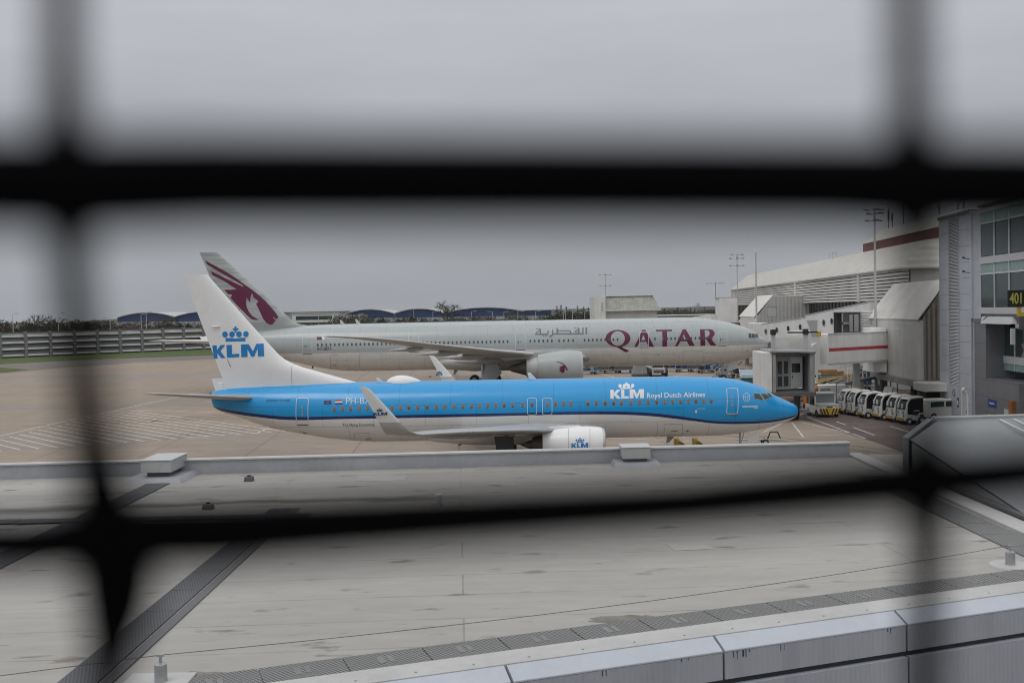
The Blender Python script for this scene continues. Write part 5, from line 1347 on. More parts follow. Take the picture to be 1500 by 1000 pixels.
MB().cyl((M2.x, M2.y, 0), (M2.x, M2.y, 5.6), .4, .4, 14).build('support_column', M_LGREY, jb2, smooth=True)

jb3 = empty('jet_bridge', (0, 0, 0)); tag(jb3, 'ribbed white jet bridge with a dark open cab, above and behind the red-striped one', 'jet bridge')
c3 = P(1240, 472, Y=112); A3 = P(1300, 466, Y=111)
tunnel(MB(), (A3.x, 111.2, 6.75), (c3.x+.9, 112.4, 6.95), 2.6, 2.35).build('tunnel', M_BRIB, jb3, bevel=.04)
B((c3.x-.9, 110.6, 6.9, c3.x+1.0, 110.75, 9.1)).build('cab_side', M_DGREY, jb3); B((c3.x-.9, 113.4, 6.9, c3.x+1.0, 113.55, 9.1)).build('cab_side', M_DGREY, jb3)
B((c3.x-.2, 110.4, 7.1, c3.x+.15, 110.58, 8.9), (c3.x+.3, 110.4, 7.1, c3.x+.75, 110.58, 8.9)).build('cab_window', M_GREY, jb3)
B((c3.x-.95, 110.3, 7.9, c3.x-.3, 110.59, 8.1), (c3.x-.95, 110.3, 7.1, c3.x-.88, 110.59, 9.0)).build('cab_frame', M_GREY, jb3)
B((c3.x-1, 110.4, 9.1, c3.x+1.1, 113.6, 9.25)).build('cab_roof', M_LGREY, jb3, bevel=.03); B((c3.x-1, 110.4, 6.75, c3.x+1.1, 113.6, 6.9)).build('cab_floor', M_DGREY, jb3)
for u in (1267, 1277):
    pp = P(u, 464, Y=110); 
    MB().cyl((pp.x, 109.72, 8.1), (pp.x, 109.8, 8.1), .24, .24, 14).build('porthole', M_LGREY, jb3)
B((36, 111, 0, 36.4, 111.4, 6.74)).build('support_column', M_GREY, jb3)

# more of the airport beyond
jb4 = empty('jet_bridge', (0, 0, 0)); tag(jb4, 'far white jet bridge cab rising behind the roof of the grey airliner nose', 'jet bridge')
p4 = P(1066, 455, Y=196)
B((p4.x-1.7, 195, 7.0, p4.x+1.6, 199, 11.6)).build('cab', M_BRIDGE, jb4, bevel=.08); B((p4.x-1.9, 195, 11.6, p4.x+1.8, 199.3, 11.75)).build('cab_roof', M_LGREY, jb4); B((p4.x-1.6, 194.9, 6.3, p4.x+3.4, 197, 7.0)).build('undercarriage', M_DGREY, jb4)
tunnel(MB(), (p4.x-1.5, 198, 6.1), (34.5, 214, 4.9), 2.8, 2.6).build('tunnel', M_BRIDGE, jb4)
B((p4.x-.2, 196.6, 0, p4.x+.2, 197, 6.3)).build('support_column', M_GREY, jb4)
fh = empty('far_block', (0, 0, 0)); tag(fh, 'far low white block with a weathered mansard roof behind the airliner lettering', 'building')
pa, pb = P(871, 466, Y=330), P(968, 466, Y=330)
M_MANS = corr('weathered_mansard', (.36, .36, .32), 'X', 1.1, .6, .3, .3, dirt=.5)
B((pa.x, 330, 0, pa.x+3.6, 350, 14.0), (pa.x+3.6, 332, 0, pb.x-1, 350, 9.6)).build('wall', M_OFFW, fh)
MB().hexa([(pa.x+3.62, 330, 9.6), (pb.x, 330, 9.6), (pb.x, 350, 9.6), (pa.x+3.62, 350, 9.6), (pa.x+3.62, 333, 14.0), (pb.x-2, 333, 14.0), (pb.x-2, 348, 14.0), (pa.x+3.62, 348, 14.0)]).build('roof', M_MANS, fh)
B((pa.x+3.5, 332.5, 14.0, pb.x-1.8, 348.5, 14.25), (pa.x+3.5, 329.8, 9.4, pb.x+.2, 330, 9.7)).build('roof_edge', M_OFFW, fh)
B((pa.x+2.1, 329.9, 9.4, pa.x+2.6, 330, 12.2)).build('louvre', M_LGREY, fh)
# ================================================================== masts
M_MAST = mat('mast_grey', (.50, .50, .50), .45, .2, var=.1)
M_LAMP = mat('lamp_housing', (.16, .165, .17), .45, var=.15)
def mast(px, ptop, Y, label, tiers, r, wd=1.1, name='light_mast', group='floodlight masts', cat='light mast', m=M_MAST):
    b = P(px, ptop, Y=Y); e = empty(name, (b.x, b.y, 0)); h = b.z
    MB().cyl((0, 0, 0), (0, 0, h), r, r*.55, 12).build('pole', m, e, smooth=True)
    for k, (dz, n, w_) in enumerate(tiers):
        arm = MB().cyl((-w_, 0, h-dz), (w_, 0, h-dz), r*.35, None, 8).cyl((0, -w_*.5, h-dz), (0, w_*.5, h-dz), r*.35, None, 8).build('crossarm', m, e)
        for i in range(n):
            q = .24; x = -w_ + 2*w_*i/(n-1) if n > 1 else 0; y = -.5 if i % 2 else .3
            MB().hexa([(x-q, y-.25, h-dz-.08), (x+q, y-.25, h-dz-.08), (x+q, y+.25, h-dz+.05), (x-q, y+.25, h-dz+.05), (x-q, y-.25, h-dz+.05), (x+q, y-.25, h-dz+.05), (x+q, y+.25, h-dz+.17), (x-q, y+.25, h-dz+.17)]).build('floodlight', M_LAMP, e)
    return tag(e, label, cat, group)
mast(1281, 306, 108, 'tallest white floodlight mast with three tiers of lamps, in front of the louvred beige terminal', [(.1, 3, .72), (.5, 2, .45), (1.2, 3, .58)], .17)
mast(1079.5, 371, 205, 'white floodlight mast with two small tiers at the far end of the beige terminal', [(.3, 2, .9), (1.0, 3, 1.2), (2.4, 3, 1.2)], .15)
mast(1107, 370, 150, 'plain white pole without lamps beside the pale block near the grey airliner nose', [], .17, name='plain_pole', group=None, cat='pole')
mast(886.5, 400, 300, 'slender floodlight mast with two crossarms behind the far white mansard block', [(.5, 3, 1.5), (3.6, 3, 1.4)], .14)
mast(1048, 413, 330, 'dark T-shaped light mast standing alone against the sky, between mansard block and terminal', [(.4, 5, 2.6)], .18, m=M_GREY)

# small signal board on a post in front of the pale block
e = empty('signal_board', tuple(P(1131, 500, Y=160).xy) + (0,)); z1 = P(1131, 460, Y=160).z; z0 = P(1131, 450, Y=160).z; 
zt = P(1131, 449, Y=160).z; zb_ = P(1131, 464, Y=160).z
B((-.06, -.06, 0, .06, .06, zb_)).build('post', M_GREY, e); B((-.75, -.05, zb_, .75, .02, zb_+.08), (-.75, -.05, zt-.08, .75, .02, zt), (-.75, -.05, zb_, -.68, .02, zt), (.68, -.05, zb_, .75, .02, zt)).build('frame', M_GREY, e)
B((-.68, -.01, zb_+.08, .68, .015, zt-.08)).build('board', M_LGREY, e)
tag(e, 'square framed grey board on a thin post against the pale bridge block', 'sign')

# ================================================================== baggage tractors
def whl(parent, x, y, r, wd):
    o = MB().revolve((x-wd/2 if False else x, y-wd/2, r), (0, 1, 0), [(0, r*.5), (0, r*.9), (wd*.15, r), (wd*.85, r), (wd, r*.9), (wd, r*.5)], 16).build('wheel', M_BLACK, parent, smooth=True)
    MB().cyl((x, y-wd/2-.01, r), (x, y+wd/2+.01, r), r*.5, None, 12).build('hub', M_LGREY, o); return o
def tractor_proto():
    """short cab tractor, nose towards local -X"""
    e = empty('baggage_tractor')
    MB().hexa([(-.86, -.62, .30), (.84, -.62, .30), (.84, .62, .30), (-.86, .62, .30), (-.82, -.62, .86), (.84, -.62, .60), (.84, .62, .60), (-.82, .62, .86)]).build('chassis', M_TRW, e, bevel=.05)
    MB().hexa([(-.84, -.60, .84), (-.62, -.60, .84), (-.62, .60, .84), (-.84, .60, .84), (-.76, -.58, 1.16), (-.62, -.58, 1.18), (-.62, .58, 1.18), (-.76, .58, 1.16)]).build('front_panel', M_TRW, e, bevel=.03)
    B((-.93, -.5, .30, -.86, .5, .52)).build('bumper', M_DYEL, e, bevel=.02)
    for s_ in (-1, 1):
        pth = [(-.66, s_*.60, .5), (-.66, s_*.60, 1.2), (-.60, s_*.60, 1.62), (-.42, s_*.60, 1.93), (-.12, s_*.60, 2.06), (.72, s_*.60, 2.08)]
        MB().tube(pth, [.10, .09, .08, .075, .07, .06], 8).build('cab_frame', M_TRW, e, smooth=True)
        MB().poly([(-.60, s_*.57, .56), (.78, s_*.57, .56), (.78, s_*.57, 2.04), (-.1, s_*.57, 2.02), (-.4, s_*.57, 1.9), (-.57, s_*.57, 1.58)]).build('side_window', M_GLASSD, e, fix=False)
        MB().tube([(.30, s_*.60, .62), (.42, s_*.60, .82), (.84, s_*.60, .84)], .075, 6).build('wheel_arch', M_TRW, e, smooth=True)
        B((-.6, s_*.60-.05, .34, .2, s_*.60+.05, .46)).build('step', M_LGREY, e, bevel=.01)
        B((-.05, s_*.575-.006, 1.0, .45, s_*.575+.006, 1.12)).build('seat_rail', M_GREY, e)
    MB().poly([(-.80, -.52, 1.18), (-.80, .52, 1.18), (-.50, .52, 1.84), (-.50, -.52, 1.84)]).build('windscreen', M_GLASS, e, fix=False)
    for s_ in (-.27, .27): B((-.90, s_-.10, 1.28, -.80, s_+.10, 1.62)).build('lamp_pod', M_TRW, e, bevel=.02)
    MB().hexa([(-.55, -.62, 1.93), (.84, -.62, 2.02), (.84, .62, 2.02), (-.55, .62, 1.93), (-.3, -.56, 2.12), (.8, -.56, 2.16), (.8, .56, 2.16), (-.3, .56, 2.12)]).build('roof', M_TRW, e, bevel=.04)
    for s_ in (-1, 1):
        B((-.90, s_*.40-.10, .90, -.83, s_*.40+.10, 1.05)).build('headlight', M_GREY, e)
        B((-.90, s_*.50-.06, .64, -.85, s_*.5+.06, .76)).build('indicator', M_DGREY, e)
        for x, r in ((-.45, .27), (.62, .33)): whl(e, x, s_*.60, r, .2)
    MB().cyl((.3, .2, 2.15), (.3, .2, 2.27), .06, None, 10).build('beacon', M_DYEL, e)
    B((.80, -.56, .56, .84, .56, 1.1)).build('rear_panel', M_TRW, e)
    return e
M_TRW = mat('scuffed_white', (.56, .555, .54), .45, var=.2, sc_=1.5, dirt=.35)
M_GLASSD = glass('cab_dark_glass', (.012, .014, .015), .15, .4)
M_DYEL = mat('dull_yellow', (.40, .26, .05), .6, var=.3)
tp = tractor_proto()
spots = []
for i, (px, py) in enumerate(((1236, 606.5), (1250, 608.8), (1266, 612.2), (1289, 615.0), (1309, 618.2), (1325, 621.5))):
    p = P(px, py, z=0); spots.append((p.x+.62, p.y+.4))
labs = ['white baggage tractor farthest in the row, next to the chevron-fronted tug', 'white baggage tractor second in the row from the chevron-fronted tug',
        'white baggage tractor third in the row, counted from the chevron-fronted tug', 'white baggage tractor fourth in the row, counted from the chevron-fronted tug',
        'white baggage tractor second from the near end of the row', 'white baggage tractor at the near end of the row, blurred by the fence wire']
for i, (x, y) in enumerate(spots):
    o = tp if i == 0 else copy_tree(tp)
    o.location = (x, y, 0); o.rotation_euler = (0, 0, rad(9 + (i*37 % 9) - 4)); o.scale = (1.05, 1.05, 1.06)
    tag(o, labs[i], 'baggage tractor', 'baggage tractors parked in a row')
# chevron-fronted tug facing the camera (nose towards -Y)
p = P(1212, 611, z=0); tg = empty('aircraft_tug', (p.x, p.y+1.2, 0), rad(6))
B((-.95, -1.2, .3, .95, 1.9, .98)).build('body', M_WHITE, tg, bevel=.06)
B((-.95, -1.22, .92, .95, -.5, 1.16)).build('bonnet', M_LGREY, tg, bevel=.04)
bp_ = B((-.78, -1.38, .25, .9, -1.21, .80)).build('bumper', M_YEL, tg, bevel=.02)
ch = MB()
for i in range(3):
    for s_ in (-1, 1):
        x = .06 + s_*(.08 + i*.27)
        if abs(x-.06) > .75: continue
        ch.poly([(x, -1.386, .27), (x+s_*.14, -1.386, .27), (x+s_*.36, -1.386, .78), (x+s_*.22, -1.386, .78)])
ch.build('chevron', M_BK, bp_, fix=False)
B((-.2, -1.225, .84, .35, -1.2, .98)).build('number_plate', M_DGREY, tg)
for s_ in (-1, 1):
    B((s_*.72-.12, -1.24, .84, s_*.72+.12, -1.2, .96)).build('headlight', M_LGREY, tg); B((s_*.9-.05, -.45, 1.0, s_*.9+.05, -.33, 2.05)).build('cab_post', M_WHITE, tg); B((s_*.9-.05, .9, 1.0, s_*.9+.05, 1.0, 2.05)).build('cab_post', M_WHITE, tg)
    for y, r in ((-.75, .34), (1.2, .34)):
        MB().revolve((s_*.86-.12, y, r), (1, 0, 0), [(0, r*.4), (0, r*.9), (.04, r), (.2, r), (.24, r*.9), (.24, r*.4)], 16).build('wheel', M_BLACK, tg, smooth=True)
B((-.86, -.42, 1.2, .86, -.40, 1.98)).build('windscreen', mat('pale_glass', (.22, .25, .26), .12, var=.15), tg); B((-.86, -.43, 1.15, .86, -.38, 1.22), (-.86, -.43, 1.94, .86, -.38, 2.02)).build('window_frame', M_WHITE, tg)
B((-.98, -.55, 2.02, .98, 1.1, 2.12)).build('roof', M_LGREY, tg, bevel=.03); B((-.9, .2, .98, .9, .9, 1.5)).build('seat', M_BLACK, tg, bevel=.04)
tag(tg, 'white tug with yellow and black chevrons on its bumper, facing the camera', 'tug')

# ================================================================== ground equipment under the bridges
def belt_loader(x, y, rz, label, wht=M_WHITE, beltm=M_DGREY, rail=M_YEL):
    e = empty('belt_loader', (x, y, 0), rz)
    B((-2.6, -.9, .45, 2.2, .9, 1.0)).build('chassis', wht, e, bevel=.05); B((-2.5, -.9, 1.0, -1.3, .1, 1.7)).build('cab', wht, e, bevel=.08)
    B((-2.2, -.91, 1.15, -1.5, -.895, 1.6)).build('cab_window', M_GLASS, e)
    MB().hexa([(-3.6, -.5, 1.15), (4.2, -.5, 2.5), (4.2, .5, 2.5), (-3.6, .5, 1.15), (-3.6, -.5, 1.4), (4.2, -.5, 2.75), (4.2, .5, 2.75), (-3.6, .5, 1.4)]).build('belt', beltm, e, bevel=.04)
    for s_ in (-.6, .6): MB().tube([(-3.4, s_, 1.4), (-3.2, s_, 2.1), (4.0, s_, 3.4), (4.2, s_, 2.7)], .045, 6).build('handrail', rail, e)
    B((-.2, -.6, 1.0, .1, .6, 1.9), (1.6, -.6, 1.0, 1.9, .6, 2.15)).build('lift_frame', M_GREY, e)
    for xx in (-1.8, 1.5):
        for s_ in (-.85, .85): whl(e, xx, s_, .4, .28)
    return tag(e, label, 'belt loader', 'belt loaders by the jet bridges')
pb1 = P(1222, 575, z=0)
belt_loader(33.6, 107.5, rad(4), 'white belt loader with yellow rails standing under the red-striped jet bridge')
def container_loader(x, y, rz, label):
    e = empty('container_loader', (x, y, 0), rz)
    B((-4.2, -1.4, .5, 4.2, 1.4, 1.0)).build('chassis', M_WHITE, e, bevel=.05); B((-4.0, -1.3, 2.2, 3.6, 1.3, 2.6)).build('platform', M_GREY, e, bevel=.04)
    B((-3.0, -1.45, 2.62, -.6, -1.3, 2.9), (-3.0, 1.3, 2.62, -.6, 1.45, 2.9)).build('guide_rail', mat('dull_ochre', (.36, .17, .04), .6, var=.3), e)
    for s_ in (-1, 1):
        MB().tube([(-3.4, s_*1.2, 1.0), (0, s_*1.2, 2.2)], .10, 6).tube([(0, s_*1.2, 1.0), (-3.4, s_*1.2, 2.2)], .10, 6).build('scissor_arm', M_GREY, e)
        for xx in (-3, -1.2, 2.8): whl(e, xx, s_*1.3, .45, .3)
    MB().hexa([(-4.6, -1.4, 1.0), (-3.3, -1.4, 1.0), (-3.3, .2, 1.0), (-4.6, .2, 1.0), (-4.1, -1.4, 3.3), (-3.3, -1.4, 3.3), (-3.3, .2, 3.3), (-4.1, .2, 3.3)]).build('cab', M_WHITE, e, bevel=.05)
    B((-4.0, -1.42, 2.3, -3.5, -1.395, 3.1)).build('cab_window', M_GLASS, e)
    for xx in (1.2, 3.5): MB().tube([(xx, -1.35, 2.6), (xx, -1.35, 3.9), (xx+.9, -1.35, 3.9), (xx+.9, -1.35, 2.6)], .06, 6).build('handrail', M_WHITE, e)
    return tag(e, label, 'container loader')
container_loader(35.8, 113.5, rad(-3), 'white and orange container loader with a raised platform behind the belt loader')
e = empty('generator_unit', (30.5+1.2, 105.5, 0), rad(3))
B((-1.5, -.8, .45, 1.5, .8, 2.0)).build('housing', M_WHITE, e, bevel=.06); B((-1.3, -.815, .8, -.3, -.80, 1.7)).build('grille', M_GREY, e); B((.9, -.82, 1.4, 1.1, -.80, 1.6)).build('gauge', M_DGREY, e)
B((-2.1, -.7, .45, -1.55, .7, 2.3)).build('end_post', M_WHITE, e, bevel=.03)
for i in range(4): MB().hexa([(-2.12, -.715, .9+i*.32), (-1.54, -.715, 1.12+i*.32), (-1.54, -.70, 1.12+i*.32), (-2.12, -.70, .9+i*.32), (-2.12, -.715, 1.04+i*.32), (-1.54, -.715, 1.26+i*.32), (-1.54, -.70, 1.26+i*.32), (-2.12, -.70, 1.04+i*.32)]).build('hazard_stripe', M_ORG, e)
for xx in (-1, 1):
    for s_ in (-.7, .7): whl(e, xx, s_, .3, .2)
tag(e, 'white ground power unit with an orange hazard stripe behind the row of tractors', 'generator')
e = empty('tool_cart', (28.6, 101.5, 0), rad(0))
B((-.6, -.6, .4, .6, .6, 2.0)).build('cabinet', M_ORG, e, bevel=.05); B((-.5, -.61, .6, .5, -.6, 1.2)).build('drawer', M_DGREY, e); B((.65, -.4, .4, 1.3, .5, 1.6)).build('side_box', M_GREY, e, bevel=.03)
for xx in (-.4, 1.0):
    for s_ in (-.5, .5): whl(e, xx, s_, .22, .12)
tag(e, 'orange tool cart at the foot of the red-striped jet bridge', 'cart')
def dolly(x, y, rz, label, load, m=M_STEEL, grp='baggage carts on the apron'):
    e = empty('baggage_cart', (x, y, 0), rz)
    B((-1.5, -.75, .42, 1.5, .75, .56)).build('deck', m, e, bevel=.02)
    for xx in (-1.1, 1.1):
        for s_ in (-.6, .6): whl(e, xx, s_, .21, .12)
    MB().cyl((-1.5, 0, .45), (-2.4, 0, .35), .035, None, 6).build('drawbar', M_DGREY, e)
    if load == 'frame':
        for xx in (-1.45, 1.45):
            MB().tube([(xx, -.7, .56), (xx, -.7, 1.75), (xx, .7, 1.75), (xx, .7, .56)], .04, 6).build('end_frame', m, e)
        B((-1.5, -.74, 1.72, 1.5, .74, 1.80)).build('roof', M_LGREY, e); B((-1.4, -.68, .57, 1.3, .62, 1.15)).build('load', M_DGREY, e, bevel=.1)
    elif load == 'bags':
        r3 = random.Random(int(x*7)); 
        for k in range(5):
            a = -1.3 + k*.55; B((a, -.5 + r3.uniform(-.1, .1), .57, a+.45, .4, .57+r3.uniform(.35, .75))).build('bag', [M_BLACK, M_DGREY, M_NAVY, M_GREY, M_BLUEP][k], e, bevel=.06)
    return tag(e, label, 'cart', grp)
for px, py, rz, lab, ld in ((862, 548, .1, 'low flat cart just ahead of the big grey engine', 'bags'), (877, 546.5, 0, 'framed cart with a pale roof, second from the big grey engine', 'frame'), (897, 545.5, .05, 'low loaded cart between two framed carts beyond the grey airliner', 'bags'),
                            (914, 546, 0, 'framed cart beside the grey canvas-covered container', 'frame'), (1003, 544.5, 0, 'low loaded cart near the nose wheel of the grey airliner', 'bags'), (985, 543.5, .1, 'low loaded cart just beyond the tractor under the grey airliner', 'bags'), (1020, 544.2, -.1, 'framed cart near the nose gear of the grey airliner', 'frame')):
    p = P(px, py, z=0); dolly(p.x, p.y, rz, lab, ld)
p = P(937, 550.5, z=0); e = empty('covered_container', (p.x, p.y, 0))
MB().hexa([(-1.1, -.9, .3), (1.1, -.9, .3), (1.1, .9, .3), (-1.1, .9, .3), (-.75, -.7, 1.95), (.8, -.7, 1.95), (.8, .7, 1.95), (-.75, .7, 1.95)]).build('canvas_cover', M_GREY, e, bevel=.06); B((-1.2, -1, .15, 1.2, 1, .3)).build('base', M_DGREY, e); B((.3, -.92, .35, .36, -.8, 1.7)).build('strap', M_LGREY, e)
tag(e, 'grey canvas-covered container with sloping sides beyond the grey airliner', 'container')
p = P(965, 551.5, z=0); e = empty('pushback_tractor', (p.x, p.y+2, 0))
B((-1.0, -2, .5, 1.0, 2.6, 1.25)).build('body', M_LGREY, e, bevel=.08); B((-.9, -1.2, 1.25, .9, .6, 1.75)).build('cab', M_LGREY, e, bevel=.08); B((-.8, -1.22, 1.3, .8, -1.195, 1.68)).build('windscreen', M_GLASS, e)
for s_ in (-1, 1):
    for y in (-1.3, 1.8): MB().revolve((s_*1.15-.2, y, .62), (1, 0, 0), [(0, .3), (0, .56), (.06, .62), (.34, .62), (.4, .56), (.4, .3)], 18).build('wheel', M_BLACK, e, smooth=True)
B((-.7, -2.1, .6, .7, -2.0, .95)).build('bumper', M_DGREY, e)
tag(e, 'grey pushback tractor with two big black wheels showing beneath the grey airliner', 'tractor')
# steps with a white sign box, teal cabin
p = P(1071, 552, z=0); e = empty('boarding_steps', (32.2-3.3, 141-4+8, 0), rad(10))
MB().tube([(-1.6, -.6, .3), (1.2, -.6, 2.6)], .06, 6).tube([(-1.6, .6, .3), (1.2, .6, 2.6)], .06, 6).tube([(-1.6, -.6, 1.3), (1.2, -.6, 3.5)], .05, 6).tube([(-1.0, -.6, .3), (.2, -.6, 2.7)], .05, 6).build('side_rail', M_STEEL, e)
st_ = MB()
for i in range(8): st_.box(-1.6+i*.35, -.6, .3+i*.28, -1.25+i*.35, .6, .35+i*.28)
st_.build('tread', M_GREY, e); B((-1.7, -.7, .15, 1.4, .7, .3)).build('base', M_DGREY, e)
for xx in (-1.2, 1.0):
    for s_ in (-.6, .6): whl(e, xx, s_, .22, .12)
tag(e, 'steel boarding steps leaning up behind the blue airliner nose', 'steps')
pz = P(1071, 533, Y=143); e = empty('sign_box', (pz.x, 143, 0))
B((-.85, 0, pz.z-.38, .85, .3, pz.z+.38)).build('box', M_WHITE, e, bevel=.02); B((-.06, .1, 0, .06, .2, pz.z-.38)).build('post', M_GREY, e); digits('E0', .0, pz.z-.2, .4, M_DGREY, e, y=-.008, wd=.55)
tag(e, 'white box sign on a post under the nose of the grey airliner', 'sign')
pz = P(1100, 548, Y=122); e = empty('teal_cabin', (pz.x, 122, 0), rad(-8)); zt = P(1100, 546, Y=122).z
B((-1.05, 0, 0, 1.5, 2.4, zt-.3)).build('wall', M_TEAL, e, bevel=.03); B((-.3, -.012, .1, 1.2, 0, zt-1.1)).build('shutter', mat('teal_dark', (.04, .10, .115), .6), e)
MB().hexa([(-1.2, -.4, zt-.55), (1.6, -.4, zt-.55), (1.6, 2.6, zt+.2), (-1.2, 2.6, zt+.2), (-1.2, -.4, zt-.47), (1.6, -.4, zt-.47), (1.6, 2.6, zt+.28), (-1.2, 2.6, zt+.28)]).build('roof', corr('teal_corrugated', (.30, .37, .40), 'X', .22, .5), e)
tag(e, 'small teal cabin with a corrugated pale roof behind the nose of the blue airliner', 'cabin')
# blue screen panel, stacked bags, cars behind
pz = P(1268, 548, Y=110); e = empty('blue_screen', (pz.x, 110, 0))
B((-.62, 0, pz.z-1.1, .62, .08, pz.z+.85)).build('panel', M_BLUEP, e); MB().tube([(-.7, .05, 0), (-.66, .05, pz.z+.9)], .07, 6).build('pole', M_LGREY, e); MB().tube([(-.62, -.02, pz.z-1.1), (-.95, -.1, pz.z-1.9)], .08, 6).build('stay', M_LGREY, e)
tag(e, 'bright blue screen panel hanging beneath the start of the red-striped jet bridge', 'panel')
dolly(35.4, 102.0, .15, 'cart heaped with dark bags behind the row of tractors', 'bags'); dolly(36.8, 106.5, -.2, 'second heaped cart in the gloom beneath the cream rounded block', 'bags')
dolly(30.2, 118.5, .3, 'framed cart behind the jet bridge cab', 'frame')
e = empty('fuel_trailer', (27.0-1.2, 103.5, 0), rad(2)); MB().revolve((-2.2, 0, 1.1), (1, 0, 0), [(0, .2), (.1, .62), (.5, .75), (3.9, .75), (4.3, .62), (4.4, .2)], 20).build('tank', mat('faded_pink_white', (.50, .38, .33), .5, var=.15), e, smooth=True); B((-2.3, -.6, .35, 2.3, .6, .5)).build('chassis', M_GREY, e)
for xx in (-1.5, 1.5):
    for s_ in (-.6, .6): whl(e, xx, s_, .35, .22)
tag(e, 'faded pinkish tank trailer seen under the open jet bridge cab', 'trailer')
def conv(x, y, rz, label):
    e = empty('stand_conveyor', (x, y, 0), rz); MB().hexa([(-2.4, -.4, .5), (2.4, -.4, 1.7), (2.4, .4, 1.7), (-2.4, .4, .5), (-2.4, -.4, .8), (2.4, -.4, 2.0), (2.4, .4, 2.0), (-2.4, .4, .8)]).build('belt', M_GREY, e)
    for xx, zz in ((-1.8, .65), (1.8, 1.55)): B((xx-.1, -.4, 0, xx+.1, .4, zz)).build('leg', M_GREY, e)
    return tag(e, label, 'conveyor')
conv(35.2, 99.5, rad(65), 'grey inclined conveyor leaning beside the block column')
# white van at the near end of the tractor row
p = P(1371, 613, z=0); e = empty('white_van', (p.x, p.y-.5, 0), rad(20))
MB().prism([(-1.9, -.8, .3), (2.1, -.8, .3), (2.1, -.8, .95), (1.4, -.8, 1.15), (.9, -.8, 1.75), (-1.9, -.8, 1.8)], (0, 1.6, 0)).build('body', M_OFFW, e, bevel=.07)
B((-1.5, -.812, 1.15, -.1, -.80, 1.6), (.1, -.812, 1.15, .75, -.80, 1.6)).build('side_window', M_GLASS, e); B((1.9, -.6, .45, 2.14, .6, .62)).build('bumper', M_ORG, e)
for xx in (-1.2, 1.3):
    for s_ in (-.75, .75): whl(e, xx, s_, .33, .2)
tag(e, 'white van parked at the foot of the grey panel tower, beyond the last tractor', 'van')
# yellow stands under the nose of the blue airliner, tow bar
def stand(px, label):
    p = P(px, 653.5, z=0); e = empty('wheel_chock_stand', (p.x, p.y, 0))
    B((-.35, -.2, 0, .4, .2, .08)).build('base', M_DGREY, e); B((-.36, -.16, .08, -.28, .16, .62), (-.28, -.16, .54, .0, .16, .62)).build('frame', M_DYEL, e)
    MB().prism([(-.26, -.15, .08), (.42, -.15, .08), (.42, -.15, .18), (.05, -.15, .46), (-.26, -.15, .5)], (0, .3, 0)).build('chock', M_DYEL, e, bevel=.03); MB().cyl((-.1, -.16, .3), (.3, -.16, .2), .03, None, 6).build('handle', M_BLACK, e)
    return tag(e, label, 'chock stand', 'yellow chock stands under the blue airliner')
stand(994.5, 'yellow chock stand under the blue airliner, farther from its nose wheel'); stand(1021.5, 'yellow chock stand under the blue airliner, nearer its nose wheel')
p = P(1112, 652, z=0); e = empty('tow_bar', (p.x, p.y, 0), rad(-4))
MB().cyl((-1.6, 0, .42), (1.8, 0, .42), .05, None, 8).build('bar', M_LGREY, e); MB().tube([(.6, .0, .45), (.8, 0, .95), (1.3, 0, .95), (1.5, 0, .5)], .05, 8).build('handle', M_BLACK, e)
for s_ in (-.35, .35): whl(e, .4, s_, .24, .12)
tag(e, 'grey tow bar on small wheels lying in front of the blue airliner nose wheel', 'tow bar')

# ---- more apron clutter: cones, cage dollies, roller racks, ladders
def cone(px, py, label):
    p = P(px, py, z=0); e = empty('traffic_cone', (p.x, p.y, 0))
    MB().revolve((0, 0, .03), (0, 0, 1), [(0, .17), (.62, .03), (.64, .01)], 14).build('cone', M_ORG, e, smooth=True); B((-.22, -.22, 0, .22, .22, .035)).build('base', M_BLACK, e)
    MB().revolve((0, 0, .30), (0, 0, 1), [(0, .112), (.14, .082)], 14, caps=False).build('white_band', M_WHITE, e)
    return tag(e, label, 'cone')
cone(630, 552, 'small orange traffic cone on the apron left of the main wheels of the grey airliner')
def cage(x, y, rz, label, h=1.7, fill=True, m=M_STEEL):
    e = empty('cage_dolly', (x, y, 0), rz); B((-1.1, -.75, .35, 1.1, .75, .47)).build('deck', M_DGREY, e)
    fm = MB()
    for xx in (-1.06, 1.06):
        for yy in (-.72, .72): fm.box(xx-.035, yy-.035, .47, xx+.035, yy+.035, .47+h)
    for zz in (.9, 1.3, .44+h):
        fm.box(-1.06, -.745, zz, 1.06, -.695, zz+.05); fm.box(-1.06, .695, zz, 1.06, .745, zz+.05)
    fm.build('cage_frame', m, e)
    if fill:
        r4 = random.Random(int(x*13+y))
        for k in range(4):
            a = -1.0 + k*.5; B((a, -.55, .48, a+.44, .5, .48 + r4.uniform(.4, 1.1))).build('load', [M_DGREY, M_GREY, M_BLACK, M_OFFW, M_TEAL, M_CREAM][r4.randrange(6)], e, bevel=.05)
    for xx in (-.8, .8):
        for s_ in (-.6, .6): whl(e, xx, s_, .17, .1)
    return tag(e, label, 'dolly', 'cage dollies under the bridges')
for x, y, rz, lab, fl in ((37.6, 110.2, .2, 'cage dolly heaped with dark loads in the gloom right of the blue screen panel', True), (35.2, 115.6, -.1, 'tall cage dolly behind the blue screen panel', True), (33.0, 103.4, .35, 'cage dolly just behind the white ground power unit', True),
                       (38.6, 104.2, .1, 'empty cage dolly beneath the cream rounded block', False), (30.0, 110.5, .0, 'loaded cage dolly between jet bridge cab and belt loader', True), (31.8, 124.5, .2, 'cage dolly in the background just right of the jet bridge cab', True)):
    cage(x, y, rz, lab, fill=fl)
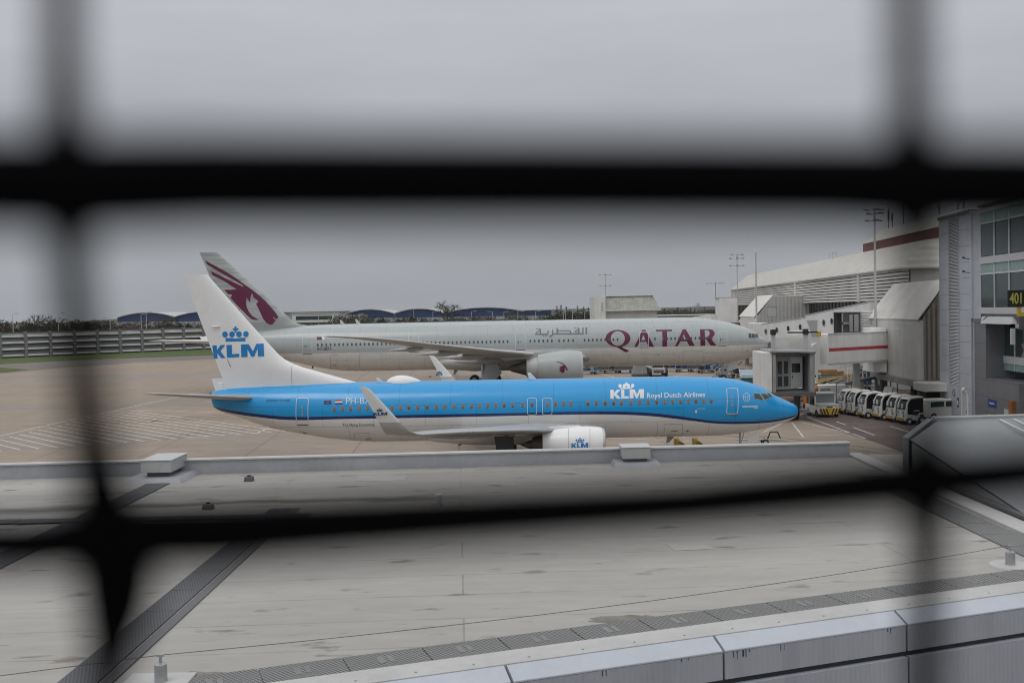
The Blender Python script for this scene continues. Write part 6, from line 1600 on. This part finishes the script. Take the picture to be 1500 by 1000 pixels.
for px, py, rz, lab, ld in ((868, 543.5, .1, 'far low cart behind the framed cart, nearest the big grey engine', 'bags'), (889, 543.2, .1, 'far framed cart in the back line of carts beyond the grey airliner', 'frame'), (1036, 546, .2, 'low loaded cart right beside the nose gear of the grey airliner', 'bags'), (1049, 543.5, 0, 'framed cart behind the nose gear of the grey airliner', 'frame'), (1088, 552, .3, 'low loaded cart by the boarding steps', 'bags'), (1062, 549, -.2, 'cart half hidden by the blue airliner roof, near the boarding steps', 'bags')):
    p = P(px, py, z=0); dolly(p.x, p.y, rz, lab, ld)
def rack(x, y, rz, label):
    e = empty('access_platform', (x, y, 0), rz); MB().tube([(-.8, -.5, 0), (-.8, -.5, 3.4), (.8, -.5, 3.4), (.8, -.5, 0)], .055, 6).tube([(-.8, .5, 0), (-.8, .5, 3.4), (.8, .5, 3.4), (.8, .5, 0)], .055, 6).tube([(-.8, -.5, 2.9), (.8, -.5, 2.9)], .05, 6).build('frame', M_WHITE, e)
    B((-.85, -.55, 2.3, .85, .55, 2.42)).build('platform', M_DYEL, e); MB().tube([(-.8, -.5, .3), (.8, -.5, 2.3)], .05, 6).tube([(-.8, .5, .3), (.8, .5, 2.3)], .05, 6).build('brace', M_GREY, e)
    for xx in (-.8, .8):
        for s_ in (-.5, .5): whl(e, xx, s_, .12, .08)
    return tag(e, label, 'platform', 'access platforms by the bridge')
rack(35.4, 108.6, .05, 'white framed access platform with a yellow deck beside the blue screen panel'); rack(32.6, 116.0, .2, 'white framed access platform behind the belt loader')
# ================================================================== blast fence
bf_ = empty('blast_fence', (0, 0, 0))
tag(bf_, 'long grey concrete slatted blast fence across the grass at the far left', 'fence')
fa_, fb_ = P(0, 524.5, z=0), P(300, 511.5, z=0); d = (fb_-fa_); Lf = d.length; d.normalize(); nrm = Vector((d.y, -d.x, 0))
M_SLAT = mat('pale_concrete_slat', (.66, .655, .64), .8, var=.22, sc_=.3, stretch=(1, 1, 3), dirt=.2)
M_SLATGAP = mat('slat_gap_shade', (.075, .074, .07), .85, var=.25)  # near-black: the shade in the gaps between slats is put into this colour
M_POST = mat('fence_post_concrete', (.20, .198, .19), .85, var=.2); bay = 6.7; HB = 7.0; n0, n1_ = -8, 30
def fp(s_, off, z): p = fa_ + d*s_ + nrm*off; return (p.x, p.y, z)
for i in range(n0, n1_):
    a, b = i*bay, (i+1)*bay
    sm = MB(); dk = MB()
    for k in range(4):
        z = .25 + k*1.72
        sm.hexa([fp(a+.42, .55, z+.12), fp(b-.42, .55, z+.12), fp(b-.42, .30, z+.12), fp(a+.42, .30, z+.12), fp(a+.42, .0, z+.98), fp(b-.42, .0, z+.98), fp(b-.42, -.25, z+.98), fp(a+.42, -.25, z+.98)])
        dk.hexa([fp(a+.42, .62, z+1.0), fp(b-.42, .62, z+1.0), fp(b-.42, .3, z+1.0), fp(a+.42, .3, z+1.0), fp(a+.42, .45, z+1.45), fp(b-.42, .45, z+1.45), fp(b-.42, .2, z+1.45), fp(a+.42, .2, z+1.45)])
    sm.build('slat', M_SLAT, bf_); dk.build('rail', M_SLATGAP, bf_)  # dark strips fill the gaps between pale slats with painted shade
    MB().hexa([fp(a-.4, .8, 0), fp(a+.4, .8, 0), fp(a+.4, -1.2, 0), fp(a-.4, -1.2, 0), fp(a-.4, .55, HB), fp(a+.4, .55, HB), fp(a+.4, -.2, HB), fp(a-.4, -.2, HB)]).build('post', M_POST, bf_)
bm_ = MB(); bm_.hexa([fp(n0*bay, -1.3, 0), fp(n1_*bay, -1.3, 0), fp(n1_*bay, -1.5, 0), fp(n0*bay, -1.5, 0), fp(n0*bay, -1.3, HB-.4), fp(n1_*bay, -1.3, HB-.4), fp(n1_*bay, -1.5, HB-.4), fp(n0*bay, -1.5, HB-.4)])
bm_.build('backing', M_SLATGAP, bf_)

# ================================================================== far sheds and offices
M_SHEDW = mat('shed_pale_wall', (.36, .37, .38), .6, var=.12)
def shed(px0, px1, ptop, peave, Y, label, flat=False, door=None):
    a, b = P(px0, 470, Y=Y), P(px1, 470, Y=Y); zt = P((px0+px1)/2, ptop, Y=Y).z; ze = P((px0+px1)/2, peave, Y=Y).z
    e = empty('warehouse_shed', (a.x, Y, 0)); W = b.x-a.x; n = 16
    prof = [(W*i/n, ze + (zt-ze)*(1-(2*i/n-1)**2) if not flat else ze + (zt-ze)*(1-max(0, (i/n-.05))**2*.0)) for i in range(n+1)]
    zs = ze - (zt-ze)*.0 - 2.2
    MB().prism([(0, 0, zs)] + [(x, 0, z) for x, z in prof] + [(W, 0, zs)], (0, 60, 0)).build('upper_cladding', M_NAVY, e)
    B((0, .05, 0, W, 60, zs)).build('wall', M_SHEDW, e)
    rm = MB()
    for (x0, z0), (x1, z1) in zip(prof[:-1], prof[1:]):
        rm.hexa([(x0, -1.2, z0+.02), (x1, -1.2, z1+.02), (x1, 60.4, z1+.02), (x0, 60.4, z0+.02), (x0, -1.2, z0+.42), (x1, -1.2, z1+.42), (x1, 60.4, z1+.42), (x0, 60.4, z0+.42)])
    rm.build('roof', M_LGREY, e)
    for u in (door or []): B((W*u, -.05, 0, W*u+W*.16, 0.04, zs*.9)).build('shed_door', M_NAVY, e)
    return tag(e, label, 'warehouse', 'navy sheds along the far side of the airfield')
shed(172, 256, 458.2, 465.2, 600, 'arched navy shed at the far left, left of the white airliner tail')
shed(254, 336, 457.4, 464.6, 602, 'arched navy shed partly hidden behind the white airliner tail')
shed(505, 577, 453.6, 460.0, 600, 'first complete arched navy shed right of the burgundy emblem')
shed(577, 650, 452.6, 459.2, 601, 'arched navy shed left of the big bare tree')
shed(651, 768, 450.8, 457.6, 600, 'widest navy shed with a low arch and pale door, right of the big bare tree', door=[.05, .8])
shed(766, 808, 454.6, 456.5, 606, 'low flat navy shed annexe at the right end of the sheds', flat=True)
e = empty('office_block', (0, 560, 0)); a, b = P(428, 470, Y=560), P(487, 470, Y=560); z1 = P(455, 459.5, Y=560).z
e.location = (a.x, 560, 0); W = b.x-a.x
B((0, 0, 0, W, 20, z1)).build('wall', M_OFFW, e); B((2, -.06, z1-3.2, W, 0, z1-1.2), (0, -.06, z1-6.6, W+14, 0, z1-4.6)).build('window', M_GLASS, e); B((-.5, -.4, z1, W+.6, 20.5, z1+.6)).build('roof', M_LGREY, e); B((W, .3, 0, W+16, 20, z1-1)).build('wing_wall', M_SHEDW, e); B((W-.05, -.1, 0, W+.6, .29, z1)).build('end_pier', M_OFFW, e)
tag(e, 'far white office block with dark window bands between the grey tail and the sheds', 'building')
e = empty('far_roof', (0, 700, 0)); a, b = P(375, 462, Y=720), P(500, 460, Y=720); B((a.x, 720, 0, b.x, 760, P(440, 457, Y=720).z)).build('wall', M_SHEDW, e); B((a.x-1, 719, P(440, 457, Y=720).z, b.x+1, 761, P(440, 455.6, Y=720).z)).build('roof', M_OFFW, e)
e.location = (0, 0, 0); tag(e, 'far long pale roof behind the white office block', 'building')
e = empty('far_hangar', (0, 0, 0)); a, b = P(962, 464, Y=520), P(1062, 464, Y=520); B((a.x, 520, 0, b.x, 545, P(1000, 462, Y=520).z)).build('wall', M_SHEDW, e); B((a.x-.5, 519.5, P(1000, 462, Y=520).z, b.x+.5, 545.5, P(1000, 461, Y=520).z)).build('roof', M_OFFW, e)
tag(e, 'far low pale building below the tree line, right of the mansard block', 'building')
# ================================================================== trees, shrubs, lamp posts
M_BARK = mat('bark', (.085, .07, .055), .9, var=.3)
M_TWIG = mat('bare_twigs', (.095, .075, .055), .9, var=.35)
M_CON = mat('conifer_needles', (.035, .05, .028), .9, var=.4)
M_IVY = mat('evergreen_leaves', (.045, .06, .025), .9, var=.4)
def bare_tree(seed, h=1.0):
    r = random.Random(seed); e = empty('bare_tree'); br = MB(); tw = MB()
    def grow(p, dv, l, rd, lev):
        q_ = p + dv*l; mid = p.lerp(q_, .5) + Vector((r.uniform(-1, 1), r.uniform(-1, 1), 0))*l*.06
        br.tube([p, mid, q_], [rd, rd*.85, rd*.65], 5 if lev < 2 else 4)
        if lev >= 4 or l < .35:
            for _ in range(9):
                v = (dv + Vector((r.gauss(0, .7), r.gauss(0, .7), r.gauss(.1, .5)))).normalized()*r.uniform(.5, 1.15); s_ = v.orthogonal().normalized()*r.uniform(.025, .05)
                b0 = q_ - dv*l*r.random()*.6; tw.add([b0-s_, b0+s_, b0+v], [(0, 1, 2)])
            return
        n = 3 if lev < 1 else r.choice((2, 3))
        for i in range(n + (1 if lev == 0 else 0)):
            ax = Vector((r.uniform(-1, 1), r.uniform(-1, 1), r.uniform(-.1, .55))).normalized()
            nd = (dv*.75 + ax*.72).normalized(); grow(p + dv*l*r.uniform(.6, 1), nd, l*r.uniform(.62, .82), rd*.6, lev+1)
    trunk = MB().tube([(0, 0, 0), (.05, 0, 1.2), (0, .04, 2.3)], [.26, .2, .17], 8); trunk.build('trunk', M_BARK, e, smooth=True)
    for i in range(4):
        a = i*PI/2 + r.uniform(-.4, .4); grow(Vector((0, .02, 1.6+.22*i)), Vector((math.cos(a)*.7, math.sin(a)*.7, .9)).normalized(), r.uniform(1.9, 2.6), .12, 1)
    grow(Vector((0, .04, 2.2)), Vector((0, 0, 1)), 2.2, .15, 1)
    n0_ = len(br.v); br.v += tw.v; br.f += [tuple(i+n0_ for i in f) for f in tw.f]
    br.build('crown', M_TWIG, e, fix=False); return e
def shrub(seed, m, name='shrub', tall=1.0, dens=900, spread=1.0):
    r = random.Random(seed); e = empty(name); c = MB()
    MB().tube([(0, 0, 0), (.03, 0, .9*tall)], [.07, .04], 6).build('trunk', M_BARK, e)
    cl = [(r.gauss(0, .8)*spread, r.gauss(0, .6)*spread, r.uniform(.5, 2.2)*tall, r.uniform(.45, .9)) for _ in range(11)]
    for _ in range(dens):
        x, y, z, q_ = r.choice(cl); v = Vector((r.gauss(0, 1), r.gauss(0, 1), r.gauss(0, 1))).normalized()*q_*r.random()**.4
        p = Vector((x, y, z)) + v; p.z = max(p.z, .05); s_ = r.uniform(.07, .16); a = Vector((r.gauss(0, 1), r.gauss(0, 1), r.gauss(0, 1))).normalized(); b = a.orthogonal().normalized()
        c.add([p - a*s_, p + b*s_*.6, p + a*s_, p - b*s_*.6], [(0, 1, 2, 3)])
    c.build('crown', m, e, fix=False); return e
def conifer(seed):
    r = random.Random(seed); e = empty('conifer_tree'); c = MB()
    MB().tube([(0, 0, 0), (0, 0, 7.6)], [.16, .02], 6).build('trunk', M_BARK, e)
    for _ in range(1100):
        z = 8*r.random()**1.25; rr_ = (1.25*(1-z/8.1) + .08)*(.75 + .35*math.sin(z*5)); a = r.uniform(0, 2*PI); q_ = rr_*r.random()**.5
        p = Vector((q_*math.cos(a), q_*math.sin(a), z+.3)); o = Vector((math.cos(a), math.sin(a), -.25)); s_ = Vector((-math.sin(a), math.cos(a), 0))*r.uniform(.06, .13)
        c.add([p-s_, p+s_, p+o*r.uniform(.2, .45)], [(0, 1, 2)])
    c.build('crown', M_CON, e, fix=False); return e
BT = [bare_tree(s_) for s_ in (11, 22, 35)]; SH = [shrub(s_, M_TWIG, spread=1.3) for s_ in (4, 9)] + [shrub(5, M_IVY, spread=1.2)]; CN = [conifer(s_) for s_ in (1, 2)]
used = set()
rt_ = random.Random(21)
def plant(proto, px, Y, h_m, ref, label, cat, grp):
    p = P(px, 470, Y=Y); o = proto
    if proto.name in used: o = copy_tree(proto)
    used.add(proto.name)
    k = h_m/ref; o.location = (p.x, Y, 0); o.scale = (k*rt_.uniform(.9, 1.25), k, k); o.rotation_euler = (0, 0, rt_.uniform(0, 6.28))
    return tag(o, label, cat, grp)
def hgt(px, py, Y): return P(px, py, Y=Y).z
plant(BT[0], 655, 470, hgt(655, 444.5, 470), 6.6, 'biggest bare tree with a round crown in front of the navy sheds', 'tree', 'bare trees along the far side of the airfield')
for px, py, Y in ((607, 462, 450), (524, 463, 460), (756, 457, 480), (838, 455, 500), (700, 463, 470), (245, 466, 430), (54, 464.5, 430), (212, 470, 400)):
    plant(BT[rt_.randrange(3)], px, Y, max(2.5, hgt(px, py, Y)), 6.6, {607: 'small bare tree between two arched navy sheds', 524: 'low bare tree before the first arched shed right of the burgundy emblem', 756: 'bare tree near the low flat end of the navy sheds', 838: 'bare tree among the conifers left of the mansard block', 700: 'small bare tree before the widest navy shed', 245: 'bare tree in front of the arched shed left of the white tail', 54: 'darkest tall bare tree above the far left hedge', 212: 'bare tree just above the blast fence left of the white tail'}[px], 'tree', 'bare trees along the far side of the airfield')
HG = 'brown leafless shrub in the hedge line behind the blast fence at the far left'
for i in range(58):
    px = -140 + i*8.2 + rt_.uniform(-3, 3); Y = rt_.choice((370, 385, 400, 420)); top_ = 468.5 + (px < 60)*1.5 + rt_.uniform(-1.5, 5)
    if px > 172: top_ = max(top_, 472 + rt_.uniform(-2, 2))
    plant(SH[rt_.choice((0, 1, 1, 0, 2))], px, Y, max(3.0, hgt(px, top_, Y)), 2.7, HG, 'shrub', 'hedge shrubs behind the blast fence')
for i in range(26):
    px = 495 + i*13 + rt_.uniform(-5, 5); Y = rt_.choice((430, 445, 460)); 
    plant(SH[rt_.choice((0, 1, 2))], px, Y, max(2.0, hgt(px, 464.5 + rt_.uniform(-3.5, 3), Y)), 2.7, 'low scrub bush at the foot of the navy sheds above the grey fuselage', 'shrub', 'scrub bushes before the navy sheds')
for i in range(22):
    px = 806 + i*3.1 + rt_.uniform(-1, 1); tall = i in (3, 5, 8, 13, 16, 18, 20); Y = rt_.choice((420, 440))
    if tall: plant(CN[i % 2], px, Y, hgt(px, 447.5 + rt_.uniform(-1.5, 4), Y), 8.2, 'pointed dark conifer in the group left of the far mansard block', 'tree', 'conifers left of the mansard block')
    else: plant(SH[i % 3], px, Y, hgt(px, 459 + rt_.uniform(-3, 3), Y), 2.7, 'dark evergreen bush between the conifers left of the far mansard block', 'shrub', 'evergreen bushes among the conifers')
for i in range(34):
    px = 962 + i*2.9 + rt_.uniform(-1, 1); Y = rt_.choice((620, 660, 700)); k = i % 3
    if i in (4, 7, 11, 17, 19, 24): plant(CN[i % 2], px, Y, hgt(px, 450 + rt_.uniform(-1, 3.5), Y), 8.2, 'pointed conifer in the far tree line right of the mansard block', 'tree', 'conifers right of the mansard block')
    else: plant(BT[k] if i % 2 else SH[k], px, Y, hgt(px, 455.5 + rt_.uniform(-3.0, 2), Y), 6.6 if i % 2 else 2.7, 'bare tree in the far tree line right of the mansard block' if i % 2 else 'shrub in the far tree line right of the mansard block', 'tree' if i % 2 else 'shrub', 'far bare trees right of the mansard block' if i % 2 else 'far shrubs right of the mansard block')
# pylon far right of the mansard block
pz = P(1022, 444, Y=640); e = empty('radio_mast', (pz.x, 640, 0)); h = pz.z
mbp = MB()
for s_ in ((-1, -1), (1, -1), (1, 1), (-1, 1)): mbp.cyl((s_[0]*1.3, s_[1]*1.3, 0), (s_[0]*.25, s_[1]*.25, h), .16, .1, 5)
mbp.build('lattice_leg', M_GREY, e); B((-2.2, -.15, h-1.6, 2.2, .15, h-1.2), (-1.5, -.15, h-.3, 1.5, .15, h)).build('crossarm', M_GREY, e); tag(e, 'thin lattice radio mast rising from the far tree line right of the mansard block', 'mast')
# lamp posts
def lamp(px, ptop, Y, label, arm=1):
    t_ = P(px, ptop, Y=Y); e = empty('lamp_post', (t_.x, Y, 0)); h = t_.z
    MB().cyl((0, 0, 0), (0, 0, h), .16, .09, 8).build('pole', M_MAST, e); 
    for s_ in ((1, -1) if arm == 2 else (arm,)):
        MB().tube([(0, 0, h-.1), (s_*1.4, 0, h+.15)], .06, 6).build('arm', M_MAST, e); B((s_*1.2, -.2, h+.08, s_*2.1, .2, h+.28)).build('lamp_head', M_LGREY, e)
    return tag(e, label, 'lamp post', 'lamp posts along the far airfield road')
for px, pt, Y, arm, lab in ((18.5, 460, 345, 1, 'lamp post at the far left edge above the blast fence'), (85, 459, 350, 1, 'lamp post above the blast fence, seen through the blurred upright wire'), (161, 466.5, 350, -1, 'lamp post left of the arched shed beside the hedge'), (206.5, 460, 352, 1, 'left one of two close lamp posts before the leftmost arched shed'), (214, 457.5, 354, 1, 'right one of two close lamp posts before the leftmost arched shed'),
                             (466.5, 461, 420, 1, 'lamp post in front of the far white office block'), (526, 460, 430, 1, 'lamp post before the first complete arched shed'), (578.5, 458, 425, 1, 'lamp post where the first and second complete arched sheds meet'), (606, 452.5, 440, 1, 'tall lamp post before the shed left of the big bare tree'), (634, 456.5, 430, 1, 'lamp post just left of the big bare tree'),
                             (690.5, 456, 430, 1, 'lamp post at the left end of the widest shed'), (721.5, 456.5, 430, -1, 'lamp post before the middle of the widest shed'), (738, 457, 430, 1, 'lamp post before the right half of the widest shed'), (758.5, 455, 432, 1, 'lamp post at the right end of the widest shed'), (784.5, 456, 434, 1, 'lamp post before the low flat shed annexe'),
                             (825, 455.5, 400, 1, 'white post left of the conifers'), (828.5, 454, 402, -1, 'white post right beside its twin at the conifers'), (838.5, 455, 402, 1, 'white post amid the conifers'), (856.5, 456, 404, 1, 'white post right of the conifers')):
    lamp(px, pt, Y, lab, arm)

# ================================================================== the wire fence right in front of the camera
M_WIRE = mat('black_fence_wire', (.0025, .0025, .003), .9, var=.1, spec=.03)
fw_ = empty('wire_mesh_fence', (0, .2, 8.3)); tag(fw_, 'black heavy wire mesh fence very close to the camera, blurred bars crossing the view', 'fence')
def fpt(px, py, Y=.2): p = P(px, py, Y=Y); return (p.x, p.y-.2, p.z-8.3)
pxs = F/.2
def fy(y): return .2 + .04*min(max((y-270)/510, 0), 1.5)   # the mesh leans slightly away towards its foot
def wire(pts, ws, name): return MB().tube([fpt(x, y, fy(y)) for x, y in pts], [w_*fy(p_[1])/F/2 for w_, p_ in zip(ws, pts)], 14).build(name, M_WIRE, fw_, smooth=True)
wire([(-60, 267), (120, 270), (300, 265), (760, 266), (1200, 268), (1340, 271), (1560, 272)], [142, 148, 142, 138, 136, 142, 136], 'horizontal_wire')
wire([(-60, 797), (60, 796), (150, 782), (330, 778), (600, 762), (1000, 738), (1330, 706), (1420, 700), (1560, 686)], [84, 90, 112, 110, 102, 92, 102, 92, 86], 'horizontal_wire')
wire([(90, -60), (93, 120), (98, 262), (104, 400), (118, 520), (136, 650), (160, 775), (172, 850), (170, 900), (163, 950), (155, 1010), (150, 1080)], [50, 56, 84, 54, 58, 68, 98, 116, 98, 70, 46, 36], 'vertical_wire')
wire([(1330, -60), (1333, 140), (1338, 268), (1343, 420), (1350, 600), (1358, 710), (1356, 860), (1352, 1080)], [56, 58, 84, 48, 46, 72, 50, 48], 'vertical_wire')
# the mesh goes on beyond the picture
cw, chh = 1240, 505
for k in range(-17, 18):
    if k == 0: continue
    x0 = 98 + k*cw if k < 0 else 1338 + (k-1)*cw
    if k == 1: continue
    wire([(x0, -3300), (x0+4, 268), (x0+20, 780), (x0+10, 9000)], [46, 60, 70, 46], 'vertical_wire')
for x0, x1 in ((95, 155), (1333, 1352)):
    wire([(x0, -3300), (x0, -60)], [46, 50], 'vertical_wire'); wire([(x1, 1080), (x1-20, 9000)], [38, 46], 'vertical_wire')
for y0 in [-240 - 505*i for i in range(7)] + [1290 + 505*i for i in range(16)]:
    wire([(-21000, y0+20), (750, y0), (22500, y0-20)], [108, 112, 108], 'horizontal_wire')
for y0, s_ in ((267, 0), (797, 1)):
    wire([(-21000, y0+10), (-60, y0)], [110, 112], 'horizontal_wire'); wire([(1560, 272 if not s_ else 686), (22500, 250 if not s_ else 640)], [110, 102], 'horizontal_wire')
for x_ in (-2.75, 2.85):
    MB().cyl((x_, 0, 0), (x_, 0, 2.1), .03, None, 12).build('fence_post', M_WIRE, fw_)
tag(B((-6, -5, 8.1, 6, .35, 8.3)).build('viewing_deck', M_CONC), kind='structure')
# ================================================================== thin overcast haze: one even box of air round the whole scene
def haze(density):
    m = bpy.data.materials.new('haze_air'); m.use_nodes = True; t = m.node_tree
    for n in list(t.nodes): t.nodes.remove(n)
    out = t.nodes.new('ShaderNodeOutputMaterial'); pv = t.nodes.new('ShaderNodeVolumePrincipled')
    pv.inputs['Color'].default_value = (.80, .84, .90, 1); pv.inputs['Density'].default_value = density; pv.inputs['Anisotropy'].default_value = .2
    t.links.new(pv.outputs[0], out.inputs['Volume'])
    o = MB().box(-2450, -120, -1.05, 2450, 2560, 40).build('haze', m); tag(o, kind='stuff', label='thin pale overcast haze over the whole airfield')
haze(.00009)
